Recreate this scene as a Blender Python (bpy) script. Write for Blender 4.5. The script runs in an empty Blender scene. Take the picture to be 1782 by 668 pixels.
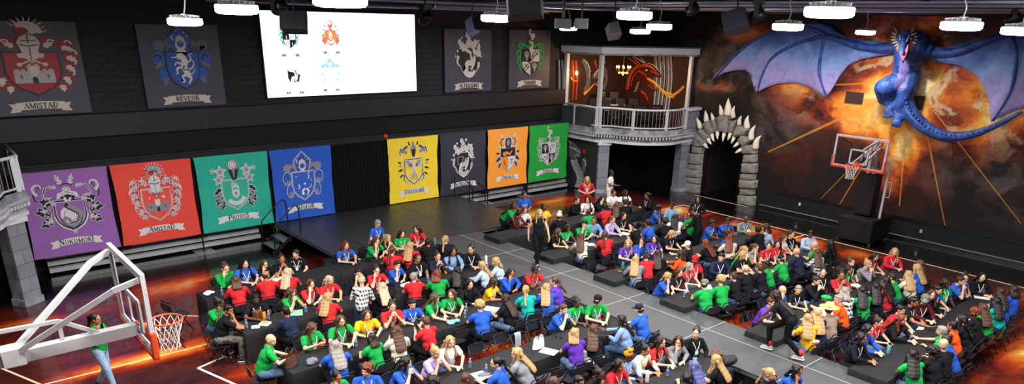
import bpy, bmesh, math, random
import numpy as np
from mathutils import Vector, Matrix
from mathutils.bvhtree import BVHTree
random.seed(7)
PI = math.pi
sc = bpy.context.scene
COL = sc.collection
# ---------------------------------------------------------------- camera model (solved from the room's lines)
FPX, CX, CY = 1246.356, 904.338, 528.309
CAMR = np.array([[0.76005375, -0.64942889, 0.02367286],
                 [-0.22185786, -0.29354404, -0.9298446],
                 [0.61081698, 0.70147987, -0.36719015]])   # rows: camera right, down, forward in world axes
EYE = np.array([0.0, 0.0, 7.4])
def ray(px, py):
    return CAMR.T @ np.array([(px - CX) / FPX, (py - CY) / FPX, 1.0])
def onz(px, py, z):
    d = ray(px, py); P = EYE + d * (z - EYE[2]) / d[2]; return (float(P[0]), float(P[1]), float(P[2]))
def onx(px, py, x):
    d = ray(px, py); P = EYE + d * x / d[0]; return (float(P[0]), float(P[1]), float(P[2]))
def ony(px, py, y):
    d = ray(px, py); P = EYE + d * y / d[1]; return (float(P[0]), float(P[1]), float(P[2]))
cam_d = bpy.data.cameras.new('camera'); cam = bpy.data.objects.new('camera', cam_d); COL.objects.link(cam)
cam_d.sensor_width = 36; cam_d.lens = FPX / 1782 * 36; cam_d.clip_end = 200
cam_d.shift_x = (891 - CX) / 1782; cam_d.shift_y = (CY - 334) / 1782
M = Matrix.Identity(4)
for i in range(3):
    M[i][0] = CAMR[0][i]; M[i][1] = -CAMR[1][i]; M[i][2] = -CAMR[2][i]; M[i][3] = EYE[i]
cam.matrix_world = M
sc.camera = cam
sc.view_settings.view_transform = 'Standard'; sc.view_settings.look = 'None'
sc.view_settings.gamma = 1; sc.view_settings.use_curve_mapping = False
sc.view_settings.exposure = 0.25
sc.cycles.use_denoising = True
sc.cycles.max_bounces = 5; sc.cycles.diffuse_bounces = 2; sc.cycles.glossy_bounces = 3
sc.cycles.transmission_bounces = 4; sc.cycles.transparent_max_bounces = 8
sc.cycles.sample_clamp_indirect = 3.0; sc.cycles.caustics_reflective = False; sc.cycles.caustics_refractive = False
w = bpy.data.worlds.new('world'); sc.world = w; w.use_nodes = True
w.node_tree.nodes['Background'].inputs[0].default_value = (0.5, 0.52, 0.6, 1)
w.node_tree.nodes['Background'].inputs[1].default_value = 0.02

def lin(c):
    if isinstance(c, str):
        c = c.lstrip('#'); c = [int(c[i:i + 2], 16) / 255 for i in (0, 2, 4)]
    return tuple((x / 12.92 if x <= .04045 else ((x + .055) / 1.055) ** 2.4) for x in c[:3]) + (1.0,)

# ---------------------------------------------------------------- node material helpers
class NT:
    def __init__(s, name):
        s.m = bpy.data.materials.new(name); s.m.use_nodes = True
        s.t = s.m.node_tree; s.b = s.t.nodes['Principled BSDF']
    def n(s, typ, **kw):
        nd = s.t.nodes.new(typ)
        for k, v in kw.items(): setattr(nd, k, v)
        return nd
    def l(s, a, b): s.t.links.new(a, b)
    def math(s, op, a, b=None, c=None, clamp=False):
        nd = s.n('ShaderNodeMath', operation=op); nd.use_clamp = clamp
        for i, v in enumerate((a, b, c)):
            if v is None: continue
            if isinstance(v, (int, float)): nd.inputs[i].default_value = v
            else: s.l(v, nd.inputs[i])
        return nd.outputs[0]
    def noise(s, vec, scale, detail=4, rough=.55, dist=0.0):
        nd = s.n('ShaderNodeTexNoise'); nd.inputs['Scale'].default_value = scale
        nd.inputs['Detail'].default_value = detail; nd.inputs['Roughness'].default_value = rough
        nd.inputs['Distortion'].default_value = dist
        if vec is not None: s.l(vec, nd.inputs['Vector'])
        return nd.outputs['Fac'], nd.outputs['Color']
    def ramp(s, fac, stops):
        nd = s.n('ShaderNodeValToRGB'); cr = nd.color_ramp
        while len(cr.elements) < len(stops): cr.elements.new(.5)
        for e, (p, c) in zip(cr.elements, stops): e.position = p; e.color = c if len(c) == 4 else tuple(c) + (1,)
        s.l(fac, nd.inputs[0]); return nd.outputs[0]
    def mix(s, fac, a, b, bt='MIX'):
        nd = s.n('ShaderNodeMix', data_type='RGBA', blend_type=bt)
        for sock, v in ((nd.inputs[0], fac), (nd.inputs[6], a), (nd.inputs[7], b)):
            if isinstance(v, (int, float)): sock.default_value = v
            elif isinstance(v, tuple): sock.default_value = v
            else: s.l(v, sock)
        return nd.outputs[2]
    def pos(s):
        return s.n('ShaderNodeNewGeometry').outputs['Position']
    def obj(s):
        return s.n('ShaderNodeTexCoord').outputs['Object']
    def sep(s, v):
        nd = s.n('ShaderNodeSeparateXYZ'); s.l(v, nd.inputs[0]); return nd.outputs
    def comb(s, x, y, z):
        nd = s.n('ShaderNodeCombineXYZ')
        for i, v in enumerate((x, y, z)):
            if isinstance(v, (int, float)): nd.inputs[i].default_value = v
            else: s.l(v, nd.inputs[i])
        return nd.outputs[0]
    def bump(s, h, strength=.3, dist=.01):
        nd = s.n('ShaderNodeBump'); nd.inputs['Strength'].default_value = strength; nd.inputs['Distance'].default_value = dist
        s.l(h, nd.inputs['Height']); s.l(nd.outputs[0], s.b.inputs['Normal'])
    def set(s, col=None, rough=None, metal=None, spec=None, emit=None, estr=None):
        if col is not None:
            if isinstance(col, tuple): s.b.inputs['Base Color'].default_value = col
            else: s.l(col, s.b.inputs['Base Color'])
        if rough is not None:
            if isinstance(rough, (int, float)): s.b.inputs['Roughness'].default_value = rough
            else: s.l(rough, s.b.inputs['Roughness'])
        if metal is not None: s.b.inputs['Metallic'].default_value = metal
        if spec is not None: s.b.inputs['Specular IOR Level'].default_value = spec
        if emit is not None:
            if isinstance(emit, tuple): s.b.inputs['Emission Color'].default_value = emit
            else: s.l(emit, s.b.inputs['Emission Color'])
            s.b.inputs['Emission Strength'].default_value = estr
        return s.m
_mc = {}
def mat(name, col, rough=.6, metal=0.0, spec=.5, var=.12, vs=6.0, emit=None, estr=1.0):
    """plain painted / moulded surface with a little procedural tone variation"""
    if name in _mc: return _mc[name]
    t = NT(name); c = lin(col)
    f, _ = t.noise(t.obj(), vs, 3)
    a = tuple(min(1, x * (1 - var)) for x in c[:3]) + (1,); b = tuple(min(1, x * (1 + var)) for x in c[:3]) + (1,)
    t.set(t.mix(f, a, b), rough, metal, spec)
    if emit is not None: t.set(emit=lin(emit), estr=estr)
    _mc[name] = t.m; return t.m

# ---------------------------------------------------------------- mesh builder
class MB:
    def __init__(s): s.v = []; s.f = []; s.mi = []; s.cur = 0
    def add(s, vs, fs):
        o = len(s.v); s.v += [tuple(map(float, p)) for p in vs]
        s.f += [tuple(i + o for i in f) for f in fs]; s.mi += [s.cur] * len(fs); return o
    def box(s, c, d, rot=None):
        x, y, z = d[0] / 2, d[1] / 2, d[2] / 2
        P = [Vector((sx * x, sy * y, sz * z)) for sx in (-1, 1) for sy in (-1, 1) for sz in (-1, 1)]
        if rot is not None: P = [rot @ p for p in P]
        P = [p + Vector(c) for p in P]
        s.add(P, [(0, 1, 3, 2), (4, 6, 7, 5), (0, 4, 5, 1), (2, 3, 7, 6), (0, 2, 6, 4), (1, 5, 7, 3)])
    def bb(s, x0, x1, y0, y1, z0, z1): s.box(((x0 + x1) / 2, (y0 + y1) / 2, (z0 + z1) / 2), (abs(x1 - x0), abs(y1 - y0), abs(z1 - z0)))
    def bar(s, p0, p1, wd, ht, up=(0, 0, 1)):
        p0, p1 = Vector(p0), Vector(p1); d = p1 - p0; L = d.length; d.normalize()
        u = Vector(up); sd = d.cross(u)
        if sd.length < 1e-4: sd = d.cross(Vector((0, 1, 0)))
        sd.normalize(); u = sd.cross(d)
        R = Matrix((sd, d, u)).transposed()
        s.box((p0 + p1) / 2, (wd, L, ht), R)
    def tube(s, pts, r, n=8, caps=True, closed=False):
        pts = [Vector(p) for p in pts]; m = len(pts)
        rs = r if isinstance(r, (list, tuple)) else [r] * m
        ring = []; up = None
        for i, p in enumerate(pts):
            if closed: d = pts[(i + 1) % m] - pts[i - 1]
            else: d = pts[min(i + 1, m - 1)] - pts[max(i - 1, 0)]
            if d.length < 1e-9: d = Vector((0, 0, 1))
            d.normalize()
            if up is None:
                up = Vector((0, 0, 1)) if abs(d.z) < .9 else Vector((0, 1, 0))
            a = d.cross(up)
            if a.length < 1e-5: a = d.orthogonal()
            a.normalize(); b = a.cross(d).normalized(); up = b
            ring.append([p + (a * math.cos(2 * PI * k / n) + b * math.sin(2 * PI * k / n)) * rs[i] for k in range(n)])
        V = [q for rr in ring for q in rr]; F = []
        for i in range(m if closed else m - 1):
            j = (i + 1) % m
            for k in range(n):
                F.append((i * n + k, i * n + (k + 1) % n, j * n + (k + 1) % n, j * n + k))
        if caps and not closed:
            F.append(tuple(range(n))[::-1]); F.append(tuple((m - 1) * n + k for k in range(n)))
        s.add(V, F)
    def lathe(s, prof, c=(0, 0, 0), n=16, rot=None, cap=True):
        V = []
        for (r, z) in prof:
            for k in range(n):
                p = Vector((r * math.cos(2 * PI * k / n), r * math.sin(2 * PI * k / n), z))
                if rot is not None: p = rot @ p
                V.append(p + Vector(c))
        F = [(i * n + k, i * n + (k + 1) % n, (i + 1) * n + (k + 1) % n, (i + 1) * n + k) for i in range(len(prof) - 1) for k in range(n)]
        if cap:
            F.append(tuple(range(n))[::-1]); F.append(tuple((len(prof) - 1) * n + k for k in range(n)))
        s.add(V, F)
    def ell(s, c, r, rot=None, n=14, m=9):
        V = []; F = []
        for i in range(m + 1):
            th = PI * i / m
            for k in range(n):
                ph = 2 * PI * k / n
                p = Vector((r[0] * math.sin(th) * math.cos(ph), r[1] * math.sin(th) * math.sin(ph), r[2] * math.cos(th)))
                if rot is not None: p = rot @ p
                V.append(p + Vector(c))
        for i in range(m):
            for k in range(n): F.append((i * n + k, (i + 1) * n + k, (i + 1) * n + (k + 1) % n, i * n + (k + 1) % n))
        s.add(V, F)
    def cap(s, p0, p1, r0, r1, n=12, flat0=False, flat1=False):
        p0, p1 = Vector(p0), Vector(p1); d = (p1 - p0)
        if d.length < 1e-6: s.ell(p0, (r0, r0, r0)); return
        L = d.length; R = d.to_track_quat('Z', 'Y').to_matrix(); prof = []
        if not flat0: prof += [(max(r0 * math.cos(a), 1e-4), r0 * math.sin(a)) for a in (-PI / 2, -PI / 3, -PI / 6)]
        prof += [(r0, 0), (r1, L)]
        if not flat1: prof += [(max(r1 * math.cos(a), 1e-4), L + r1 * math.sin(a)) for a in (PI / 6, PI / 3, PI / 2)]
        s.lathe(prof, p0, n, R)
    def prism(s, pts, z0, z1, f=None):
        """polygon in 2D extruded; f maps (u,v,w)->world"""
        f = f or (lambda u, v, w_: (u, v, w_)); n = len(pts)
        V = [f(u, v, z0) for u, v in pts] + [f(u, v, z1) for u, v in pts]
        F = [tuple(range(n))[::-1], tuple(range(n, 2 * n))] + [(i, (i + 1) % n, n + (i + 1) % n, n + i) for i in range(n)]
        s.add(V, F)
    def grid(s, nu, nv, f):
        V = [f(i / nu, j / nv) for j in range(nv + 1) for i in range(nu + 1)]
        F = [(j * (nu + 1) + i, j * (nu + 1) + i + 1, (j + 1) * (nu + 1) + i + 1, (j + 1) * (nu + 1) + i) for j in range(nv) for i in range(nu)]
        s.add(V, F)
    def mesh(s, name, mats=None, smooth=False):
        me = bpy.data.meshes.new(name); me.from_pydata(s.v, [], s.f)
        if mats:
            for m_ in (mats if isinstance(mats, (list, tuple)) else [mats]): me.materials.append(m_)
            if len(me.materials) > 1: me.polygons.foreach_set('material_index', s.mi)
        if smooth: me.polygons.foreach_set('use_smooth', [True] * len(me.polygons))
        me.update()
        if smooth == 'auto': 
            try: me.set_sharp_from_angle(angle=math.radians(40))
            except Exception: pass
        return me
    def build(s, name, mats, parent=None, smooth=False, loc=None, rz=None):
        return obj(name, s.mesh(name, mats, smooth), parent, loc, rz)
def obj(name, me, parent=None, loc=None, rz=None):
    o = bpy.data.objects.new(name, me); COL.objects.link(o)
    if parent is not None: o.parent = parent
    if loc is not None: o.location = loc
    if rz is not None: o.rotation_euler = (0, 0, rz)
    return o
def bevel(o, wd=.01, seg=2):
    m_ = o.modifiers.new('bevel', 'BEVEL'); m_.width = wd; m_.segments = seg; m_.limit_method = 'ANGLE'; return o
def thing(name, label, cat, loc=(0, 0, 0), rz=0, group=None):
    o = bpy.data.objects.new(name, None); COL.objects.link(o); o.empty_display_size = .1
    o.location = loc; o.rotation_euler = (0, 0, rz); tag(o, label, cat, group); return o
def tag(o, label, cat, group=None, kind=None):
    o['label'] = label; o['category'] = cat
    if group: o['group'] = group
    if kind: o['kind'] = kind
    return o
def struct(o, label=None, cat=None):
    o['kind'] = 'structure'
    if label: o['label'] = label
    if cat: o['category'] = cat
    return o
def copy_tree(o, parent=None):
    c = o.copy(); COL.objects.link(c); c.parent = parent
    for ch in list(o.children): copy_tree(ch, c)
    return c
def crom(pts, k=6, closed=False):
    """Catmull-Rom through points (any dimension)"""
    P = [np.array(p, float) for p in pts]; n = len(P); out = []
    rng = range(n if closed else n - 1)
    for i in rng:
        if closed: p0, p1, p2, p3 = P[i - 1], P[i], P[(i + 1) % n], P[(i + 2) % n]
        else: p0, p1, p2, p3 = P[max(i - 1, 0)], P[i], P[i + 1], P[min(i + 2, n - 1)]
        for j in range(k):
            t = j / k
            out.append(tuple(.5 * ((2 * p1) + (-p0 + p2) * t + (2 * p0 - 5 * p1 + 4 * p2 - p3) * t * t + (-p0 + 3 * p1 - 3 * p2 + p3) * t ** 3)))
    if not closed: out.append(tuple(P[-1]))
    return out
TMP = bpy.data.scenes.new('workshop')      # an empty side scene in which single pieces are fused
def remesh(mb, voxel, name, smooth=3, factor=.5):
    me = mb.mesh(name + '_raw'); o = bpy.data.objects.new(name, me); TMP.collection.objects.link(o)
    r = o.modifiers.new('r', 'REMESH'); r.mode = 'VOXEL'; r.voxel_size = voxel; r.adaptivity = 0
    if smooth:
        s_ = o.modifiers.new('s', 'SMOOTH'); s_.iterations = smooth; s_.factor = factor
    TMP.view_layers[0].update(); dg = TMP.view_layers[0].depsgraph
    out = bpy.data.meshes.new_from_object(o.evaluated_get(dg)); out.name = name
    bpy.data.objects.remove(o); bpy.data.meshes.remove(me)
    out.polygons.foreach_set('use_smooth', [True] * len(out.polygons)); out.materials.clear()
    return out
# ---------------------------------------------------------------- 2D art: letters, crests
def ribbon(pts, w0, w1=None, wm=None):
    """tapered stroke outline polygon"""
    P = [np.array(p, float)[:2] for p in pts]; n = len(P); L = []; R = []
    for i in range(n):
        d = P[min(i + 1, n - 1)] - P[max(i - 1, 0)]; d = d / (np.hypot(*d) + 1e-9); nn = np.array([-d[1], d[0]])
        t = i / (n - 1); e = w0 if w1 is None else w0 + (w1 - w0) * t
        if wm is not None: e = (w0 if w1 is None else e) + (wm - (w0 + (w1 if w1 is not None else w0)) / 2) * math.sin(PI * t)
        L.append(tuple(P[i] + nn * e / 2)); R.append(tuple(P[i] - nn * e / 2))
    return L + R[::-1]
TK, TN = .17, .075
GL = {
 'A': (.84, [([(.08, 0), (.42, 1)], TN), ([(.42, 1), (.76, 0)], TK), ([(.2, .34), (.62, .34)], TN)], [(.08, 0), (.76, 0)]),
 'B': (.72, [([(.16, 0), (.16, 1)], TK), (('c', [(.16, .97), (.5, .95), (.58, .76), (.48, .56), (.16, .53)]), .11), (('c', [(.16, .53), (.56, .5), (.66, .27), (.54, .05), (.16, .03)]), .13)], []),
 'D': (.82, [([(.16, 0), (.16, 1)], TK), (('c', [(.16, .97), (.52, .93), (.74, .5), (.52, .07), (.16, .03)]), .13)], []),
 'E': (.68, [([(.16, 0), (.16, 1)], TK), ([(.1, .965), (.6, .965)], TN), ([(.16, .52), (.48, .52)], TN), ([(.1, .035), (.64, .035)], TN), ([(.58, .96), (.58, .8)], TN), ([(.62, .04), (.62, .22)], TN), ([(.48, .62), (.48, .42)], TN)], []),
 'I': (.34, [([(.17, 0), (.17, 1)], TK)], [(.17, 0), (.17, 1)]),
 'K': (.82, [([(.16, 0), (.16, 1)], TK), ([(.2, .42), (.66, 1)], TN), ([(.34, .58), (.74, 0)], TK)], [(.16, 0), (.16, 1), (.66, 1), (.74, 0)]),
 'L': (.64, [([(.16, 0), (.16, 1)], TK), ([(.1, .035), (.58, .035)], TN), ([(.57, .04), (.57, .26)], TN)], [(.16, 1)]),
 'M': (1.02, [([(.12, 0), (.14, 1)], TN), ([(.14, 1), (.5, .06)], TK), ([(.5, .06), (.86, 1)], TN), ([(.86, 1), (.88, 0)], TK)], [(.12, 0), (.88, 0), (.1, 1), (.9, 1)]),
 'N': (.86, [([(.14, 0), (.14, 1)], TN), ([(.12, 1), (.72, 0)], TK), ([(.72, 0), (.72, 1)], TN)], [(.14, 0), (.72, 1), (.08, 1)]),
 'O': (.88, [(('o', (.44, .5, .34, .46)), .13)], []),
 'P': (.7, [([(.16, 0), (.16, 1)], TK), (('c', [(.16, .97), (.52, .95), (.62, .72), (.5, .5), (.16, .46)]), .12)], [(.16, 0)]),
 'R': (.8, [([(.16, 0), (.16, 1)], TK), (('c', [(.16, .97), (.5, .95), (.6, .74), (.48, .54), (.16, .5)]), .12), ([(.36, .5), (.72, 0)], TK)], [(.16, 0), (.72, 0)]),
 'S': (.64, [(('c', [(.54, .78), (.46, .95), (.24, .95), (.12, .76), (.24, .58), (.44, .44), (.52, .26), (.38, .05), (.18, .05), (.09, .24)]), .13)], []),
 'T': (.74, [([(.37, 0), (.37, 1)], TK), ([(.06, .965), (.68, .965)], TN), ([(.08, .96), (.06, .76)], TN), ([(.66, .96), (.68, .76)], TN)], [(.37, 0)]),
 'U': (.86, [(('c', [(.18, 1), (.18, .4), (.28, .06), (.56, .06), (.66, .4), (.66, 1)]), .12)], [(.18, 1), (.66, 1)]),
 'V': (.84, [([(.08, 1), (.42, 0)], TK), ([(.42, 0), (.76, 1)], TN)], [(.08, 1), (.76, 1)]),
}
def text_polys(word, h, cx=0, cy=0, bigfirst=False, gap=.07):
    """returns polygons of a serif word centred at cx,cy with cap height h"""
    items = []; x = 0
    for i, ch in enumerate(word):
        s_ = 1.25 if (bigfirst and (i == 0 or i == len(word) - 1)) else 1.0
        acc = ch == 'Ê'; g = GL.get('E' if acc else ch)
        if g is None: x += .4; continue
        wd, st, sf = g
        for pts, tw in st:
            if isinstance(pts, tuple) and pts[0] == 'c': q = crom(pts[1], 3)
            elif isinstance(pts, tuple) and pts[0] == 'o':
                a, b, rx, ry = pts[1]; q = [(a + rx * math.cos(t * PI / 8), b + ry * math.sin(t * PI / 8)) for t in range(17)]
            else: q = pts
            items.append([(x + px * s_, py * s_) for px, py in ribbon(q, tw)])
        for (sx, sy) in sf:
            yy = sy - .03 if sy > .5 else sy + .03
            items.append([(x + (sx - .13) * s_, (yy - .032) * s_), (x + (sx + .13) * s_, (yy - .032) * s_), (x + (sx + .13) * s_, (yy + .032) * s_), (x + (sx - .13) * s_, (yy + .032) * s_)])
        if acc: items += [[(x + a, 1.08 + b) for a, b in p] for p in (ribbon([(.16, 0), (.34, .2)], .08), ribbon([(.34, .2), (.52, 0)], .08))]
        x += (wd + gap) * s_
    x -= gap
    return [[(cx + (px - x / 2) * h, cy + (py - .5) * h) for px, py in it] for it in items], x * h

def mir(polys): return polys + [[(-x, y) for x, y in p][::-1] for p in polys]
def circ(cx, cy, rx, ry=None, n=14, a0=0, a1=2 * PI):
    ry = ry or rx
    return [(cx + rx * math.cos(a0 + (a1 - a0) * i / n), cy + ry * math.sin(a0 + (a1 - a0) * i / n)) for i in range(n if a1 - a0 > 6.2 else n + 1)]
def star(cx, cy, r, k=5, r2=.42):
    return [(cx + (r if i % 2 == 0 else r * r2) * math.sin(PI * i / k), cy + (r if i % 2 == 0 else r * r2) * math.cos(PI * i / k)) for i in range(2 * k)]
def curl(cx, cy, r, a0, sweep, w0, w1):
    n = 14; return ribbon([(cx + r * (1 - .72 * i / n) * math.cos(a0 + sweep * i / n), cy + r * (1 - .72 * i / n) * math.sin(a0 + sweep * i / n)) for i in range(n + 1)], w0, w1)
def leaf(x, y, ang, L, wd, k=0):
    """lobed leaf / flame tongue"""
    c, s_ = math.cos(ang), math.sin(ang)
    base = [(0, .12 * wd), (.25 * L, .5 * wd), (.42 * L, .28 * wd), (.62 * L, .46 * wd), (.7 * L, .2 * wd), (L, .05 * wd), (.7 * L, -.16 * wd), (.55 * L, -.42 * wd), (.38 * L, -.22 * wd), (.2 * L, -.46 * wd), (0, -.12 * wd)]
    return [(x + a * c - b * s_, y + a * s_ + b * c) for a, b in base]
def shield(s_=1.0, cx=0, cy=0):
    half = [(-.5, .42), (-.5, -.1), (-.44, -.3), (-.3, -.48), (-.12, -.58), (0, -.66)]
    return [(cx + s_ * x, cy + s_ * y) for x, y in half] + [(cx - s_ * x, cy + s_ * y) for x, y in half[::-1][1:]]
HELM = [(-.15, .82), (0, .9), (.15, .82), (.22, .68), (.17, .52), (.15, .42), (.24, .34), (.1, .3), (.04, .2), (0, .14), (-.04, .2), (-.1, .3), (-.24, .34), (-.15, .42), (-.17, .52), (-.22, .68)]
def helmet():
    return [('lt', [HELM], 5), ('dk', [[(-.17, .64), (0, .6), (.17, .64), (.17, .615), (0, .57), (-.17, .615)], ribbon([(0, .88), (0, .66)], .02), ribbon([(0, .56), (0, .2)], .014)], 6)]
def mantling(k1='c1', k2='lt', seed=0, n=5):
    """scrolling leaves down both sides of the shield"""
    r = random.Random(seed); A = []; B = []
    cs = [(.3, .62, .9, .34), (.62, .6, .35, .36), (.7, .36, -.1, .34), (.66, .12, -.4, .32), (.6, -.16, -.6, .34), (.5, -.38, -.9, .28)][:n + 1]
    for i, (x, y, a, L) in enumerate(cs):
        A.append(leaf(x - .1, y, a + r.uniform(-.15, .15), L, .3))
        A.append(curl(x + .06, y + .02, .15, a - 1.2, 4.2, .1, .03))
        B.append(leaf(x - .02, y - .05, a - .5 + r.uniform(-.2, .2), L * .72, .17))
        B.append(curl(x + .1, y + .06, .09, a - .6, 3.6, .045, .02))
    return [(k1, mir(A), 1), (k2, mir(B), 2)]
def scroll(word, dark='tx', y=-.98, w_=.62, bf=True, h=.13):
    body = [(-w_, y - .1), (-w_, y + .1), (0, y + .13), (w_, y + .1), (w_, y - .1), (0, y - .07)]
    tails = mir([[(-w_ - .16, y - .16), (-w_ - .08, y - .03), (-w_ - .16, y + .08), (-w_ + .1, y + .06), (-w_ + .1, y - .14)]])
    tp, tw = text_polys(word, h, 0, y + .015, bf)
    if tw > 2 * w_ * .92:
        f_ = 2 * w_ * .92 / tw; tp = [[(a * f_, b) for a, b in p] for p in tp]
    return [('sc', tails, 1), ('sc', [body], 2), (dark, tp, 3)]
def crest(kind):
    """list of (colour key, polygons, layer) in a frame about 2 wide by 2.4 tall"""
    out = []
    S1, S2 = shield(1.06), shield(1.0)
    if kind == 'amistad':
        out += mantling('c1', 'lt', 1)
        fan = [leaf(.02, .93, a, .42, .12) for a in np.linspace(.1, 2.5, 9)]
        out += [('lt', fan, 2), ('dk', [circ(.02 + .3 * math.cos(a), .93 + .3 * math.sin(a), .018) for a in np.linspace(.15, 2.4, 9)], 3), ('c1', [circ(-.08, .96, .13, .1), ribbon([(-.2, 1.1), (-.16, .96), (-.05, .88)], .06)], 3)]
        out += [('dk', [S1], 2), ('c2', [S2], 3)]
        cas = [(-.38, -.36), (-.38, -.04), (-.36, -.04), (-.36, 0), (-.28, 0), (-.28, -.04), (-.24, -.04), (-.24, 0), (-.16, 0), (-.16, -.05), (-.12, -.05), (-.12, .1), (-.09, .1), (-.09, .14), (-.03, .14), (-.03, .1), (.03, .1), (.03, .14), (.09, .14), (.09, .1), (.12, .1), (.12, -.05), (.16, -.05), (.16, 0), (.24, 0), (.24, -.04), (.28, -.04), (.28, 0), (.36, 0), (.36, -.04), (.38, -.04), (.38, -.36)]
        out += [('gr', [cas], 4), ('dk', [[(-.05, -.36), (-.05, -.24), (0, -.19), (.05, -.24), (.05, -.36)]] + [ribbon([(x, -.12), (x, -.26)], .012) for x in (-.25, .25)] + [ribbon([(x - .04, -.19), (x + .04, -.19)], .012) for x in (-.25, .25)], 5), ('lt', [[(-.09, .06), (.09, .06), (.09, -.12), (0, -.18), (-.09, -.12)]], 5)]
        keys = [ribbon([(-.22, .34), (.2, .14)], .035), ribbon([(.22, .34), (-.2, .14)], .035), circ(.24, .12, .05), circ(-.24, .12, .05), [(-.26, .38), (-.16, .42), (-.12, .3), (-.22, .28)], [(.26, .38), (.16, .42), (.12, .3), (.22, .28)]]
        out += [('lt', keys, 4)] + helmet() + [('c1', [[(-.15, .735), (.15, .735), (.13, .715), (-.13, .715)]], 5)]
    elif kind == 'reveur':
        pent = [(-.36, .86), (0, 1.18), (.36, .86), (.26, .4), (-.26, .4)]
        out += [('dk', [[(x * 1.08, (y - .75) * 1.08 + .75) for x, y in pent]], 1), ('c1', [pent], 2), ('lt', [star(.14, .98, .035), star(.24, .88, .045), star(-.1, 1.04, .03), star(.2, .7, .03), ribbon([(-.2, .93), (-.26, .84), (-.2, .75)], .02, .02, .06)], 3)]
        out += mantling('gr', 'gr', 3, 1)
        out += [('c2', mir([circ(.72, .22, .2, .24), circ(.62, -.28, .16, .26)]), 1), ('gr', mir([leaf(.62, .1, -.5, .34, .2), leaf(.55, -.3, -1.2, .3, .2), leaf(.55, .5, .5, .38, .22)]), 2), ('dk', mir([curl(.72, .24, .13, .3, 4, .03, .02)]), 3)]
        out += [('dk', [S1], 2), ('c2', [S2], 3)]
        uni = [ribbon(crom([(-.16, .28), (-.02, .3), (.06, .14), (.02, -.02), (.1, -.2), (.06, -.3)], 4), .16, .15, .2), ribbon([(-.36, .26), (-.12, .28)], .015, .05), ribbon(crom([(-.02, .06), (-.2, .12), (-.26, .02)], 4), .07, .03), ribbon(crom([(-.04, -.02), (-.22, -.06), (-.2, -.18), (-.28, -.22)], 4), .07, .03), ribbon(crom([(.04, -.24), (-.08, -.32), (-.02, -.44), (-.12, -.46)], 4), .09, .03), ribbon(crom([(.1, -.24), (.2, -.34), (.14, -.46), (.1, -.52)], 4), .09, .03)]
        uni += [ribbon(crom([(.1, .1), (.26, .2), (.22, .34), (.32, .38)], 4), .05, .02), ribbon(crom([(.1, -.1), (.28, -.04), (.34, .1), (.28, .2)], 4), .05, .02), ribbon(crom([(.08, -.2), (.26, -.22), (.36, -.08)], 4), .045, .02), circ(-.06, .3, .1, .07)]
        out += [('cr', uni, 4), ('c2', [circ(.03, -.05, .07)], 5), ('cr', [circ(.045, -.05, .045)], 6)]
        out += [('lt', [[(-.13, .84), (0, .92), (.13, .84), (.17, .6), (.1, .48), (.2, .42), (.12, .3), (0, .26), (-.12, .3), (-.2, .42), (-.1, .48), (-.17, .6)]], 3), ('c1', [circ(0, .66, .11, .1)], 4), ('lt', [ribbon([(x, .86), (x * 1.2, .7)], .018) for x in (-.09, -.045, 0, .045, .09)], 5)]
    elif kind == 'altruismo':
        knights = [leaf(-.1, .5, 1.2, .4, .35), leaf(.1, .52, .5, .55, .42), leaf(-.15, .45, 2.6, .5, .4), leaf(.2, .4, -.5, .6, .26), ribbon(crom([(-.55, .2), (-.62, -.05), (-.48, -.2)], 4), .12, .05), circ(-.5, .72, .1, .12), circ(-.38, .88, .05), circ(.3, .62, .12, .1), circ(.5, .55, .1, .14), leaf(.5, .45, -1.2, .35, .2), leaf(.52, -.05, -1.7, .3, .16), circ(-.7, .18, .04), circ(-.6, .38, .05), circ(-.1, .98, .1, .11), circ(.16, 1.0, .06), ribbon([(-.3, .5), (.1, .3), (.1, .1)], .16, .08)]
        out += [('lt', knights, 2), ('lt', [circ(0, .7, .16, .13), leaf(0, .7, 1.6, .32, .28)], 3), ('dk', [S1[:1] + S1[1:]], 1), ('dk', [[(-.36, .26), (.02, .26), (-.1, -.06), (-.34, -.06)]], 3)]
        sw = [ribbon(crom([(-.06, -.02), (-.16, -.12), (-.1, -.3), (-.22, -.42), (-.02, -.56), (.2, -.5), (.26, -.36)], 4), .09, .09, .22), ribbon(crom([(.02, -.3), (.2, -.1), (.28, .14), (.3, .22)], 4), .26, .03), ribbon(crom([(-.02, -.2), (.1, 0), (.14, .2)], 4), .2, .03), circ(-.06, -.02, .07, .06), circ(.0, -.5, .26, .09)]
        out += [('lt', sw, 4), ('dk', [[(-.06, -.2), (.1, -.18), (.08, -.36), (0, -.42), (-.06, -.34)]], 5), ('lt', [star(.02, -.28, .05, 4)], 6), ('lt', [ribbon(crom([(-.46, -.2), (-.36, -.42), (0, -.66)], 5), .03), ribbon(crom([(.46, -.2), (.36, -.42), (0, -.66)], 5), .03)], 3)]
    elif kind == 'isibindi':
        out += [('c1', mir([curl(.6, .5, .2, 2.5, -4.4, .1, .03), curl(.66, .2, .2, 2.2, -4.4, .1, .03), curl(.6, -.1, .2, 2, -4.4, .1, .03), curl(.5, -.34, .17, 1.8, -4.2, .09, .03), ribbon(crom([(.1, .5), (.4, .62), (.6, .5), (.7, .72)], 4), .14, .03), ribbon(crom([(.5, .5), (.56, .1), (.46, -.4)], 4), .16, .1)]), 1)]
        out += [('dk', [S1], 2), ('lt', [[(0, .42), (.5, .42), (.5, -.08), (0, -.08)], [(0, -.08), (0, -.66), (-.12, -.58), (-.3, -.48), (-.44, -.3), (-.5, -.08)]], 3), ('dk', [[(0, .42), (-.5, .42), (-.5, -.08), (0, -.08)], [(0, -.08), (0, -.66), (.12, -.58), (.3, -.48), (.44, -.3), (.5, -.08)]], 3)]
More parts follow.
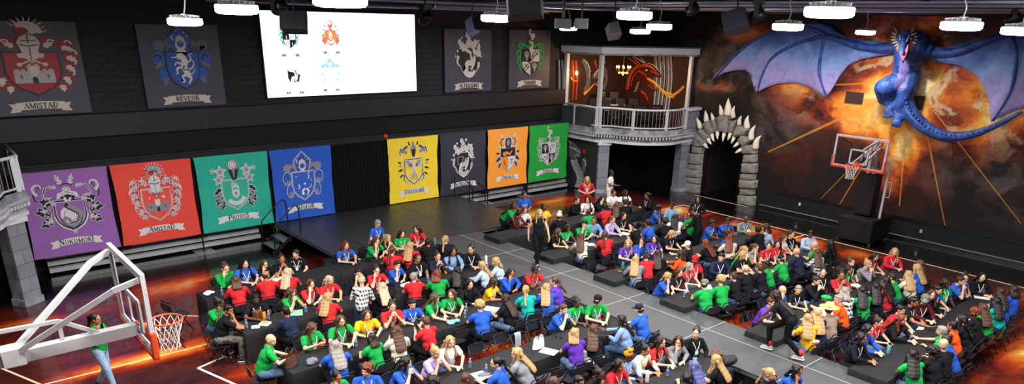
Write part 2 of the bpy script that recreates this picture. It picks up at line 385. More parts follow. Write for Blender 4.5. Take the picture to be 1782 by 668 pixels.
        out += [('gr', [circ(-.25, .22, .14), circ(.22, -.26, .14)], 4), ('lt', [ribbon([(-.25, .2), (-.25, -.02)], .04), ribbon([(.22, -.26), (.22, -.48)], .04)], 5), ('dk', [ribbon([(.06, -.02), (.44, .36)], .03), ribbon([(.02, .1), (.3, .38)], .03), ribbon([(-.44, -.4), (-.1, -.14)], .03), ribbon([(-.34, -.48), (-.02, -.24)], .03)], 4), ('c1', [star(.36, .22, .05), star(.14, .12, .05), star(-.16, -.3, .05), star(-.3, -.2, .05)], 5), ('dk', [star(0, -.08, .13, 4, .6)], 6), ('lt', [star(0, -.08, .07, 4, .6)], 7)]
        out += [('lt', [[(-.1, .8), (.06, .86), (.12, .72), (.1, .5), (.08, .36), (0, .24), (-.08, .36), (-.12, .5), (-.12, .66)], ribbon(crom([(.04, .86), (.1, .98), (-.04, 1.02), (-.1, 1.12), (-.06, 1.24), (-.14, 1.2)], 4), .16, .03), circ(.08, .98, .13, .1)], 4), ('c1', [circ(-.06, .6, .1)], 5), ('dk', [ribbon([(x, .8), (x, .74)], .02) for x in (-.04, .02, .08)], 6)]
    elif kind == 'nukumori':
        out += [('lt', mir([curl(.82, .82, .2, -1.2, 4.6, .12, .03), leaf(.14, .9, 1.2, .36, .2), leaf(.3, .82, .1, .3, .16)]), 2), ('dk', mir([ribbon(crom([(.62, .84), (.74, .55), (.5, .5)], 4), .06, .02), ribbon(crom([(1.0, .7), (.98, .45), (.72, .5)], 4), .05, .02)]), 1)]
        out += [('lt', [circ(0, .72, .13, .1), [(-.3, .62), (-.36, .44), (0, .52), (.36, .44), (.3, .62), (0, .7)]], 3), ('dk', [[(-.24, .5), (0, .58), (.24, .5), (.18, .4), (-.18, .4)], ribbon(crom([(-.2, .86), (0, .92), (.2, .86)], 4), .03)], 4)]
        out += [('dk', mir([leaf(.62, .1, -.1, .5, .4), leaf(.6, -.2, -.5, .46, .34), leaf(.56, .3, .4, .4, .3)]), 1), ('lt', mir([leaf(.6, .08, .1, .36, .2), leaf(.6, -.22, -.3, .3, .18), curl(.72, -.02, .16, 1, 4, .04, .02), ribbon(crom([(.52, .4), (.74, .3), (.6, 0), (.72, -.3)], 4), .04, .02)]), 2)]
        sh = [(x * .96, y * .9) for x, y in shield(1.0)]
        out += [('dk', [ribbon(sh + sh[:1], .07)], 3), ('lt', [star(-.46, .32, .1, 5, .6), star(.46, .4, .1, 5, .6), star(.02, -.64, .1, 5, .6), ribbon([(x * 1.13, y * 1.1) for x, y in sh[1:-1]], .03)], 4)]
        out += [('lt', [circ(-.02, -.1, .32)], 3), ('gr', [ribbon(crom([(-.04, .36), (-.12, .22), (.1, .1), (.3, -.06), (.22, -.34), (-.06, -.42), (-.26, -.34), (-.2, -.18), (-.06, -.26), (-.14, -.3)], 5), .14, .05, .15)], 4), ('dk', [ribbon(crom([(-.16, .2), (.06, .02), (.22, -.12), (.12, -.32), (-.08, -.34)], 5), .035), star(-.1, .24, .09, 6, .5)], 5), ('lt', [leaf(-.06, .34, 1.9, .2, .12), leaf(0, .34, .9, .2, .1)], 5)]
    elif kind == 'protos':
        out += [('dk', mir([leaf(.5, -.05, -1.0, .55, .34), leaf(.5, -.25, -1.35, .45, .3), leaf(.55, .15, -.7, .4, .2)]), 1), ('gr', mir([leaf(.52, -.02, -1.0, .4, .18), leaf(.52, -.25, -1.3, .36, .14)]), 2), ('lt', mir([star(.5, .74, .26, 5, .5), star(.6, .46, .22, 5, .5), star(.78, .8, .12, 5, .5)]), 2), ('gr', mir([star(.5, .74, .1, 5, .5), star(.6, .46, .09, 5, .5)]), 3)]
        out += [('dk', [S1], 2), ('c1', [S2], 3)]
        wre = []
        for a in np.linspace(-2.6, -.54, 14):
            for k in (-1, 1): wre.append(leaf(.33 * math.cos(a), -.12 + .33 * math.sin(a), a + k * .9 + PI / 2, .12, .07))
        out += [('lt', wre, 4), ('lt', [[(-.14, .06), (.14, .06), (.14, -.14), (0, -.28), (-.14, -.14)]], 5), ('gr', [circ(0, -.08, .07, .05), ribbon([(0, 0), (0, -.2)], .04)], 6), ('lt', [circ(-.02, .2, .13, .09), circ(-.08, .3, .07), ribbon([(-.1, .18), (-.14, .08)], .05), ribbon([(.1, .18), (.12, .08)], .05)], 4)]
        out += [('gr', [circ(0, .9, .22, .26)], 3), ('lt', [circ(-.03, .96, .15, .14)], 4), ('dk', [[(-.2, .82), (-.06, .78), (-.02, .5), (.02, .5), (.06, .78), (.2, .82), (.16, .68), (.08, .42), (-.08, .42), (-.16, .68)]], 5), ('gr', [ribbon([(0, .86), (0, .52)], .03)], 6)]
    elif kind == 'sollevare':
        out += [('dk', mir([ribbon(crom([(.3, .96), (.5, .9), (.66, .7)], 4), .12, .05), ribbon(crom([(.62, .9), (.74, .75), (.7, .6)], 4), .1, .03), leaf(.62, .02, -.3, .28, .12), leaf(.6, -.2, -.6, .26, .1), ribbon(crom([(.5, -.2), (.56, -.4), (.4, -.6)], 4), .1, .03), leaf(.7, .3, .2, .2, .1), leaf(.2, 1.0, 1.2, .2, .1)]), 1), ('gr', mir([ribbon(crom([(.32, .92), (.5, .84), (.6, .7)], 4), .06, .03), leaf(.34, .7, .4, .3, .18), leaf(.66, .2, -.2, .2, .08)]), 2)]
        out += [('dk', [ribbon(S2 + S2[:1], .06)], 2), ('cr', [ribbon([(x * .93, y * .93) for x, y in S2], .03)], 3)]
        out += [('gr', [circ(0, .82, .16, .22), leaf(0, 1.0, 1.57, .2, .14)], 3), ('dk', [[(-.1, .82), (0, .86), (.1, .82), (.08, .56), (0, .5), (-.08, .56)]], 4)]
        wings = mir([leaf(.04, .1, a, .55 - .05 * i, .14) for i, a in enumerate((.75, .55, .35, .15))] + [ribbon(crom([(.02, .06), (.26, .26), (.5, .42)], 4), .1, .04)])
        out += [('lt', wings, 4), ('lt', [ribbon(crom([(.02, .34), (-.04, .2), (.02, .06), (0, -.14), (.02, -.36)], 5), .05, .03, .14), circ(.02, .34, .05)] + [ribbon(crom([(0, -.05), (x * .6, -.25), (x, -.46)], 4), .06, .02) for x in (-.28, -.15, .15, .28)], 5), ('dk', [ribbon(crom([(0, -.1), (x * .5, -.3), (x * .8, -.5)], 4), .015) for x in (-.22, 0, .22)], 6)]
    elif kind == 'onraka':
        out += [('lt', mir([curl(.44, .84, .16, 1.0, 3.5, .16, .04), ribbon(crom([(.2, .5), (.5, .44), (.6, .66), (.66, .9)], 4), .14, .03), ribbon(crom([(.5, .4), (.62, .1), (.56, -.2)], 4), .14, .05), leaf(.24, .7, .9, .3, .2)]), 1), ('dk', mir([leaf(.54, .0, -.6, .4, .24), leaf(.5, -.25, -1.0, .36, .2), ribbon(crom([(.3, .9), (.5, .74), (.46, .56)], 4), .04), leaf(.6, .2, .1, .26, .12)]), 2)]
        out += [('dk', [S1], 2), ('lt', [S2], 3), ('dk', [[(-.5, .42), (.5, .42), (.5, .02), (-.5, .02)]], 4), ('c1', [[(-.48, 0), (0, 0), (0, -.64), (-.12, -.57), (-.3, -.47), (-.43, -.3), (-.48, -.1)]], 4), ('c1', [ribbon(crom([(-.3, .1), (-.1, .22), (.1, .14), (.3, .28)], 4), .14, .06), circ(-.28, .16, .09), ribbon([(-.1, .16), (-.14, .05)], .05), ribbon([(.14, .16), (.16, .05)], .05)], 5)]
        out += [('dk', [ribbon([(.08, -.14), (.42, -.14)], .02), ribbon([(.25, -.08), (.25, -.4)], .02), ribbon(circ(.12, -.24, .07, .05, 8, PI, 2 * PI), .02), ribbon(circ(.38, -.24, .07, .05, 8, PI, 2 * PI), .02), ribbon([(-.3, -.14), (-.16, -.36)], .03)], 5)]
        out += [('dk', [[(-.2, .9), (.2, .9), (.22, .42), (-.22, .42)]], 3), ('lt', [ribbon([(-.2, .9), (.2, .9)], .05), ribbon([(-.2, .9), (-.2, .44)], .04), ribbon([(.2, .9), (.2, .44)], .04), leaf(0, .9, 1.57, .3, .16)], 4), ('gr', [circ(0, .68, .12, .16)], 4)]
    return out
# ---------------------------------------------------------------- room shell
X2, Y1 = 28.4, 25.0
BLACK = lin('#1c1c20')
def block_wall(name, axis, base='#27272f', mortar='#0b0b0e'):
    t = NT(name); p = t.sep(t.pos()); u = p[0] if axis == 'x' else p[1]
    v = t.comb(u, p[2], 0.0)
    br = t.n('ShaderNodeTexBrick'); t.l(v, br.inputs['Vector'])
    br.inputs['Scale'].default_value = 1; br.inputs['Brick Width'].default_value = .41; br.inputs['Row Height'].default_value = .205
    br.inputs['Mortar Size'].default_value = .008; br.inputs['Mortar Smooth'].default_value = .3
    a = lin(base); br.inputs['Color1'].default_value = a; br.inputs['Color2'].default_value = tuple(x * .82 for x in a[:3]) + (1,)
    br.inputs['Mortar'].default_value = lin(mortar)
    n, _ = t.noise(t.pos(), 1.3, 4)
    col = t.mix(t.math('MULTIPLY', n, .5), br.outputs['Color'], lin('#17171a'))
    t.bump(t.math('SUBTRACT', 1.0, br.outputs['Fac']), .5, .012)
    return t.set(col, .62, spec=.3)
M_wall = block_wall('black block wall', 'x')
M_blk = mat('matte black', '#0d0d0f', .7, spec=.3)
M_steel = mat('black steel', '#141417', .42, .3)
M_white = mat('white paint', '#cfcdd0', .35)
M_grey = mat('grey aluminium', '#9a9aa0', .35, .6)

def mural_mat():
    t = NT('dragon wall mural'); P = t.pos(); s = t.sep(P); y, z = s[1], s[2]
    V = t.comb(y, z, 0.0)
    # turbulence that drags the paint into smoke-like filaments
    _, wc = t.noise(V, .55, 5, .6); mv = t.n('ShaderNodeVectorMath', operation='MULTIPLY_ADD')
    t.l(wc, mv.inputs[0]); mv.inputs[1].default_value = (2.2, 1.6, 0); t.l(V, mv.inputs[2])
    n1, _ = t.noise(mv.outputs[0], .5, 7, .55, .4)
    n2, _ = t.noise(mv.outputs[0], 1.05, 5, .52, .9)
    n3, _ = t.noise(mv.outputs[0], .32, 3, .5)
    # glow shape: ellipse behind the dragon plus smaller ones
    def ell(cy, cz, ry, rz):
        a = t.math('DIVIDE', t.math('SUBTRACT', y, cy), ry); b = t.math('DIVIDE', t.math('SUBTRACT', z, cz), rz)
        d = t.math('SQRT', t.math('ADD', t.math('MULTIPLY', a, a), t.math('MULTIPLY', b, b)))
        return t.math('SUBTRACT', 1.0, d, clamp=True)
    g = t.math('MAXIMUM', ell(11.4, 5.6, 4.6, 3.0), t.math('MULTIPLY', ell(8.6, 5.3, 4.0, 2.8), .95))
    g = t.math('MAXIMUM', g, t.math('MULTIPLY', ell(14.8, 4.6, 3.8, 1.6), .5))
    g = t.math('MAXIMUM', g, t.math('MULTIPLY', ell(12.0, 3.4, 6.5, 3.2), .22))
    g = t.math('MAXIMUM', g, t.math('MULTIPLY', ell(4.6, 3.6, 2.6, 2.8), .6))
    g = t.math('MAXIMUM', g, t.math('MULTIPLY', ell(18.6, 7.2, 3.4, .8), .4))
    g = t.math('MAXIMUM', g, t.math('MULTIPLY', ell(19.6, 4.9, 1.9, .5), .5))
    g = t.math('MAXIMUM', g, t.math('MULTIPLY', ell(11.2, 3.2, 1.0, 2.2), .75))
    heat = t.math('ADD', t.math('MULTIPLY', g, .92), t.math('MULTIPLY', t.math('SUBTRACT', n1, .49), 2.3))
    heat = t.math('MULTIPLY', heat, t.math('MULTIPLY', t.math('MINIMUM', g, .25), 4.0))
    col = t.ramp(heat, [(0, lin('#171414')), (.14, lin('#3f170d')), (.3, lin('#84301a')), (.46, lin('#c05c1e')), (.62, lin('#e88c2c')), (.8, lin('#f6c05c')), (1, lin('#fde9b4'))])
    # dark maroon and pale smoke wisps inside the glow
    w1 = t.ramp(n2, [(.46, (0, 0, 0, 1)), (.6, (1, 1, 1, 1))])
    col = t.mix(t.math('MULTIPLY', w1, t.math('MULTIPLY', g, .9, clamp=True)), col, t.mix(n1, lin('#5a1c12'), lin('#8a3a20')))
    w2 = t.ramp(n2, [(.52, (0, 0, 0, 1)), (.62, (.75, .75, .75, 1)), (.76, (0, 0, 0, 1))])
    col = t.mix(t.math('MULTIPLY', w2, t.math('MULTIPLY', t.math('SUBTRACT', g, .18, clamp=True), 1.5, clamp=True)), col, lin('#f6d7a8'))
    # grey storm clouds below and beside
    cl = t.math('MAXIMUM', ell(17.0, 3.8, 3.0, 1.6), t.math('MAXIMUM', ell(6.6, 2.6, 4.4, 1.6), ell(19.5, 5.6, 3.0, 2.0)))
    c2 = t.ramp(n1, [(.42, (0, 0, 0, 1)), (.6, (1, 1, 1, 1))]); c3 = t.ramp(n2, [(.38, (0, 0, 0, 1)), (.56, (1, 1, 1, 1)), (.72, (.1, .1, .1, 1))])
    cloud = t.mix(c3, lin('#191819'), lin('#57504e'))
    col = t.mix(t.math('MULTIPLY', t.math('MULTIPLY', cl, 1.7, clamp=True), c2), col, cloud)
    # rays painted out from behind the dragon's feet
    def raym(y0, z0, y1, z1, wd):
        dy, dz = y1 - y0, z1 - z0; L = math.hypot(dy, dz); dy /= L; dz /= L
        a = t.math('SUBTRACT', y, y0); b = t.math('SUBTRACT', z, z0)
        al = t.math('ADD', t.math('MULTIPLY', a, dy), t.math('MULTIPLY', b, dz))
        pe = t.math('ABSOLUTE', t.math('SUBTRACT', t.math('MULTIPLY', a, dz), t.math('MULTIPLY', b, dy)))
        tt = t.math('DIVIDE', al, L, clamp=True)
        wv = t.math('MULTIPLY', t.math('ADD', t.math('MULTIPLY', t.math('SUBTRACT', 1.0, tt), .6), .4), wd * .7)
        inl = t.math('SUBTRACT', 1.0, t.math('DIVIDE', pe, t.math('MAXIMUM', wv, .002)), clamp=True)
        on = t.math('MULTIPLY', t.math('GREATER_THAN', al, 0.0), t.math('LESS_THAN', al, L))
        return t.math('MULTIPLY', t.math('MULTIPLY', inl, on), 1.6, clamp=True)
    rays = None
    for r_ in ((12.4, 4.9, 16.6, 2.4, .12), (11.9, 4.0, 13.2, .5, .07), (11.6, 4.2, 13.9, .9, .05), (11.2, 4.2, 10.8, 1.2, .09), (10.6, 4.4, 9.0, .6, .06), (10.4, 4.8, 6.8, 1.4, .05), (13.0, 5.5, 15.5, 5.2, .06), (9.4, 6.0, 7.4, 5.0, .05)):
        m_ = raym(*r_); rays = m_ if rays is None else t.math('MAXIMUM', rays, m_)
    col = t.mix(t.math('MULTIPLY', rays, .6), col, lin('#e8962c'))
    # block joints
    br = t.n('ShaderNodeTexBrick'); t.l(t.comb(y, z, 0.0), br.inputs['Vector']); br.inputs['Scale'].default_value = 1
    br.inputs['Brick Width'].default_value = .41; br.inputs['Row Height'].default_value = .205; br.inputs['Mortar Size'].default_value = .006
    col = t.mix(t.math('MULTIPLY', br.outputs['Fac'], .16), col, lin('#0c0a0a'))
    t.bump(t.math('SUBTRACT', 1.0, br.outputs['Fac']), .2, .01)
    return t.set(col, .6, spec=.25)
M_mural = mural_mat()

def floor_mat():
    t = NT('glossy flame court floor'); s = t.sep(t.pos()); x, y = s[0], s[1]
    V = t.comb(t.math('MULTIPLY', x, .55), y, 0.0)
    _, wc = t.noise(V, .35, 4, .6); mv = t.n('ShaderNodeVectorMath', operation='MULTIPLY_ADD')
    t.l(wc, mv.inputs[0]); mv.inputs[1].default_value = (2.6, 1.8, 0); t.l(V, mv.inputs[2])
    n1, _ = t.noise(mv.outputs[0], .5, 8, .6, .4); n2, _ = t.noise(mv.outputs[0], 1.7, 6, .6, .8)
    # court outline keeps the flames away from the black walkway along the walls
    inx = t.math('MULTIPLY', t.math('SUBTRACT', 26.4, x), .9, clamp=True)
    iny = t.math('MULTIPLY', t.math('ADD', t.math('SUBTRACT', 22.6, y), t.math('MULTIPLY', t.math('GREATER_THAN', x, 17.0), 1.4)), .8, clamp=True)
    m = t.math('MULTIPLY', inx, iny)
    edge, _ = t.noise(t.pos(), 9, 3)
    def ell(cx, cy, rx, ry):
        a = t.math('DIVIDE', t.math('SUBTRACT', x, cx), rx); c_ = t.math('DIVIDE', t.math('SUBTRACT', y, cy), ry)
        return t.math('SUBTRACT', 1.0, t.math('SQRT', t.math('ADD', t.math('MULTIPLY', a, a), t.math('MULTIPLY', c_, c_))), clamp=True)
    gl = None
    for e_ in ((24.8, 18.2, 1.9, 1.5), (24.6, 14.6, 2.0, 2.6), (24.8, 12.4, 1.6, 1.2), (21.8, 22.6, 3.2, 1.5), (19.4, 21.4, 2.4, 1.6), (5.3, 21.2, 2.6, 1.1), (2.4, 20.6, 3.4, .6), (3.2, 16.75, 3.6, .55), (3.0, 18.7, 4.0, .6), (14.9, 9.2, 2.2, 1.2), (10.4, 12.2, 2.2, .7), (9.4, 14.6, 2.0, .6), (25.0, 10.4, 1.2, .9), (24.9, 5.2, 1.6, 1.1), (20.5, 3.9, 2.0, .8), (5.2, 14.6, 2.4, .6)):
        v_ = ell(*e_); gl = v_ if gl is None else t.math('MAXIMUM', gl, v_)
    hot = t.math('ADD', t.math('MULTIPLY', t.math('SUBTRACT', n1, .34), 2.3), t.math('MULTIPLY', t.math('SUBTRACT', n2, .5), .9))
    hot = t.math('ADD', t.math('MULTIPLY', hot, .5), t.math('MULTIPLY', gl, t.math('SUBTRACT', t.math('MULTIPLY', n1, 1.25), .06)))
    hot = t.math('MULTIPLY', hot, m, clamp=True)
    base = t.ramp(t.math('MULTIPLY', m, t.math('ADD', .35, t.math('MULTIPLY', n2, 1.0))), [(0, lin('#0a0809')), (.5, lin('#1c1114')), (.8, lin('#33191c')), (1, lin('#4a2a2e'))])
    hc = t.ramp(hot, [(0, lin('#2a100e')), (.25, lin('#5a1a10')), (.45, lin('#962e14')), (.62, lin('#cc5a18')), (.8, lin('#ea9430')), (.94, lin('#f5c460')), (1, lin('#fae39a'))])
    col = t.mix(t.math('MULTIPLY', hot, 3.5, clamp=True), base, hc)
    t.b.inputs['Coat Weight'].default_value = .6; t.b.inputs['Coat Roughness'].default_value = .06
    return t.set(col, t.math('ADD', .22, t.math('MULTIPLY', edge, .1)), spec=.35)
M_floor = floor_mat()
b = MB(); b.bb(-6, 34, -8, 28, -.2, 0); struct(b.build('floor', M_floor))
b = MB(); b.bb(-6, X2 + .3, Y1, Y1 + .3, 0, 9.2); struct(b.build('wall_stage', M_wall))
# dragon wall with the doorway cut out: three pieces in one wall mesh
b = MB(); AY0, AY1, AZ = 17.45, 19.75, 3.3
b.bb(X2, X2 + .3, -8, AY0, 0, 9.2); b.bb(X2, X2 + .3, AY1, Y1, 0, 9.2); b.bb(X2, X2 + .3, AY0, AY1, AZ, 9.2)
struct(b.build('wall_dragon', M_mural))
b = MB(); b.bb(-6.3, -6, -8, Y1, 0, 9.2); struct(b.build('wall_west', M_wall))
b = MB(); b.bb(-6, X2, -8.3, -8, 0, 9.2); struct(b.build('wall_south', M_wall))
b = MB(); b.bb(-6, X2, -8, Y1, 9.0, 9.2); struct(b.build('ceiling', M_blk))
# passage behind the arch
b = MB(); b.bb(X2 + .3, 31.5, AY1, AY1 + .2, 0, 3.5); b.bb(X2 + .3, 31.5, AY0 - .2, AY0, 0, 3.5); b.bb(31.3, 31.5, AY0, AY1, 0, 3.5); b.bb(X2 + .3, 31.5, AY0 - .2, AY1 + .2, 3.5, 3.6)
struct(b.build('wall_passage', block_wall('brown black passage block', 'x', '#2a2622')))
# ledge that runs the length of the stage wall
b = MB(); b.bb(1.0, 24.0, 24.72, Y1, 3.88, 4.52)
struct(b.build('trim_1', mat('ledge black', '#0f0f14', .5, vs=2))); 
b = MB(); b.bb(1.0, 24.0, 24.9, Y1, 3.2, 3.88); struct(b.build('trim_2', M_blk))
# wainscot ledge and skirting on the dragon wall
b = MB(); b.bb(X2 - .06, X2, -4, 15.9, .74, .82); b.bb(X2 - .05, X2, -4, 16.6, 0, .12); struct(b.build('baseboard_dragon', mat('skirting', '#101012', .3)))
b = MB(); b.bb(X2 - .075, X2 - .05, -4, 16.6, .105, .13); struct(b.build('trim_3', mat('skirting edge', '#8a8a8e', .3)))
# lower black paint band of the dragon wall
b = MB(); b.bb(X2 - .02, X2 - .004, -6, 16.85, 0, .78); struct(b.build('trim_4', block_wall('black wainscot block', 'y', '#141416')))
# court lines (painted strips)
M_line = mat('court line', '#f0d9b0', .35); M_lw = mat('court line white', '#e9e6df', .35)
b = MB()
def line(p, q, wd=.06):
    b.bar((p[0], p[1], .003), (q[0], q[1], .003), wd, .004)
line((25.8, 18.8), (25.8, -4)); line((25.8, 18.8), (16, 18.8)); 
b.cur = 0
line((1.0, 16.68), (5.2, 16.65), .05); line((.3, 19.0), (1.6, 15.6), .05)
line((27.9, AY1), (27.9, 16.9), .05)
for yy in (17.6, 13.0): line((25.8, yy), (24.6, yy), .05)
struct(b.build('trim_5', M_line))
b = MB(); line((4.0, 15.5), (7.4, 16.7), .06); line((4.0, 15.5), (4.6, 13.4), .06); line((5.1, 18.3), (7.8, 18.3), .05); line((4.6, 18.9), (5.4, 18.2), .05)
line((22.8, 6.5), (22.9, 8.3), .05); line((22.8, 10.3), (22.9, 12), .05)
struct(b.build('trim_6', M_lw))

# ---------------------------------------------------------------- stage and runway
def deck_mat():
    t = NT('stage deck'); s = t.sep(t.pos())
    n, _ = t.noise(t.pos(), 3, 5); n2, _ = t.noise(t.pos(), 60, 2)
    c = t.mix(n, lin('#2b2c2e'), lin('#38393b')); c = t.mix(t.math('MULTIPLY', n2, .3), c, lin('#1c1c1e'))
    return t.set(c, t.math('ADD', .3, t.math('MULTIPLY', n, .2)), spec=.5)
M_deck = deck_mat(); M_deck2 = (lambda t: t.set(t.mix(t.noise(t.pos(), 3, 5)[0], lin('#3b3c3e'), lin('#48494b')), .5))(NT('runway deck'))
M_edge = mat('deck edge aluminium', '#77777c', .4, .5)
def deck(name, label, x0, x1, y0, y1, xs, ys, m):
    t = thing(name, label, 'stage', ((x0 + x1) / 2, (y0 + y1) / 2, 0))
    T = lambda mb, nm, mt: mb.build(nm, mt, t, loc=(-(x0 + x1) / 2, -(y0 + y1) / 2, 0))
    q = MB()
    for i in range(len(xs) - 1):
        for j in range(len(ys) - 1):
            q.bb(xs[i] + .008, xs[i + 1] - .008, ys[j] + .008, ys[j + 1] - .008, .56, .6)
    T(q, 'deck_surface', m)
    q = MB(); q.bb(x0 + .01, x1 - .01, y0 + .01, y1 - .01, .50, .592); T(q, 'deck_frame', M_edge)
    for i, X in enumerate(xs[::1]):
        for j, Y in enumerate((ys[0] + .08, ys[-1] - .08)):
            q = MB(); XX = min(max(X, x0 + .08), x1 - .08); q.tube([(XX, Y, 0), (XX, Y, .52)], .028); T(q, 'leg', M_grey)
    return t, T
sx = [9.4, 10.62, 11.84, 13.06, 14.28, 15.5, 16.4, 17.2]
st, T = deck('stage_platform', 'low black stage of square deck panels in front of the banner row', 9.4, 17.2, 19.1, 24.05, sx, [19.1, 21.6, 24.05], M_deck)
q = MB(); q.bb(9.6, 12.4, 19.2, 19.22, .0, .5); q.bb(9.5, 17.1, 23.9, 23.95, 0, .5); q.bb(17.1, 17.12, 19.3, 24, 0, .5); T(q, 'skirt', M_blk)
rw, T = deck('runway_platform', 'long grey runway leading from the stage between the two table blocks', 12.62, 14.6, -2, 19.08, [12.62, 13.84, 14.6], [-1.1, 1.4, 3.9, 6.45, 9.0, 11.55, 14.1, 16.6, 19.08], M_deck2)
q = MB(); q.bb(12.66, 12.68, -2, 19.0, .0, .52); q.bb(14.54, 14.56, -2, 19.0, 0, .52); T(q, 'skirt', M_blk)
q = MB()
for yy in (6.45, 9.0, 11.55, 14.1, 16.6): q.bb(12.64, 14.58, yy - .006, yy + .006, .597, .6025)
q.bb(13.834, 13.846, -2, 19.05, .597, .6025); T(q, 'seam', mat('seam tape', '#b9b9bd', .5))

def stage_steps(x, y, sgn, label):
    t = thing('stage_steps', label, 'steps', (x, y, 0))
    for i, (dz, dx) in enumerate(((.4, .18), (.2, .5))):
        q = MB(); q.bb(sgn * (dx - .16), sgn * (dx + .16), -.45, .45, dz - .04, dz); q.build('tread', M_grey, t)
    q = MB()
    for s in (-.47, .47): q.bar((0, s, .5), (sgn * .7, s, .02), .04, .1)
    q.build('stringer', M_steel, t)
    for s in (-.5, .5):
        q = MB(); q.tube(crom([(sgn * .62, s, .02), (sgn * .62, s, .75), (sgn * .5, s, 1.0), (sgn * -.1, s, 1.5), (sgn * -.25, s, 1.5), (sgn * -.3, s, 1.35), (sgn * -.3, s, .6)], 5), .022)
        q.build('handrail', M_steel, t)
stage_steps(9.35, 22.9, -1, 'small aluminium steps with two black handrails by the blue banner')
stage_steps(17.25, 23.2, 1, 'small steps with two black handrails in front of the dark grey banner')
# retracted bleachers whose lowest boards show under the banners
M_bl = mat('bleacher board', '#b4b5bb', .4, .2, vs=1)
for x0, x1, lab in ((2.6, 9.0, 'folded bleacher with grey boards under the purple, red and teal banners'), (17.6, 24.0, 'folded bleacher with grey boards under the orange and green banners')):
    t = thing('bleacher', lab, 'bleacher', ((x0 + x1) / 2, 24.6, 0)); W = (x1 - x0) / 2
    for k, (y, z) in enumerate(((-.22, .14), (-.1, .32), (.02, .5))):
        q = MB(); q.bb(-W, W, y - .09, y + .09, z - .06, z + .06); q.build('board', M_bl, t)
    q = MB(); q.bb(-W, W, .1, .35, 0, 2.6); q.build('folded_stack', M_blk, t)

# ---------------------------------------------------------------- banners on pipe and drape
M_dr = (lambda t: (t.set(lin('#0c0c0f'), .8, spec=.2)))(NT('black drape'))
CRC = {'lt': '#d9d6de', 'gr': '#8d8b96', 'dk': '#1b1a24', 'sc': '#dedbe0', 'tx': '#25222b', 'cr': '#efe9dc'}
def flat_polys(mb, groups, key, f, base, step, thick):
    for k, polys, lay in groups:
        if k != key: continue
        for i, p in enumerate(polys):
            z1 = base + step * lay + (i % 7) * step * .1
            mb.prism(p, base if thick else z1 - .0006, z1, f)
def banner(name_col, kind, word, x0, x1, colr, c1, c2, label):
    yb = 24.0; z0, z1 = .63, 3.12; W = (x1 - x0) / 2; H = (z1 - z0) / 2
    t = thing('house_banner', label, 'banner', ((x0 + x1) / 2, yb, z0))
    rnd = random.Random(word); ph = rnd.uniform(0, 6)
    def surf(u, v, w_=0):     # u,v in -1..1 ; gentle vertical folds, pinched sides
        pinch = 1 - .035 * (1 - v * v) * 1.0
        e = max(0, abs(u) - .8) / .2
        yy = .005 * math.sin(u * 4 + ph + v) + .02 * e * math.sin(v * 7 + ph)
        return (u * W * pinch, yy - w_, H + v * H)
    m = NT('cloth ' + word); c = lin(colr); n, _ = m.noise(m.obj(), 2.0, 4, .6)
    m.set(m.mix(n, tuple(x * .9 for x in c[:3]) + (1,), tuple(min(1, x * 1.08) for x in c[:3]) + (1,)), .75, spec=.2)
    q = MB(); q.grid(28, 24, lambda a, b_: surf(a * 2 - 1, b_ * 2 - 1)); q.build('cloth', m.m, t, smooth=True)
    cm = dict(CRC); cm['c1'] = c1; cm['c2'] = c2
    gr = crest(kind) + scroll(word, w_=.66, h=.15)
    area = lambda p: abs(sum(p[i - 1][0] * p[i][1] - p[i][0] * p[i - 1][1] for i in range(len(p)))) / 2
    sh = lambda p, k: [(sum(x for x, _ in p) / len(p) * (1 - k) + a * k, sum(y for _, y in p) / len(p) * (1 - k) + b_ * k) for a, b_ in p]
    ex = []
    for k_, ps, lay in gr:
        if k_ in ('c1', 'c2', 'dk') and lay < 4: ex.append(('lt', [ribbon(p + p[:1], .02) for p in ps if area(p) > .02], lay + .4))
        if k_ == 'lt' and lay < 5: ex.append(('dk', [ribbon(sh(p, .6) + sh(p, .6)[:1], .013) for p in ps if area(p) > .012], lay + 1.3))
    gr += ex
    sx_, sy_ = .80, .73
    f = lambda u, v, w_: surf(u * sx_ * .92, (v + .03) * sy_, w_)
    for key in ('c1', 'c2', 'dk', 'gr', 'lt', 'cr', 'sc', 'tx'):
        if not any(g[0] == key for g in gr): continue
        q = MB(); flat_polys(q, gr, key, f, .006 if key != 'tx' else .016, .0026, False)
        nm = {'sc': 'scroll', 'tx': 'lettering'}.get(key, 'crest_print')
        q.build(nm, mat('print ' + cm[key], cm[key], .7, var=.05), t)
    q = MB(); q.tube([(-W - .04, .02, z1 - z0 + .01), (W + .04, .02, z1 - z0 + .01)], .022); q.build('top_pole', M_steel, t)
banner('p', 'nukumori', 'NUKUMORI', 2.27, 4.55, '#9a68b4', '#6a4488', '#9a68b4', 'purple hanging banner with dragon crest and word NUKUMORI')
banner('r', 'amistad', 'AMISTAD', 4.62, 6.94, '#ee5246', '#c23a2e', '#ee5246', 'red hanging banner with castle crest and word AMISTAD')
banner('t', 'protos', 'PROTOS', 7.02, 9.42, '#30b49c', '#30b49c', '#30b49c', 'teal hanging banner with helmet and wreath crest, word PROTOS')
banner('b', 'reveur', 'RÊVEUR', 9.48, 11.76, '#3060cc', '#2850ae', '#3060cc', 'blue hanging banner with unicorn crest and word RÊVEUR')
banner('y', 'sollevare', 'SOLLEVARE', 14.05, 16.36, '#ffd93e', '#e5b424', '#ffd93e', 'yellow hanging banner with phoenix crest and word SOLLEVARE')
banner('k', 'altruismo', 'ALTRUISMO', 16.45, 18.78, '#3a3a46', '#3a3a46', '#3a3a46', 'charcoal hanging banner with swan crest and word ALTRUISMO')
banner('o', 'onraka', 'ONRAKA', 18.88, 21.12, '#f6a13c', '#e58a22', '#f6a13c', 'orange hanging banner with scales crest and word ONRAKA')
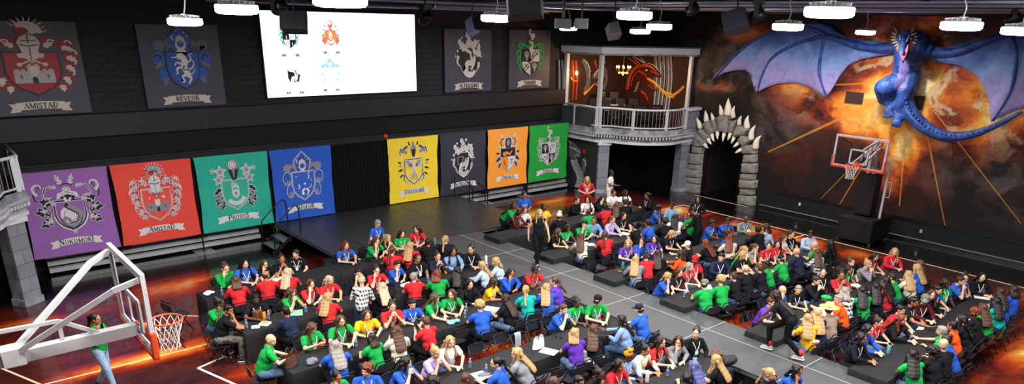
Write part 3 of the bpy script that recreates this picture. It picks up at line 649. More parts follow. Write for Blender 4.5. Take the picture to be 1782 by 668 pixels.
banner('g', 'isibindi', 'ISIBINDI', 21.2, 23.6, '#27a23f', '#1f8a35', '#27a23f', 'green hanging banner with quartered crest and word ISIBINDI')
def drape(x0, x1, z1, label, y=24.2, z0=.02, amp=.045, per=.14):
    q = MB(); n = max(6, int((x1 - x0) / per * 6))
    q.grid(n, 6, lambda a, b_: (x0 + (x1 - x0) * a, y + amp * math.sin(2 * PI * (x0 + (x1 - x0) * a) / per + math.sin(b_ * 2)) * (1.15 - .3 * b_), z0 + (z1 - z0) * b_))
    o = q.build('black_curtain', M_dr, smooth=True); tag(o, label, 'curtain', 'black drapes behind the banners'); return o
drape(11.72, 14.1, 3.1, 'pleated black curtain filling the gap between blue and yellow banners', 24.05, .6)
drape(4.35, 4.85, 3.05, 'black drape strip between the purple and red banners', 24.1, .5)
drape(6.8, 7.15, 3.05, 'black drape strip between the red and teal banners', 24.1, .5)
drape(9.3, 9.6, 3.05, 'black drape strip between the teal and blue banners', 24.1, .4)
drape(16.25, 16.6, 3.05, 'black drape strip between the yellow and charcoal banners', 24.1, .6)
drape(18.65, 19.0, 3.05, 'black drape strip between the charcoal and orange banners', 24.1, .4)
drape(21.05, 21.3, 3.05, 'black drape strip between the orange and green banners', 24.1, .1)
for x, lab in ((6.98, 'black upright pole with foot plate between red and teal banners'), (9.45, 'black upright pole with foot plate between teal and blue banners'), (18.83, 'black upright pole with foot plate between charcoal and orange banners'), (21.16, 'black upright pole with foot plate between orange and green banners')):
    t = thing('drape_pole', lab, 'pole', (x, 24.08, 0), group='banner poles')
    q = MB(); q.tube([(0, 0, .01), (0, 0, 3.16)], .025); q.build('upright', M_steel, t)
    q = MB(); q.bb(-.3, .3, -.3, .3, 0, .012); q.build('foot_plate', M_grey, t)
# small red ball on the curtain pole end
q = MB(); q.ell((0, 0, 0), (.09, .09, .09)); tag(q.build('red_ball', mat('red ball', '#d8342a', .5), loc=(14.0, 24.0, 3.24), smooth=True), 'small red ball at the top corner of the yellow banner', 'ball')

# ---------------------------------------------------------------- crest boards on the stage wall
M_board = mat('crest board', '#444454', .45, vs=1.5)
def board(kind, word, x0, x1, z0, z1, c1, c2, lt, label, cx=0, extra=None):
    W = (x1 - x0) / 2; H = (z1 - z0) / 2
    t = thing('crest_board', label, 'wall crest', ((x0 + x1) / 2, 25.0, (z0 + z1) / 2))
    q = MB(); q.bb(-W, W, -.12, -.012, -H, H); bevel(q.build('panel', M_board, t), .015)
    cm = dict(CRC); cm['lt'] = lt; cm['c1'] = c1; cm['c2'] = c2; cm['dk'] = '#15151b'; cm['sc'] = '#d8d2c8'; cm['gr'] = extra or '#8f8f98'
    gr = crest(kind) + scroll(word, y=-.97, w_=.6, bf=False, h=.145)
    su = {'amistad': 1.02, 'reveur': .78, 'altruismo': .8, 'isibindi': .84}[kind]
    f = lambda u, v, w_: (u * W * (su if v > -.8 else .8) + cx, -.12 - w_, v * H * .82)
    for key in ('c1', 'c2', 'dk', 'gr', 'lt', 'cr', 'sc', 'tx'):
        if not any(g[0] == key for g in gr): continue
        q = MB(); flat_polys(q, gr, key, f, .0, .014, True)
        q.build({'sc': 'name_scroll', 'tx': 'lettering'}.get(key, 'relief'), mat('relief ' + cm[key], cm[key], .5, var=.08), t)
board('amistad', 'AMISTAD', 2.1, 4.62, 4.56, 7.08, '#8f1f2e', '#a8202c', '#d9cfc4', 'large dark wall board with red castle crest, AMISTAD name scroll', .0, '#b9b4b4')
board('reveur', 'RÊVEUR', 6.16, 8.58, 4.58, 7.05, '#3d5fb0', '#2a5cb8', '#e2e2e6', 'large dark wall board with blue unicorn crest, RÊVEUR name scroll', .0, '#6b6f80')
board('altruismo', 'ALTRUISMO', 17.36, 19.75, 4.6, 7.05, '#dcd6cc', '#dcd6cc', '#dcd6cc', 'large dark wall board with white swan crest, ALTRUISMO name scroll')
board('isibindi', 'ISIBINDI', 20.72, 23.1, 4.6, 7.05, '#1f9a48', '#1f9a48', '#dcd6cc', 'large dark wall board with green and white crest, ISIBINDI name scroll')

# ---------------------------------------------------------------- projection screen
t = thing('projection_screen', 'large bright white projection screen showing four small crests', 'screen', (13.0, 24.9, 6.13))
q = MB(); q.bb(-3.05, 3.05, .0, .06, -1.43, 1.43); q.build('frame', M_blk, t)
M_scr = NT('lit screen'); M_scr.set((0.9, 0.9, 0.92, 1), .8, emit=(1, 1, 1.0, 1), estr=1.15); M_scr = M_scr.m
q = MB(); q.bb(-3.0, 3.0, -.02, .0, -1.39, 1.39); q.build('lit_surface', M_scr, t)
def emat(name, c, s):
    t_ = NT(name); t_.set(lin(c), .8, emit=lin(c), estr=s); return t_.m
SC = {'g': emat('screen green', '#3f9f6a', .75), 'o': emat('screen orange', '#f08a4a', .95), 'k': emat('screen dark', '#2a2c3c', .35), 'b': emat('screen blue', '#8fc4e8', .95), 'r': emat('screen red', '#e66a5a', .9), 'w': emat('screen paper', '#ffffff', 1.1)}
for kind, cx, cz, prim, sec in (('isibindi', -2.05, .52, 'g', 'k'), ('protos', -.52, .6, 'o', 'r'), ('altruismo', -2.0, -.72, 'k', 'k'), ('reveur', -.62, -.68, 'b', 'b')):
    gr = crest(kind); f = lambda u, v, w_: (cx + u * .42, -.02 - w_, cz + v * .46)
    for key, mm in (('dk', SC[sec]), ('c1', SC[prim]), ('c2', SC['w']), ('gr', SC[sec]), ('lt', SC['w'])):
        q = MB(); flat_polys(q, gr, key, f, .002, .0015, False)
        if q.v: q.build('screen_crest', mm, t)
    q = MB()
    for s in (-1, 1):
        for k in range(3): q.bb(cx + s * .24 - .07 + k * .05, cx + s * .24 - .035 + k * .05, -.03, -.024, cz - .58, cz - .5)
    q.build('screen_caption', SC['k'], t)
# ---------------------------------------------------------------- castle balcony (in the corner) and its twin at the far left
M_st = (lambda t: t.set(t.ramp(t.noise(t.obj(), 2.2, 6, .6)[0], [(.3, lin('#5c6068')), (.5, lin('#8b9098')), (.7, lin('#b9bdc4'))]), .55, spec=.4))(NT('painted castle stone'))
def stoneblock():
    t = NT('painted stone block'); s = t.sep(t.obj())
    br = t.n('ShaderNodeTexBrick'); t.l(t.comb(t.math('ADD', s[0], s[1]), s[2], 0.0), br.inputs['Vector']); br.inputs['Scale'].default_value = 1
    br.inputs['Brick Width'].default_value = .62; br.inputs['Row Height'].default_value = .38; br.inputs['Mortar Size'].default_value = .008
    br.inputs['Color1'].default_value = lin('#8c919b'); br.inputs['Color2'].default_value = lin('#7a7f89'); br.inputs['Mortar'].default_value = lin('#4a4d55')
    n, _ = t.noise(t.obj(), 4, 4)
    return t.set(t.mix(t.math('MULTIPLY', n, .4), br.outputs['Color'], lin('#5f646e')), .6)
M_sb = stoneblock()
M_stl = mat('pale castle trim', '#d2d6de', .4, .1)
M_std = mat('dark castle trim', '#3d4048', .5)
M_blackin = mat('unlit curtain', '#040405', .9, spec=.05)  # black cloth of the curtain in the balcony opening
def balcony(name, label, mx, dy=0.0):
    """plan is written for the right corner; mx mirrors it to the left one"""
    t = thing(name, label, 'balcony', (mx(26.2), 23.0 + dy, 0))
    ox, oy = mx(26.2), 23.0
    def B(mb, nm, m, smooth=False, par=None):
        mb.v = [(mx(x) - ox, y - oy, z) for x, y, z in mb.v]
        return mb.build(nm, m, par or t, smooth=smooth)
    # plan outline of the deck edge
    arc = crom([(24.55, 22.2), (24.75, 21.55), (25.15, 20.95), (25.75, 20.5), (26.5, 20.25), (27.0, 20.3)], 5)
    edge = [(24.05, 24.95), (24.05, 22.75), (24.3, 22.45)] + arc + [(27.3, 20.35), (28.35, 20.35)]
    E_ = [np.array(p) for p in edge]
    def off(d):
        out = []
        for i, p in enumerate(E_):
            a = E_[max(i - 1, 0)]; c = E_[min(i + 1, len(E_) - 1)]; v = c - a; v = v / np.hypot(*v); nn = np.array([v[1], -v[0]])
            out.append(tuple(p - nn * -d))
        return out
    ctr = np.array((26.8, 23.5))
    def ring(d): return [tuple(np.array(p) + (np.array(p) - ctr) / np.hypot(*(np.array(p) - ctr)) * d) for p in edge]
    def band(z0, z1, d0, d1, nm, m):
        q = MB(); a, b_ = ring(d0), ring(d1); n = len(a)
        V = [(x, y, z0) for x, y in a] + [(x, y, z1) for x, y in b_]
        inn = ring(-.12)
        V += [(x, y, z0) for x, y in inn] + [(x, y, z1) for x, y in inn]
        F = []
        for i in range(n - 1):
            F += [(i, i + 1, n + i + 1, n + i), (2 * n + i, 3 * n + i, 3 * n + i + 1, 2 * n + i + 1), (n + i, n + i + 1, 3 * n + i + 1, 3 * n + i), (i, 2 * n + i, 2 * n + i + 1, i + 1)]
        q.add(V, F); return B(q, nm, m)
    band(2.36, 2.46, -.02, -.02, 'lower_moulding', M_stl); band(2.46, 2.58, -.06, -.06, 'frieze', M_st)
    band(2.58, 2.72, .0, .0, 'dentil_band', M_std); band(2.72, 2.80, .05, .1, 'cornice', M_stl); band(2.80, 3.02, .02, .02, 'deck_edge', M_st)
    q = MB(); seg = ring(.03)
    for i in range(len(seg) - 1):
        a, b_ = np.array(seg[i]), np.array(seg[i + 1]); L = np.hypot(*(b_ - a)); k = max(1, int(L / .11))
        for j in range(k):
            p = a + (b_ - a) * (j + .5) / k; q.bar((p[0] - .0, p[1], 2.60), (p[0], p[1], 2.70), .05, .05, up=(b_[0] - a[0], b_[1] - a[1], 0))
    B(q, 'dentil_moulding', M_stl)
    q = MB(); q.prism([tuple(p) for p in edge] + [(28.35, 24.95)], 2.98, 3.02); B(q, 'deck_floor', mat('balcony floor', '#2a2426', .7))
    q = MB(); q.prism([tuple(p) for p in ring(-.1)] + [(28.35, 24.95)], 2.36, 2.40); B(q, 'soffit', M_blk)
    # pillars
    for (px, py, ang) in ((24.55, 22.65, .55), (27.95, 20.75, .2)):
        R = Matrix.Rotation(-ang, 3, 'Z')
        q = MB(); q.box((px, py, 1.2), (.5, .42, 2.4), R); P_ = B(q, 'pillar', M_sb)
        q = MB(); q.box((px, py, 2.3), (.62, .54, .14), R); B(q, 'capital', M_stl, par=None)
        q = MB(); q.box((px, py, .09), (.56, .48, .18), R); B(q, 'plinth', M_st, par=None)
    # dark curtain inside the opening, side wall panel
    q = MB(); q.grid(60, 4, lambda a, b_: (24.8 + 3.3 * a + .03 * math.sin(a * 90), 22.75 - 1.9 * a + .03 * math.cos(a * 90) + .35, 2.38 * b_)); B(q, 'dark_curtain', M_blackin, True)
    q = MB(); q.bb(24.3, 24.42, 22.8, 24.95, 0, 2.4); B(q, 'side_panel', mat('dark green panel', '#23282a', .6))
    # balustrade
    rail = ring(-.02)
    q = MB(); q.tube([(x, y, 3.88) for x, y in rail], .045, 8); B(q, 'top_rail', M_stl, True)
    q = MB(); q.tube([(x, y, 3.1) for x, y in rail], .03, 8); B(q, 'bottom_rail', M_stl, True)
    q = MB(); d = 0; last = None; posts = []
    for i in range(len(rail) - 1):
        a, b_ = np.array(rail[i]), np.array(rail[i + 1]); L = np.hypot(*(b_ - a)); s = 0
        while d + (L - s) >= .17:
            s += .17 - d; d = 0; p = a + (b_ - a) * s / L; posts.append(p)
        d += L - s
    for i, p in enumerate(posts):
        if i % 9 == 4: continue
        q.tube([(p[0], p[1], 3.05), (p[0], p[1], 3.86)], .014, 6)
    B(q, 'balusters', M_grey)
    for p in posts[4::9] + [np.array((24.1, 22.75)), np.array((27.35, 20.36))]:
        q = MB(); q.box((p[0], p[1], 3.44), (.1, .1, .88)); B(q, 'rail_post', M_stl)
    # solid parapets at both ends
    q = MB(); q.bb(27.4, 28.35, 20.3, 20.42, 3.0, 3.8); B(q, 'stone_parapet', M_sb)
    q = MB(); q.bb(27.3, 28.35, 20.2, 20.5, 3.8, 3.92); q.bb(27.3, 27.45, 20.28, 20.44, 3.0, 3.8); B(q, 'parapet_cap', M_stl)
    q = MB(); q.bb(24.02, 24.1, 23.0, 24.9, 3.0, 3.8); B(q, 'side_parapet', M_std)
    if dy: return t, B      # the twin at the left has no canopy in view
    # canopy with posts
    can = [(23.95, 24.95), (24.25, 22.75), (28.35, 20.75)]
    def cband(z0, z1, d, nm, m):
        q = MB(); C_ = np.array((27.0, 24.0)); o_ = [np.array(p) + (np.array(p) - C_) / np.hypot(*(np.array(p) - C_)) * d for p in can]; o_[2] = np.array((28.35, o_[2][1])); o_[0] = np.array((o_[0][0], 24.95))
        q.prism([tuple(p) for p in o_] + [(28.35, 24.95)], z0, z1); return B(q, nm, m)
    cband(6.08, 6.16, .02, 'canopy_lintel', M_st); cband(6.16, 6.42, .12, 'canopy_cornice', M_stl); cband(6.42, 6.48, .18, 'canopy_cap', M_std)
    for (px, py, w_) in ((24.32, 22.85, .16), (28.2, 20.95, .14), (24.1, 24.8, .16)):
        q = MB(); q.box((px, py, 4.55), (w_, w_, 3.1)); B(q, 'canopy_post', M_stl)
    return t, B
CB, CBB = balcony('castle_balcony', 'grey castle balcony with curved railing and canopy in the room corner', lambda x: x)
balcony('castle_balcony', 'grey castle balcony cut by the picture edge beside the purple banner', lambda x: 26.3 - x, -.45)
# painted mural inside the balcony (paint on the two walls)
def painted(name, hexc, rough=.7):
    t = NT(name); c = lin(hexc); n, _ = t.noise(t.pos(), 3.0, 6, .65, .5)
    return t.set(t.mix(n, tuple(x * .45 for x in c[:3]) + (1,), tuple(min(1, x * 1.5) for x in c[:3]) + (1,)), rough, spec=.2)
q = MB(); q.bb(24.2, 28.38, 24.93, 24.97, 3.0, 6.1); q.bb(28.33, 28.37, 20.8, 24.95, 3.0, 6.1); struct(q.build('wall_balcony', painted('balcony backdrop', '#38231e')))
PM = {'red': painted('dragon red paint', '#a83a1e'), 'grey': painted('dragon grey paint', '#777c86'), 'org': painted('flame paint', '#e08a2a'), 'cur': painted('curtain paint', '#8d8a90'), 'yel': painted('eye paint', '#ffe9a8'), 'blk': painted('shadow paint', '#141214')}
def wallpaint(name, polys, m, kind=None, off=0.0, thick=.01, W=None):
    q = MB()
    for i, p in enumerate(polys):
        q.prism(p, 0, thick + off + .0005 * i, (lambda u, v, w_: (28.33 - w_, u, v)) if W is None else W)
    o = q.build(name, m); struct(o); return o
def P2(px, py): r = onx(px, py, 28.33); return (r[1], r[2])
def Q2(px, py): r = ony(px, py, 24.93); return (r[0], r[2])
# (crop coordinates of the balcony view: origin 960,60 scale 3.339)
cc = lambda pts, F: [F(960 + a / 3.339, 60 + b_ / 3.339) for a, b_ in pts]
def cr(pts, k=4): return cc(crom(pts, k), P2)
def cq(pts, k=4): return cc(crom(pts, k), Q2)
WQ = lambda u, v, w_: (u, 24.93 - w_, v)
rr = lambda pts, w0, w1=None, F=cr: ribbon(F(pts), w0, w1)
PM.update({'hi': painted('dragon highlight', '#e2703a'), 'lite': painted('pale paint', '#c9c6cc'), 'mid': painted('mid grey paint', '#5b5f6a'), 'dark': painted('dark red paint', '#4a1610')})
# hanging curtains, painted fold by fold
wallpaint('wall_painting', [rr([(x, 128), (x + 4 * math.sin(x), 260), (x - 14 * (x > 600), 445)], .10, .13) for x in (600, 622, 646, 668, 690)], PM['mid'], off=.001)
wallpaint('wall_painting', [rr([(x, 128), (x + 5, 260), (x - 16 * (x > 600), 445)], .03, .05) for x in (606, 630, 652, 676, 694)], PM['lite'], off=.004)
wallpaint('wall_painting', [rr([(x, 135), (x + 2, 330)], .12, .14) for x in (338, 362, 386, 408)], PM['mid'], off=.001)
wallpaint('wall_painting', [rr([(x, 135), (x + 2, 330)], .04, .06) for x in (346, 352, 372, 396)], PM['lite'], off=.004)
wallpaint('wall_painting', [rr([(x, 150), (x + 3, 250), (x, 470)], .09, .1, cq) for x in (38, 58, 78, 96)], PM['mid'], W=WQ, off=.001)
wallpaint('wall_painting', [rr([(x, 150), (x + 3, 250), (x, 470)], .03, .05, cq) for x in (44, 64, 86)], PM['lite'], W=WQ, off=.004)
# red dragon head and neck
wallpaint('wall_painting', [cc(crom([(425, 335), (436, 262), (462, 200), (500, 172), (545, 165), (598, 190), (636, 232), (632, 250), (596, 246), (566, 240), (548, 258), (572, 286), (612, 318), (600, 330), (556, 312), (520, 280), (500, 292), (478, 335)], 3, True), P2), cc([(500, 335), (520, 318), (556, 335), (574, 380), (552, 402), (530, 392), (520, 360)], P2)], PM['dark'], off=.008)
wallpaint('wall_painting', [rr([(440, 320), (452, 250), (480, 200), (520, 182), (560, 184)], .22, .1), rr([(540, 178), (580, 190), (624, 232)], .14, .05), rr([(556, 252), (584, 290), (610, 320)], .09, .03), rr([(505, 210), (540, 230), (556, 250)], .12, .05), rr([(520, 330), (545, 345), (560, 384)], .1, .05)], PM['red'], off=.012)
wallpaint('wall_painting', [rr([(448, 300), (460, 240), (490, 200)], .05, .02), rr([(462, 300), (476, 246), (504, 212)], .04, .02), rr([(530, 176), (570, 184), (610, 212)], .05, .02), rr([(576, 214), (600, 222), (626, 240)], .04, .02), rr([(500, 176), (462, 146), (440, 134)], .05, .01), rr([(514, 172), (480, 140), (470, 128)], .05, .01), rr([(560, 292), (590, 314), (606, 324)], .03, .01), rr([(524, 336), (548, 352), (560, 372)], .03, .01)], PM['hi'], off=.016)
wallpaint('wall_painting', [rr([(540, 166), (500, 140), (476, 128)], .05, .01), rr([(556, 168), (590, 176), (636, 222)], .03, .02), rr([(548, 166), (526, 142), (516, 132)], .04, .01)] + [rr([(480 + 5 * k, 332 - 12 * k), (496 + 4 * k, 322 - 12 * k)], .03, .02) for k in range(5)], PM['lite'], off=.018)
wallpaint('wall_painting', [cc(circ(553, 208, 7, 5), P2)], PM['yel'], off=.02)
wallpaint('wall_painting', [rr([(556, 254), (600, 278), (650, 330), (700, 352), (740, 330), (770, 300)], .1, .12), rr([(570, 262), (620, 300), (672, 352), (712, 362)], .06, .1)], PM['org'], off=.02)
wallpaint('wall_painting', [rr([(566, 256), (610, 286), (656, 330), (700, 344)], .05, .05), rr([(640, 330), (676, 358), (700, 366)], .04, .02)], painted('flame core paint', '#ffd23c'), off=.024)
# two grey dragons on the adjoining wall
wallpaint('wall_painting', [rr([(196, 330), (214, 270), (206, 200), (190, 160), (176, 150)], .3, .2, cq), cc(crom([(236, 246), (256, 210), (286, 190), (316, 196), (318, 226), (296, 262), (268, 300), (250, 290), (276, 254), (248, 258)], 3, True), Q2), rr([(300, 200), (318, 250), (300, 320)], .16, .2, cq)], PM['mid'], W=WQ, off=.008)
wallpaint('wall_painting', [rr([(244, 240), (268, 208), (300, 196)], .07, .03, cq), rr([(262, 296), (284, 262), (300, 240)], .05, .02, cq), rr([(204, 160), (220, 200), (216, 250)], .05, .02, cq), rr([(290, 190), (308, 160), (300, 150)], .04, .01, cq), rr([(186, 150), (210, 170), (226, 220)], .03, .01, cq)], PM['lite'], W=WQ, off=.012)
wallpaint('wall_painting', [cc(circ(284, 214, 5, 4), Q2)], PM['yel'], W=WQ, off=.016)
wallpaint('wall_painting', [rr([(250, 282), (226, 310), (206, 330), (186, 345)], .05, .16, cq), rr([(110, 250), (130, 270), (145, 268)], .08, .03, cq)], PM['org'], W=WQ, off=.012)
wallpaint('wall_painting', [rr([(x, 150), (x + 8, 260), (x, 380)], .12, .08, cq) for x in (120, 140)] + [rr([(250, 150), (262, 200)], .14, .05, cq)], PM['red'], W=WQ, off=.004)
# grey dragon painted on the panel beside the left pillar
q = MB(); F3 = lambda a, b_: (lambda r: (r[1], r[2]))(onx(960 + a / 4.45, 200 + b_ / 4.45, 24.29))
W3 = lambda u, v, w_: (24.3 - w_, u, v)
ribs = [ribbon([F3(x - 26, y + 6), F3(x, y + 12), F3(x + 24, y - 2)], .05, .03) for x, y in crom([(172, 345), (188, 395), (214, 450), (222, 500), (205, 545)], 4)]
neck = ribbon([F3(*p) for p in crom([(170, 330), (185, 390), (215, 450), (225, 500), (205, 550)], 4)], .42, .5)
head = [F3(*p) for p in [(130, 240), (150, 200), (185, 225), (230, 280), (215, 330), (185, 320), (170, 350), (135, 320)]]
wallpaint('wall_painting', [neck, head, [F3(*p) for p in [(235, 340), (265, 330), (270, 390), (245, 480), (235, 400)]]], PM['mid'], W=W3)
wallpaint('wall_painting', ribs + [ribbon([F3(140, 245), F3(170, 262), F3(222, 292)], .06, .03), ribbon([F3(150, 225), F3(140, 205), F3(120, 190)], .05, .01), ribbon([F3(180, 316), F3(200, 306), F3(216, 322)], .03, .02), ribbon([F3(246, 345), F3(262, 360), F3(262, 400)], .05, .02)], PM['lite'], W=W3, off=.006)
wallpaint('wall_painting', [circ(*F3(186, 262), .05, .035)], PM['yel'], W=W3, off=.012)
wallpaint('wall_painting', [[F3(*p) for p in [(244, 268), (262, 266), (262, 296), (244, 298)]]], mat('red light', '#d8261c', .4), W=W3, off=.01)

# black leather theatre chairs on the balcony
M_lea = mat('black leather', '#120b08', .3, spec=.22)
def armchair(x, y, z, rz, label):
    t = thing('leather_armchair', label, 'armchair', (x, y, z), rz, 'leather armchairs on the castle balcony')
    q = MB(); q.box((0, 0, .3), (.5, .56, .26)); bevel(q.build('seat', M_lea, t), .06, 3)
    q = MB(); q.box((0, .27, .64), (.54, .2, .6), Matrix.Rotation(-.15, 3, 'X')); bevel(q.build('backrest', M_lea, t), .08, 3)
    for s in (-1, 1):
        q = MB(); q.box((s * .27, -.02, .32), (.13, .6, .5)); bevel(q.build('armrest', M_lea, t), .05, 3)
    q = MB(); q.box((0, 0, .08), (.5, .5, .16)); q.build('base', M_blk, t)
rnk = ('front', 'middle', 'back')
for r, (lst, z0) in enumerate((([(25.05, 22.5), (25.62, 22.15), (26.2, 21.8), (26.8, 21.45)], 3.02), ([(24.9, 23.62), (25.45, 23.32), (26.0, 22.98), (26.55, 22.65)], 3.24), ([(25.85, 24.1), (26.42, 23.78)], 3.46))):
    for k, (px, py) in enumerate(lst):
        armchair(px, py, z0, math.radians(-32), 'black leather armchair in the %s row of the balcony, %s from its left' % (rnk[r], ('first', 'second', 'third', 'fourth', 'fifth')[k]))
q = MB(); q.prism([(24.45, 23.25), (27.2, 21.75), (28.3, 22.2), (28.3, 24.9), (24.45, 24.9)], 3.02, 3.24); q.prism([(25.2, 24.1), (27.0, 23.05), (28.3, 23.4), (28.3, 24.9), (25.2, 24.9)], 3.24, 3.46); o = q.build('seating_riser', M_blk)
tag(o, 'low black tiered platform under the balcony armchairs', 'platform')
# chandelier
M_warm = NT('warm bulb'); M_warm.set(lin('#ffd9a0'), .4, emit=lin('#ffc070'), estr=14); M_warm = M_warm.m
M_brass = mat('brass', '#b8893a', .3, .8)
cx_, cy_ = ony(1085, 118, 22.7)[0], 22.7
t = thing('chandelier', 'small brass chandelier with glowing bulbs hanging in the balcony', 'chandelier', (cx_, cy_, 5.5))
q = MB(); q.tube([(0, 0, .1), (0, 0, .58)], .012); q.build('chain', M_brass, t)
q = MB(); q.lathe([(.01, -.28), (.05, -.22), (.02, -.1), (.06, 0), (.02, .12)], n=10); 
for k in range(8):
    a = k * PI / 4; c, s = math.cos(a), math.sin(a); q.tube(crom([(0, 0, -.1), (.15 * c, .15 * s, -.16), (.3 * c, .3 * s, -.02), (.3 * c, .3 * s, .03)], 3), .01, 6)
q.build('arms', M_brass, t, smooth=True)
for k in range(8):
    a = k * PI / 4; q = MB(); q.ell((.3 * math.cos(a), .3 * math.sin(a), .08), (.03, .03, .05), n=8, m=6); q.build('bulb', M_warm, t, smooth=True)
q = MB()
for k in range(14):
    a = k * PI / 7; q.ell((.22 * math.cos(a), .22 * math.sin(a), -.18), (.014, .014, .03), n=6, m=4)
q.build('crystals', mat('crystal', '#e8e4dc', .05, spec=.8), t)
def plight(loc, e, c, r=.1):
    ld = bpy.data.lights.new('light', 'POINT'); ld.energy = e; ld.color = lin(c)[:3]; ld.shadow_soft_size = r
    o = bpy.data.objects.new('light', ld); COL.objects.link(o); o.location = loc; return o
plight((cx_, cy_, 5.2), 170, '#ffc688', .25)
t = thing('wall_sconce', 'glowing wall sconce at the left side of the balcony', 'wall lamp', (24.75, 24.8, 5.1))
q = MB(); q.ell((0, 0, .1), (.06, .06, .1), n=8, m=6); q.build('shade', M_warm, t, smooth=True)
q = MB(); q.tube([(0, .12, -.25), (0, 0, -.15), (0, 0, .02)], .02); q.build('bracket', M_brass, t)
plight((24.75, 24.6, 5.2), 14, '#ffc688', .06)

# ---------------------------------------------------------------- fanged stone arch
def rockmat(name, a, b_):
    t = NT(name); n, _ = t.noise(t.obj(), 3.5, 8, .65); v = t.n('ShaderNodeTexVoronoi', feature='DISTANCE_TO_EDGE'); t.l(t.obj(), v.inputs['Vector']); v.inputs['Scale'].default_value = 2.2
    cr = t.math('LESS_THAN', v.outputs['Distance'], .02)
    t.bump(n, .7, .03)
    return t.set(t.mix(t.math('MULTIPLY', cr, .35), t.mix(n, lin(a), lin(b_)), lin('#3a3835')), .75, spec=.2)
M_rock = rockmat('grey boulder', '#5f5d5a', '#a8a5a0')
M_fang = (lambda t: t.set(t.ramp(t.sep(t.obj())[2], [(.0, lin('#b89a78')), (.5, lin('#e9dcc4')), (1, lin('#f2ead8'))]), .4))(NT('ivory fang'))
def A2(px, py): r = onx(1190 + px / 3.0375, 150 + py / 3.0375, X2 - .1); return np.array((r[1], r[2]))
t = thing('stone_arch', 'grey boulder archway with ivory fangs on the dark wall', 'archway', (X2, 18.6, 0))
rnd = random.Random(3)
def rock(poly, dep):
    c = np.mean(poly, 0); q = MB(); P_ = crom([tuple(c + (p - c) * .985) for p in poly], 3, True)
    lay = [(0, 1.0), (dep * .6, 1.0), (dep * .9, .93), (dep, .8)]
    V = []; F = []; n = len(P_)
    for d, s in lay:
        for p in P_:
            pp = c + (np.array(p) - c) * s; V.append((-d - .01 * rnd.random() * (d > 0), pp[0] - 18.6, pp[1]))
    for k in range(len(lay) - 1):
        for i in range(n): F.append((k * n + i, k * n + (i + 1) % n, (k + 1) * n + (i + 1) % n, (k + 1) * n + i))
    F.append(tuple(range(n))); F.append(tuple((len(lay) - 1) * n + i for i in range(n)))
    q.add(V, F); return q.build('boulder', M_rock, t, smooth=True)
def quad(a, b_, c, d): return [A2(*a), (A2(*a) + A2(*b_)) / 2, A2(*b_), (A2(*b_) + A2(*c)) / 2, A2(*c), (A2(*c) + A2(*d)) / 2, A2(*d), (A2(*d) + A2(*a)) / 2]
for q4 in ([(4, 500), (82, 520), (78, 568), (0, 556)], [(18, 478), (86, 484), (84, 516), (16, 506)], [(20, 436), (90, 440), (88, 482), (14, 476)], [(30, 410), (92, 416), (90, 440), (30, 436)], [(34, 354), (98, 358), (92, 414), (34, 408)], [(48, 312), (106, 326), (98, 356), (46, 350)],
           [(50, 262), (74, 240), (130, 288), (106, 322)], [(52, 255), (104, 318), (60, 318), (48, 290)], [(78, 236), (98, 222), (148, 262), (126, 288)], [(106, 200), (134, 178), (168, 240), (142, 258)], [(150, 182), (172, 176), (182, 238), (166, 242)], [(172, 172), (206, 150), (238, 158), (252, 174), (238, 244), (186, 240)][0:4],
           [(190, 160), (246, 158), (238, 246), (190, 236)], [(258, 184), (288, 176), (262, 246), (240, 242)], [(292, 206), (350, 226), (326, 258), (270, 262)], [(286, 216), (300, 206), (282, 270), (268, 258)], [(312, 254), (362, 284), (322, 318), (290, 286)], [(306, 312), (382, 308), (386, 356), (312, 356)],
           [(322, 362), (384, 360), (382, 402), (316, 402)], [(312, 406), (386, 408), (382, 460), (310, 456)], [(306, 462), (376, 466), (374, 494), (304, 490)], [(302, 492), (386, 498), (380, 540), (300, 534)], [(300, 538), (372, 544), (370, 574), (300, 572)], [(290, 574), (378, 582), (372, 634), (288, 620)]):
    pol = quad(*q4); rock(pol, rnd.uniform(.22, .34))
def fang(base, tip, wd, bend=.0):
    a, b_ = A2(*base), A2(*tip); q = MB(); d = b_ - a; nn = np.array([-d[1], d[0]])
    pts = []; rs = []
    for i in range(9):
        s = i / 8; p = a + d * s + nn * bend * math.sin(PI * s); pts.append((-.16 - .12 * math.sin(s * 1.5), p[0] - 18.6, p[1])); rs.append(wd * (1 - s) ** .7 * (1 + .25 * math.sin(PI * s)) + .004)
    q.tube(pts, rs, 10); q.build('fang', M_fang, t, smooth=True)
for base, tip, w_, bd in (((54, 262), (42, 206), .115, .05), ((92, 220), (80, 164), .115, .06), ((124, 184), (126, 126), .12, .05), ((160, 178), (158, 138), .085, .04), ((204, 150), (202, 94), .105, .06), ((238, 150), (248, 62), .17, .02), ((266, 164), (282, 102), .1, -.08), ((298, 202), (318, 154), .09, -.08), ((340, 220), (354, 152), .13, -.08), ((360, 280), (392, 204), .13, -.1), ((384, 328), (422, 258), .14, -.12),
                          ((112, 300), (142, 326), .09, .05), ((132, 272), (160, 306), .09, .05), ((154, 254), (174, 292), .085, .04), ((184, 238), (192, 280), .085, .03), ((220, 244), (218, 292), .085, 0), ((252, 248), (244, 286), .08, -.03), ((272, 266), (262, 304), .08, -.04), ((294, 298), (272, 322), .08, -.04), ((308, 332), (282, 352), .08, -.03)):
    fang(base, tip, w_, bd)

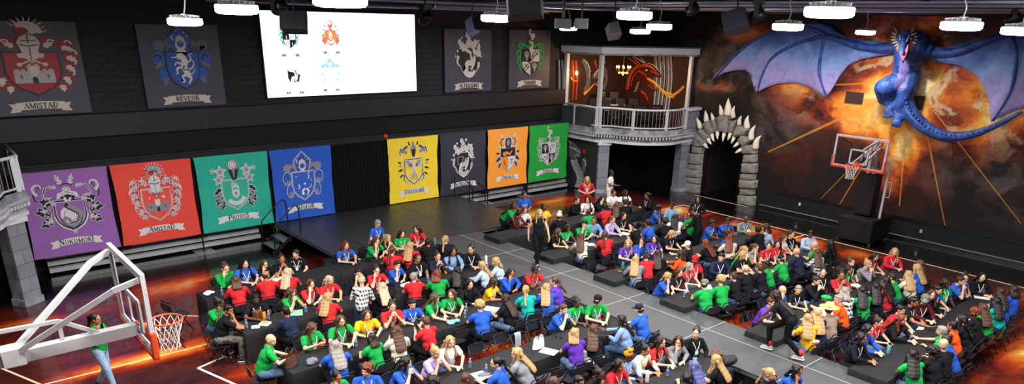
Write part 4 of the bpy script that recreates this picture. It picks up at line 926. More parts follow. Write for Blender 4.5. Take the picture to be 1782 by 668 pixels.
# ---------------------------------------------------------------- the blue dragon sculpture on the wall
def dragonskin(name, a, b_, c, sc_=3.0):
    t = NT(name); n, _ = t.noise(t.obj(), sc_, 7, .65, .6); v = t.n('ShaderNodeTexVoronoi'); t.l(t.obj(), v.inputs['Vector']); v.inputs['Scale'].default_value = 26
    t.bump(v.outputs['Distance'], .6, .02)
    return t.set(t.ramp(n, [(.3, lin(a)), (.5, lin(b_)), (.72, lin(c))]), .45, spec=.5)
M_dsk = dragonskin('dragon skin', '#16265c', '#284a96', '#4470c0'); M_dbel = dragonskin('dragon belly', '#5f5fa6', '#7d76ba', '#9486c0', 5)
def membrane():
    t = NT('wing membrane'); s = t.sep(t.obj()); n, _ = t.noise(t.obj(), .9, 6, .6, .5); n2, _ = t.noise(t.obj(), 3.5, 6, .65, 1.0)
    g = t.math('ADD', t.math('MULTIPLY', t.math('SUBTRACT', 2.0, s[2]), .42), t.math('MULTIPLY', t.math('SUBTRACT', n, .5), .9))
    c = t.ramp(g, [(.0, lin('#27428c')), (.25, lin('#4468b4')), (.5, lin('#7b9cda')), (.72, lin('#9a96d0')), (1, lin('#a792cc'))])
    c = t.mix(t.math('MULTIPLY', t.ramp(n2, [(.5, (0, 0, 0, 1)), (.62, (1, 1, 1, 1))]), .35), c, lin('#4c5ea8'))
    return t.set(c, .5, spec=.4)
M_mem = membrane()
DR = thing('dragon_sculpture', 'huge blue dragon sculpture with spread wings above the hoop on the painted wall', 'dragon', (X2, 11.5, 5.5))
XO = X2 - .25
def D2(px, py, off=.25): r = onx(1180 + px / 2.5698, py / 2.5698, X2 - off); return (r[0] - X2, r[1] - 11.5, r[2] - 5.5)
def wing(outline, ribs_, nm):
    # membrane: polygon filled by a triangulated grid, bulged away from the wall between the fingers
    pts = [D2(a, b_, .12) for a, b_ in outline]
    bm = bmesh.new(); vs = [bm.verts.new(p) for p in pts]; f = bm.faces.new(vs)
    bmesh.ops.triangulate(bm, faces=[f]); 
    for _ in range(5):
        es = [e for e in bm.edges if e.calc_length() > .22]
        if not es: break
        bmesh.ops.subdivide_edges(bm, edges=es, cuts=1); bmesh.ops.triangulate(bm, faces=[f_ for f_ in bm.faces if len(f_.verts) > 3])
    segs = []
    for rb in ribs_:
        q = [np.array(D2(a, b_, .12)) for a, b_ in crom(rb, 4)]
        segs += list(zip(q[:-1], q[1:]))
    for v in bm.verts:
        p = np.array(v.co); dm = 9
        for a, b_ in segs:
            ab = b_ - a; tt = max(0, min(1, ((p - a) @ ab) / (ab @ ab + 1e-9))); dm = min(dm, np.linalg.norm(p - a - ab * tt))
        v.co.x -= .14 * math.exp(-(dm / .5) ** 2) - .02 + .015 * math.sin(p[1] * 7 + p[2] * 3)
    ext = bmesh.ops.extrude_face_region(bm, geom=list(bm.faces)); 
    for v in [g for g in ext['geom'] if isinstance(g, bmesh.types.BMVert)]: v.co.x += .05
    me = bpy.data.meshes.new(nm); bm.to_mesh(me); bm.free(); me.materials.append(M_mem); me.polygons.foreach_set('use_smooth', [True] * len(me.polygons))
    w_ = obj(nm, me, DR)
    for rb, r0, r1 in zip(ribs_, (.2, .08, .08, .08, .06), (.1, .04, .04, .04, .03)):
        c = crom(rb, 5); n = len(c); q = MB()
        q.tube([D2(a, b_, .24) for a, b_ in c], [(r0 + (r1 - r0) * i / (n - 1)) * (1 + .12 * math.sin(i * .9)) for i in range(n)], 10)
        q.build('wing_bone', M_dsk, w_, smooth=True)
    return w_
LO = [(965, 240), (900, 250), (820, 265), (760, 290), (720, 340), (690, 400), (665, 437), (640, 420), (580, 386), (520, 370), (440, 375), (395, 392), (355, 414), (345, 380), (320, 330), (300, 312), (250, 315), (205, 327), (160, 354), (175, 330), (210, 295), (270, 232), (330, 185), (400, 148), (455, 112), (560, 100), (620, 98), (690, 118), (728, 150), (760, 168), (860, 183), (960, 190)]
wing(LO, [[(975, 212), (860, 215), (760, 190), (660, 158)], [(660, 155), (560, 120), (430, 140), (300, 208), (160, 352)], [(655, 160), (520, 200), (420, 260), (375, 340), (355, 412)], [(655, 165), (640, 240), (632, 330), (665, 435)], [(720, 155), (640, 110), (560, 112)]], 'wing')
RO = [(1105, 195), (1200, 212), (1300, 190), (1400, 160), (1480, 125), (1560, 95), (1700, 60), (1850, 70), (1960, 140), (2060, 260), (2120, 400), (2060, 380), (1980, 400), (1930, 470), (1860, 440), (1760, 430), (1660, 450), (1560, 475), (1470, 510), (1405, 545), (1396, 470), (1375, 400), (1330, 335), (1270, 295), (1180, 278), (1105, 262)]
wing(RO, [[(1100, 228), (1230, 235), (1360, 190), (1480, 150)], [(1480, 150), (1620, 90), (1800, 90), (1980, 210), (2115, 395)], [(1482, 155), (1512, 240), (1490, 400), (1408, 540)], [(1490, 155), (1680, 200), (1850, 320), (1930, 465)]], 'wing')
# one continuous body
q = MB()
def dc(a, b_, r0, r1, o0=.35, o1=.35): q.cap(D2(*a, o0), D2(*b_, o1), r0, r1, 14)
dc((1055, 200), (1036, 255), .5, .54, .5, .45); dc((1036, 255), (1004, 340), .52, .36, .45, .4); dc((1000, 340), (988, 395), .36, .36, .4, .4)
dc((1080, 195), (1115, 222), .32, .26); dc((1000, 225), (975, 215), .22, .16)      # shoulders
dc((1035, 200), (1020, 165), .26, .22, .6, .75)                                  # neck
dc((990, 360), (930, 390), .36, .34, .5, .8); dc((920, 392), (922, 440), .33, .24, .8, .6); dc((925, 440), (962, 468), .22, .16, .6, .5); dc((962, 465), (940, 500), .15, .17, .5, .6)
dc((1022, 385), (1036, 335), .38, .34); dc((1020, 395), (1002, 460), .36, .26, .45, .5); dc((1000, 460), (992, 510), .2, .16, .5, .5); dc((992, 510), (980, 545), .16, .19, .5, .65)
for k, (fx, fy) in enumerate(((922, 520), (935, 526), (948, 522), (960, 515))): dc((940 + k * 4, 500), (fx, fy), .08, .05, .65, .7)
for k, (fx, fy) in enumerate(((960, 560), (975, 566), (988, 566), (998, 556))): dc((975 + k * 5, 545), (fx, fy), .08, .05, .68, .72)
tl = crom([(1010, 420), (1030, 490), (1075, 545), (1140, 590), (1220, 610), (1320, 600), (1420, 562), (1535, 502)], 4); n_ = len(tl)
for i in range(n_ - 1):
    r = lambda k: .27 * (1 - k / n_) ** .8 + .035
    q.cap(D2(*tl[i], .35 + .1 * math.sin(PI * i / n_)), D2(*tl[i + 1], .35 + .1 * math.sin(PI * (i + 1) / n_)), r(i), r(i + 1), 12)
body = remesh(q, .035, 'dragon_body', 4); body.materials.append(M_dsk); body.materials.append(M_dbel)
bel = [np.array(D2(*p, .9))[1:] for p in ((1012, 285), (1004, 310), (998, 335), (994, 360), (990, 385))]
mi = []
for p in body.polygons:
    c = np.array(p.center)[1:]; on = p.normal.x < -.45 and min(np.hypot(*(c - b_)) for b_ in bel) < .17
    mi.append(1 if on else 0)
body.polygons.foreach_set('material_index', mi)
db = obj('body', body, DR)
# head
HC = np.array(D2(1012, 178, 1.05)); h = MB()
hd = lambda a, b_, o: tuple(np.array(D2(a, b_, o)))
h.cap(hd(1018, 158, .95), hd(1010, 190, 1.15), .2, .15); h.cap(hd(1010, 190, 1.15), hd(1004, 232, 1.38), .15, .085); h.cap(hd(1004, 232, 1.38), hd(1005, 240, 1.42), .07, .06)
h.cap(hd(1012, 215, 1.0), hd(1006, 275, 1.18), .11, .05); h.ell(hd(985, 172, 1.05), (.09, .12, .1)); h.ell(hd(1040, 172, 1.05), (.09, .12, .1))
for s in (-1, 1): h.cap(hd(1008 + s * 26, 160, 1.0), hd(1004 + s * 9, 205, 1.32), .06, .035)
hm = remesh(h, .022, 'dragon_head', 2); hm.materials.append(M_dsk); ho = obj('head', hm, DR)
M_horn = mat('horn', '#5a4a38', .5); M_sp = mat('cheek spike', '#c9b98e', .5); M_pk = mat('dragon mouth', '#c8486a', .4); M_tt = mat('dragon teeth', '#f2e6b8', .4)
for a, b_ in (((985, 150), (952, 106)), ((1042, 148), (1076, 102))):
    k = MB(); k.tube([hd(*a, .95), hd((a[0] + b_[0]) / 2 + (a[0] - b_[0]) * .12, (a[1] + b_[1]) / 2, .95), hd(*b_, .9)], [.085, .055, .008], 10); k.build('horn', M_horn, ho, smooth=True)
for i in range(7):
    for s in (-1, 1):
        a0 = (1012 + s * (26 + 3 * math.sin(i)), 160 + i * 9); ang = math.radians(35 - i * 18); L = 38 - 2.2 * i
        k = MB(); k.tube([hd(*a0, 1.0), hd(a0[0] + s * L * math.cos(ang) * .8, a0[1] - L * math.sin(ang) * .5, .95), hd(a0[0] + s * L * math.cos(ang), a0[1] - L * math.sin(ang) * .8, .92)], [.04, .025, .004], 6); k.build('cheek_spike', M_sp, ho)
k = MB(); k.prism([(hd(*p, 1.35)[1], hd(*p, 1.35)[2]) for p in crom([(988, 222), (1004, 240), (1018, 222), (1030, 196), (1028, 226), (1016, 258), (1006, 270), (998, 256)], 2, True)], 0, .08, lambda u, v, w_: (-1.3 - w_, u, v)); k.build('mouth', M_pk, ho)
for i in range(9):
    for s in (-1, 1):
        k = MB(); pth = (1005 + s * (5 + i * .9), 262 - i * 5); k.tube([hd(*pth, 1.3), hd(pth[0], pth[1] - 7, 1.32)], [.018, .003], 6); k.build('tooth', M_tt, ho)
for s in (-1, 1):
    k = MB(); k.ell(hd(1010 + s * 17, 180, 1.16), (.03, .035, .025)); k.build('eye', mat('dragon eye', '#0a0a0c', .1), ho, smooth=True)
    k = MB(); k.tube([hd(1012 + s * 22, 158, 1.1), hd(1010 + s * 16, 178, 1.2), hd(1006 + s * 6, 200, 1.3)], [.02, .03, .01], 6); k.build('brow_ridge', M_sp, ho)
k = MB()
for (fx, fy, o_) in ((922, 520, .7), (935, 526, .7), (948, 522, .7), (960, 515, .7), (960, 560, .72), (975, 566, .72), (988, 566, .72), (998, 556, .72)):
    k.tube([hd(fx, fy, o_), hd(fx - 2, fy + 9, o_ + .03)], [.03, .004], 6)
k.build('claws', M_horn, db)
# tail plates
k = MB()
for i in range(2, n_ - 3):
    a, b_ = np.array(D2(*tl[i], .45 + .25 * (1 - i / n_))), np.array(D2(*tl[i + 1], .45))
    k.cap(tuple(a + (-.05, 0, .1 * (1 - i / n_))), tuple(a + (-.02, 0, .17 * (1 - i / n_))), .05 * (1 - i / n_) + .01, .01, 6)
k.build('tail_ridge', M_dsk, db, smooth=True)
# two dark louvred vents, outlets and small fixtures on the mural wall
def W2b(name, px, py, w_, h_, label, cat, m, d=.05):
    r = onx(px, py, X2); q = MB(); q.bb(-d, 0, -w_ / 2, w_ / 2, -h_ / 2, h_ / 2); o = q.build(name, m, loc=(X2, r[1], r[2])); tag(o, label, cat); return o
W2b('wall_vent', 1487, 170, .68, .42, 'dark square vent on the mural left of the dragon legs', 'vent', mat('vent', '#3a1d14', .6))
W2b('wall_vent', 1594, 178, .55, .48, 'dark square vent on the mural right of the dragon legs', 'vent', mat('vent', '#3a1d14', .6))
W2b('power_outlet', 1392, 355, .09, .13, 'small white outlet low on the black wall right of the arch', 'outlet', M_white, .02)
W2b('power_outlet', 1603, 402, .09, .13, 'small white outlet low on the black wall right of the hoop', 'outlet', M_white, .02)

# ---------------------------------------------------------------- basketball goals
M_gl = NT('backboard glass'); M_gl.b.inputs['Transmission Weight'].default_value = 1; M_gl.b.inputs['IOR'].default_value = 1.02; M_gl.set((1, 1, 1, 1), .02); M_gl = M_gl.m
M_or = mat('orange rim', '#e0481c', .4); M_pad = mat('orange padding', '#e24a22', .6); M_net = mat('net cord', '#e8e2da', .8)
def hoop(label, X, Y, s, near):
    """board faces sx; X is the plane of the glass"""
    t = thing('basketball_goal', label, 'basketball hoop', (X, Y, 0))
    zb, zt, hw = 2.9, 4.12 if near else 3.97, .915; fw_ = .1 if near else .065
    q = MB(); q.bb(-.008, .008, -hw + .05, hw - .05, zb + .05, zt - .05); q.build('glass', M_gl, t)
    q = MB()
    q.bb(-.03, .03, -hw, hw, zt - fw_, zt); q.bb(-.03, .03, -hw, hw, zb, zb + fw_ * .8); q.bb(-.03, .03, -hw, -hw + fw_, zb + fw_ * .8, zt - fw_); q.bb(-.03, .03, hw - fw_, hw, zb + fw_ * .8, zt - fw_)
    q.build('board_frame', M_white, t)
    q = MB(); 
    for a, b_ in (((-.3, 3.06), (-.3, 3.52)), ((.3, 3.06), (.3, 3.52)), ((-.3, 3.52), (.3, 3.52)), ((-.3, 3.06), (.3, 3.06))): q.bar((s * .012, a[0], a[1]), (s * .012, b_[0], b_[1]), .05 if a[1] == b_[1] else .05, .05)
    q.build('target_square', M_white, t)
    q = MB(); q.box((0, 0, zb - .01), (.09, 2 * hw + .06, .08)); q.box((0, hw + .0, zb + .17), (.09, .07, .4)); q.box((0, -hw, zb + .17), (.09, .07, .4)); bevel(q.build('edge_padding', M_pad, t), .02)
    r = t_ = None
    rc = (s * (.15 + .23 + .03), 0, 3.05)
    q = MB(); q.tube([(rc[0] + .232 * math.cos(a), .232 * math.sin(a), 3.05) for a in np.linspace(0, 2 * PI, 33)[:-1]], .013, 8, closed=True)
    q.box((s * .08, 0, 3.04), (.16, .14, .03)); q.box((s * .03, 0, 3.02), (.02, .22, .18)); q.build('rim', M_or, t, smooth=False)
    q = MB(); N = 12
    prof = [(0, .232), (.1, .2), (.2, .165), (.3, .14), (.4, .13), (.45, .15)]
    for d in (-1, 1):
        for k in range(N):
            pts = []
            for i, (dz, rr) in enumerate(prof):
                a = 2 * PI * (k + d * i * .5) / N; pts.append((rc[0] + rr * math.cos(a), rr * math.sin(a), 3.04 - dz))
            q.tube(pts, .006, 5)
    q.build('net', M_net, t)
    # support arm behind the board
    if near:
        q = MB(); q.bar((0, 0, 3.02), (-1.6, 0, 3.0), .15, .17); q.build('main_arm', M_white, t)
        for sy in (-.82, .82):
            q = MB(); q.bar((-.03, sy, 4.02), (-.34, sy * .86, 3.9), .07, .07); q.bar((-.32, sy * .87, 3.91), (-1.5, sy * .1, 3.08), .07, .07); q.build('brace', M_white, t)
        q = MB(); q.bar((-.45, 0, 3.05), (-.95, 0, 3.38), .05, .05); q.bar((-.95, 0, 3.38), (-2.6, 0, 3.42), .05, .05); q.bar((-.95, 0, 3.06), (-.95, 0, 3.36), .05, .05); q.build('upper_strut', M_white, t)
        q = MB(); q.box((-1.55, 0, 3.03), (.26, .26, .24)); q.build('bracket', M_white, t)
        q = MB(); q.bar((-1.6, 0, 3.0), (-3.4, 0, 2.85), .15, .17); q.build('main_arm', M_white, t)
        q = MB(); q.bar((-3.3, 0, 2.8), (-4.3, 0, .3), .18, .18); q.build('mast', M_white, t)
        q = MB(); q.bb(-5.2, -3.4, -.6, .6, 0, .6); q.build('base', M_blk, t)
    else:
        q = MB(); 
        for sy in (-.18, .18): q.bar((.02, sy, 3.05), (1.25, sy * .7, 3.5), .07, .07)
        q.bar((.02, 0, 3.45), (1.2, 0, 3.72), .06, .06); q.build('main_arm', M_white, t)
        q = MB(); 
        for k in range(4): q.bar((.2 + k * .28, 0, 3.12 + k * .1), (.34 + k * .28, 0, 3.5 + k * .05), .04, .04)
        q.bar((.02, -.7, 3.85), (1.0, -.1, 3.5), .045, .045); q.bar((.02, .7, 3.85), (.5, .1, 3.4), .045, .045)
        q.build('brace', M_white, t)
        q = MB(); q.bar((1.15, 0, 3.75), (1.5, 0, 2.4), .12, .12); q.bar((1.2, .1, 3.2), (1.2, .1, 2.6), .1, .1); q.build('bracket', M_white, t)
        q = MB(); q.tube([(1.5, -.3, 2.95), (1.65, -.42, 2.6), (1.68, -.42, .85)], .045, 8); q.build('pole', M_white, t)
        q = MB(); q.tube([(1.68, -.48, 2.3), (1.68, -.6, 2.3), (1.68, -.6, 1.75), (1.68, -.48, 1.75)], .012, 6); q.build('crank_handle', M_white, t)
        q = MB(); q.box((1.65, .15, 1.85), (.5, .62, 1.7)); bevel(q.build('mast_padding', mat('black padding', '#1a1a1d', .35), t), .04)
        q = MB(); q.box((1.75, .1, .52), (1.6, 1.3, .86)); bevel(q.build('base', M_blk, t), .04)
        q = MB()
        for wx in (1.1, 2.4):
            for wy in (-.5, .7): q.lathe([(.07, -.025), (.07, .025)], (wx, wy, .07), 12, Matrix.Rotation(PI / 2, 3, 'X'))
        q.build('wheels', M_grey, t)
    return t
hoop('white framed basketball goal standing before the dragon mural', 25.2, 11.25, -1, False)
hoop('large white framed basketball goal reaching in from the left edge', 2.1, 11.05, 1, True)

# ---------------------------------------------------------------- ceiling steel, pipes, lamps and rig
M_pipe = mat('grey blue conduit', '#a6aac8', .4, .4); M_pipe2 = mat('dark duct', '#2c2d34', .5)
def truss(x0, x1, y, z0, z1, label):
    t = thing('roof_truss', label, 'truss', ((x0 + x1) / 2, y, z0), group='black roof trusses'); L = (x1 - x0) / 2; h_ = z1 - z0
    q = MB(); q.bar((-L, 0, 0), (L, 0, 0), .09, .07); q.build('bottom_chord', M_steel, t)
    q = MB(); q.bar((-L, 0, h_), (L, 0, h_), .09, .07); q.build('top_chord', M_steel, t)
    q = MB(); n = int(2 * L / .75)
    for i in range(n):
        a = -L + i * 2 * L / n; b_ = a + 2 * L / n; q.bar((a, 0, 0 if i % 2 else h_), (b_, 0, h_ if i % 2 else 0), .035, .035)
    q.build('web', M_steel, t)
for k, y in enumerate((24.2, 22.4, 20.4, 18.2, 16, 13.8, 11.6, 9.4, 7.2, 5.0, 2.8)):
    truss(-5.8, 28.2, y, 8.05 + (.06 if k % 2 else 0), 8.7, 'black steel roof truss spanning the hall, number %d from the stage wall' % (k + 1))
def pipe(pts, r, m, label, kind='ceiling_pipe', cat='pipe', group='pipes under the roof'):
    q = MB(); q.tube(pts, r, 10); o = q.build(kind, m, smooth=True); tag(o, label, cat, group); return o
for i, (x, z, r, m) in enumerate(((27.6, 7.95, .07, M_steel), (27.0, 8.12, .12, M_pipe2), (26.2, 7.98, .04, M_pipe), (25.1, 8.2, .15, M_pipe2), (24.0, 8.0, .05, M_pipe), (22.4, 8.15, .1, M_steel), (20.5, 8.0, .05, M_pipe), (18.0, 8.0, .04, M_pipe))):
    pipe([(x, -2, z), (x, 24.6, z)], r, m, 'long straight ceiling pipe parallel to the dragon wall, %s from it' % ('first', 'second', 'third', 'fourth', 'fifth', 'sixth', 'seventh', 'eighth')[i])
for i, (y, z, r, m, xa, xb) in enumerate(((24.6, 7.85, .1, M_pipe2, 0, 28), (23.9, 7.75, .045, M_pipe, 8, 22), (23.2, 7.95, .05, M_pipe, 14, 27), (22.0, 7.8, .06, M_pipe, 15, 21), (20.8, 7.9, .05, M_pipe, 17, 24), (19, 7.85, .05, M_pipe, 8, 20))):
    pipe([(xa, y, z), (xb, y, z)], r, m, 'ceiling pipe parallel to the stage wall, %s from it' % ('first', 'second', 'third', 'fourth', 'fifth', 'sixth')[i])
M_lamp = NT('led panel'); M_lamp.set((1, 1, 1, 1), .5, emit=(1, .97, .93, 1), estr=26); M_lamp = M_lamp.m
M_hb = mat('lamp housing', '#d4d4d8', .4, .3)
def lamp(px, py, wpx, label=None, loc=None, e=None):
    if loc is None:
        D = .62; d = ray(px, py); dep = min(FPX * D / wpx, 25.6 / d[0]); P = EYE + d * dep
    else: P = np.array(loc, float)
    t = thing('high_bay_lamp', label, 'ceiling lamp', tuple(P), group='round white high bay lamps')
    q = MB(); q.lathe([(.30, .045), (.305, .055), (.24, .075), (.08, .09), (.07, .13)], n=28); q.build('housing', M_hb, t, smooth=False)
    q = MB(); q.lathe([(.02, -.085), (.2, -.082), (.28, -.07), (.308, -.045), (.31, .035), (.30, .045), (.02, .045)], n=28); q.build('diffuser', M_lamp, t, smooth=True)
    if wpx >= 25 or True:
        q = MB(); zc = 8.0 - P[2] if 8.0 > P[2] + .25 else .5
        q.tube(crom([(0, 0, .12), (.05, 0, .12 + (zc - .12) * .4), (0, .03, .12 + (zc - .12) * .7), (0, 0, zc)], 4), .012, 6); q.lathe([(.08, zc - .01), (.08, zc + .02)], n=12); q.build('cord', M_hb, t)
    q = MB()
    for k in range(18):
        a = k * PI / 9; q.bar((.12 * math.cos(a), .12 * math.sin(a), .10), (.26 * math.cos(a), .26 * math.sin(a), .085), .008, .04)
    q.build('cooling_fins', M_hb, t)
    ld = bpy.data.lights.new('lamp light', 'AREA'); ld.shape = 'DISK'; ld.size = .5; ld.energy = e or LAMP_E; ld.color = (1, .975, .94)
    lo = bpy.data.objects.new('lamp_light', ld); COL.objects.link(lo); lo.location = (P[0], P[1], P[2] - .12)
    return t
LAMP_E = 190
for px, py, w_, lab in ((322, 37, 57, 'round white lamp hanging in front of the blue REVEUR wall board'), (412, 15, 72, 'round white lamp touching the left top corner of the projection screen'), (592, 0, 94, 'big round white lamp cut by the top edge above the screen'), (863, 31, 52, 'round white lamp above the ALTRUISMO wall board'), (989, 49, 30, 'small round lamp hidden behind the black projector'), (1104, 26, 62, 'round white lamp above the corner balcony, largest of its three'), (1147, 46, 44, 'round white lamp above the balcony canopy right end'), (1114, 54, 35, 'smallest round lamp just above the balcony canopy'), (1280, 54, 30, 'small round lamp under the dark tilted speaker'), (1371, 46, 52, 'round white lamp over the dragon wing elbow'), (1443, 20, 83, 'largest round white lamp high above the dragon'), (1506, 56, 29, 'small round lamp left of the dragon horns'), (1673, 44, 66, 'round white lamp over the dragon right wing arm'), (1776, 53, 60, 'round white lamp cut by the right picture edge')):
    lamp(px, py, w_, lab)
for i, loc in enumerate(((2, 3, 8.3), (7, 3, 8.3), (12, 3, 8.3), (17, 2, 8.3), (2, 9, 8.3), (7, 8.5, 8.3), (-2, 14, 8.3), (2.5, 14.5, 8.4), (22, -1, 8.3), (12, -3, 8.3))):
    lamp(0, 0, 30, 'round white lamp outside the picture over the near tables', loc)
# extra modelled lamps deep between the trusses light the middle of the hall
def speaker(px, py, dep, w_, h_, d_, rz, rx, label, m, ry=0):
    P = EYE + ray(px, py) * dep; t = thing('hanging_speaker', label, 'speaker', tuple(P), rz)
    R = Matrix.Rotation(rx, 3, 'X') @ Matrix.Rotation(ry, 3, 'Y'); q = MB()
    prof = [(-w_ / 2, -d_ / 2), (w_ / 2, -d_ / 2), (w_ * .42, d_ / 2), (-w_ * .42, d_ / 2)]
    q.prism(prof, -h_ / 2, h_ / 2, lambda u, v, w2: tuple(R @ Vector((u, v, w2)))); bevel(q.build('cabinet', m, t), .015)
    q = MB(); q.prism([(-w_ * .44, -d_ / 2 - .012), (w_ * .44, -d_ / 2 - .012), (w_ * .44, -d_ / 2), (-w_ * .44, -d_ / 2)], -h_ * .44, h_ * .44, lambda u, v, w2: tuple(R @ Vector((u, v, w2)))); q.build('grille', mat('grille', '#1b1b22', .6), t)
    q = MB(); q.tube([(0, 0, h_ * .4), (0, 0, 8.1 - P[2])], .015); q.build('bracket', M_steel, t)
    return t
speaker(513, 39, 15, .56, .38, .35, -.6, -.35, 'black speaker hanging in front of the white screen', mat('speaker navy', '#1b1f30', .5))
speaker(822, 46, 20, .26, .42, .3, .2, -.5, 'pale blue grey speaker above the ALTRUISMO wall board', mat('speaker pale', '#93a0d2', .4), .2)
speaker(1068, 54, 21, .36, .4, .35, 2.6, .5, 'light grey speaker tilted above the balcony canopy', mat('speaker grey', '#8b8a8e', .5), .2)
speaker(1280, 39, 16, .62, .42, .5, .5, -.3, 'dark tilted speaker above the left dragon wing', mat('speaker slate', '#2c2f42', .5), .25)
speaker(913, 6, 9.5, .5, .36, .4, 2.4, .2, 'big blurred dark speaker cut by the top edge beside the ALTRUISMO lamp', mat('speaker soot', '#26262b', .7), .1)
def movinghead(px, py, dep, label):
    P = EYE + ray(px, py) * dep; t = thing('stage_light', label, 'stage light', tuple(P), .4)
    q = MB(); q.box((0, 0, .22), (.34, .2, .1)); q.build('base', M_steel, t)
    q = MB(); q.bar((-.17, 0, .2), (-.17, 0, -.1), .03, .1); q.bar((.17, 0, .2), (.17, 0, -.1), .03, .1); q.bar((-.185, 0, .185), (.185, 0, .185), .03, .1); q.build('yoke', M_steel, t)
    q = MB(); q.tube([(0, 0, .25), (0, 0, 8.04 - P[2])], .02); q.build('clamp', M_steel, t)
    q = MB(); q.lathe([(.09, -.16), (.13, -.1), (.13, .1), (.1, .16)], (0, 0, -.06), 16, Matrix.Rotation(1.1, 3, 'X')); q.build('lamp_head', M_steel, t, smooth=True)
for px, py, dep, lab in ((740, 28, 18, 'round black stage light beside the screen top right corner'), (1205, 12, 18, 'black stage light in the rig left of the tilted speaker'), (1318, 22, 16, 'black stage light in the rig right of the tilted speaker'), (1764, 28, 17, 'black stage light near the top right corner'), (365 + 120, 8, 15, 'row light on the rig above the screen left end')):
    movinghead(px, py, dep, lab)
# projectors
P = EYE + ray(980, 41) * 16
t = thing('projector', 'black video projector hanging left of the balcony canopy', 'projector', tuple(P), .75)
q = MB(); q.box((0, 0, 0), (.44, .36, .22)); bevel(q.build('casing', mat('projector dark', '#4b4a50', .4), t), .02)
q = MB(); q.lathe([(.075, 0), (.085, .06), (.05, .07), (.04, .03)], (.04, -.18, 0), 18, Matrix.Rotation(PI / 2, 3, 'X')); q.build('lens', M_steel, t)
q = MB(); q.tube([(0, 0, .1), (0, 0, .7)], .03); q.build('mount', M_steel, t)
P = EYE + ray(1012, 41) * 16.6
t = thing('equipment_box', 'light grey metal equipment box beside the hanging projector', 'equipment box', tuple(P), .75)
q = MB(); q.box((0, 0, 0), (.44, .3, .22)); q.build('casing', mat('box grey', '#9c9ca8', .4), t)
q = MB(); q.box((.05, -.16, 0), (.03, .01, .12)); q.box((-.1, -.155, .04), (.12, .01, .02)); q.build('slot', M_blk, t)
q = MB(); q.tube([(0, 0, .1), (0, 0, .7)], .02); q.build('mount', M_steel, t)
# ---------------------------------------------------------------- people: posed skeletons grown into one skin surface, clothes as children
def objcol(name, rough, spec=.3, var=.12, vs=9, bump=0.0, pattern=None):
    t = NT(name); oi = t.n('ShaderNodeObjectInfo'); c = oi.outputs['Color']
    n, _ = t.noise(t.obj(), vs, 4)
    d = t.mix(1.0, c, (1 - var,) * 3 + (1,), 'MULTIPLY'); l_ = t.mix(1.0, c, (1 + var,) * 3 + (1,), 'MULTIPLY')
    col = t.mix(n, d, l_)
    if pattern == 'hair':
        s = t.sep(t.obj()); m = t.noise(t.comb(t.math('MULTIPLY', s[0], 90), t.math('MULTIPLY', s[1], 90), t.math('MULTIPLY', s[2], 9)), 1, 2)[0]
        col = t.mix(m, t.mix(1.0, c, (.45, .45, .45, 1), 'MULTIPLY'), t.mix(1.0, c, (1.6, 1.5, 1.4, 1), 'MULTIPLY'))
        t.bump(m, .6, .01)
    elif pattern == 'check':
        s = t.sep(t.obj()); a = t.math('GREATER_THAN', t.math('SINE', t.math('MULTIPLY', t.math('ADD', s[0], s[1]), 70)), .1); b_ = t.math('GREATER_THAN', t.math('SINE', t.math('MULTIPLY', s[2], 70)), .1)
        col = t.mix(t.math('MULTIPLY', t.math('ADD', a, b_), .5), lin('#dcdcdc'), lin('#101012'))
    elif pattern == 'leopard':
        v = t.n('ShaderNodeTexVoronoi'); t.l(t.obj(), v.inputs['Vector']); v.inputs['Scale'].default_value = 30
        col = t.mix(t.math('LESS_THAN', v.outputs['Distance'], .38), lin('#e4dfd6'), lin('#1b1715'))
    elif pattern == 'camo':
        m = t.noise(t.obj(), 8, 4)[0]; col = t.ramp(m, [(.4, lin('#3a3936')), (.5, lin('#77736c')), (.6, lin('#4a4844'))])
    if bump: t.bump(t.noise(t.obj(), 7, 5, .6)[0], bump, .04)
    t.set(col, rough, spec=spec); return t.m
M_skin = objcol('skin', .5, .35, .06, 14); M_cloth = objcol('garment cloth', .85, .15, .14, 5, .45)
M_hair = objcol('hair', .45, .4, .2, 8, 0, 'hair'); M_check = objcol('checked cloth', .8, .2, pattern='check', bump=.3)
M_leo = objcol('leopard cloth', .8, .2, pattern='leopard'); M_camo = objcol('camo cloth', .8, .2, pattern='camo', bump=.3)
M_eye = mat('eyes', '#3a2c26', .25); M_lip = (lambda t: t.set(t.mix(.55, t.n('ShaderNodeObjectInfo').outputs['Color'], lin('#7a2626')), .45))(NT('lips'))
M_brow = mat('brow', '#5a4234', .7)
M_shoe = mat('shoe', '#1c1c1f', .4); M_sole = mat('shoe sole', '#d8d8d8', .5)
M_lan = mat('lanyard white', '#eeeef0', .5); M_print = mat('shirt print white', '#f2f2f2', .7)
M_phone = mat('phone black', '#101013', .15); M_hat = objcol('hat cloth', .8, .2, .1, 20)
M_wood = mat('straw', '#dcb76e', .7, vs=40)

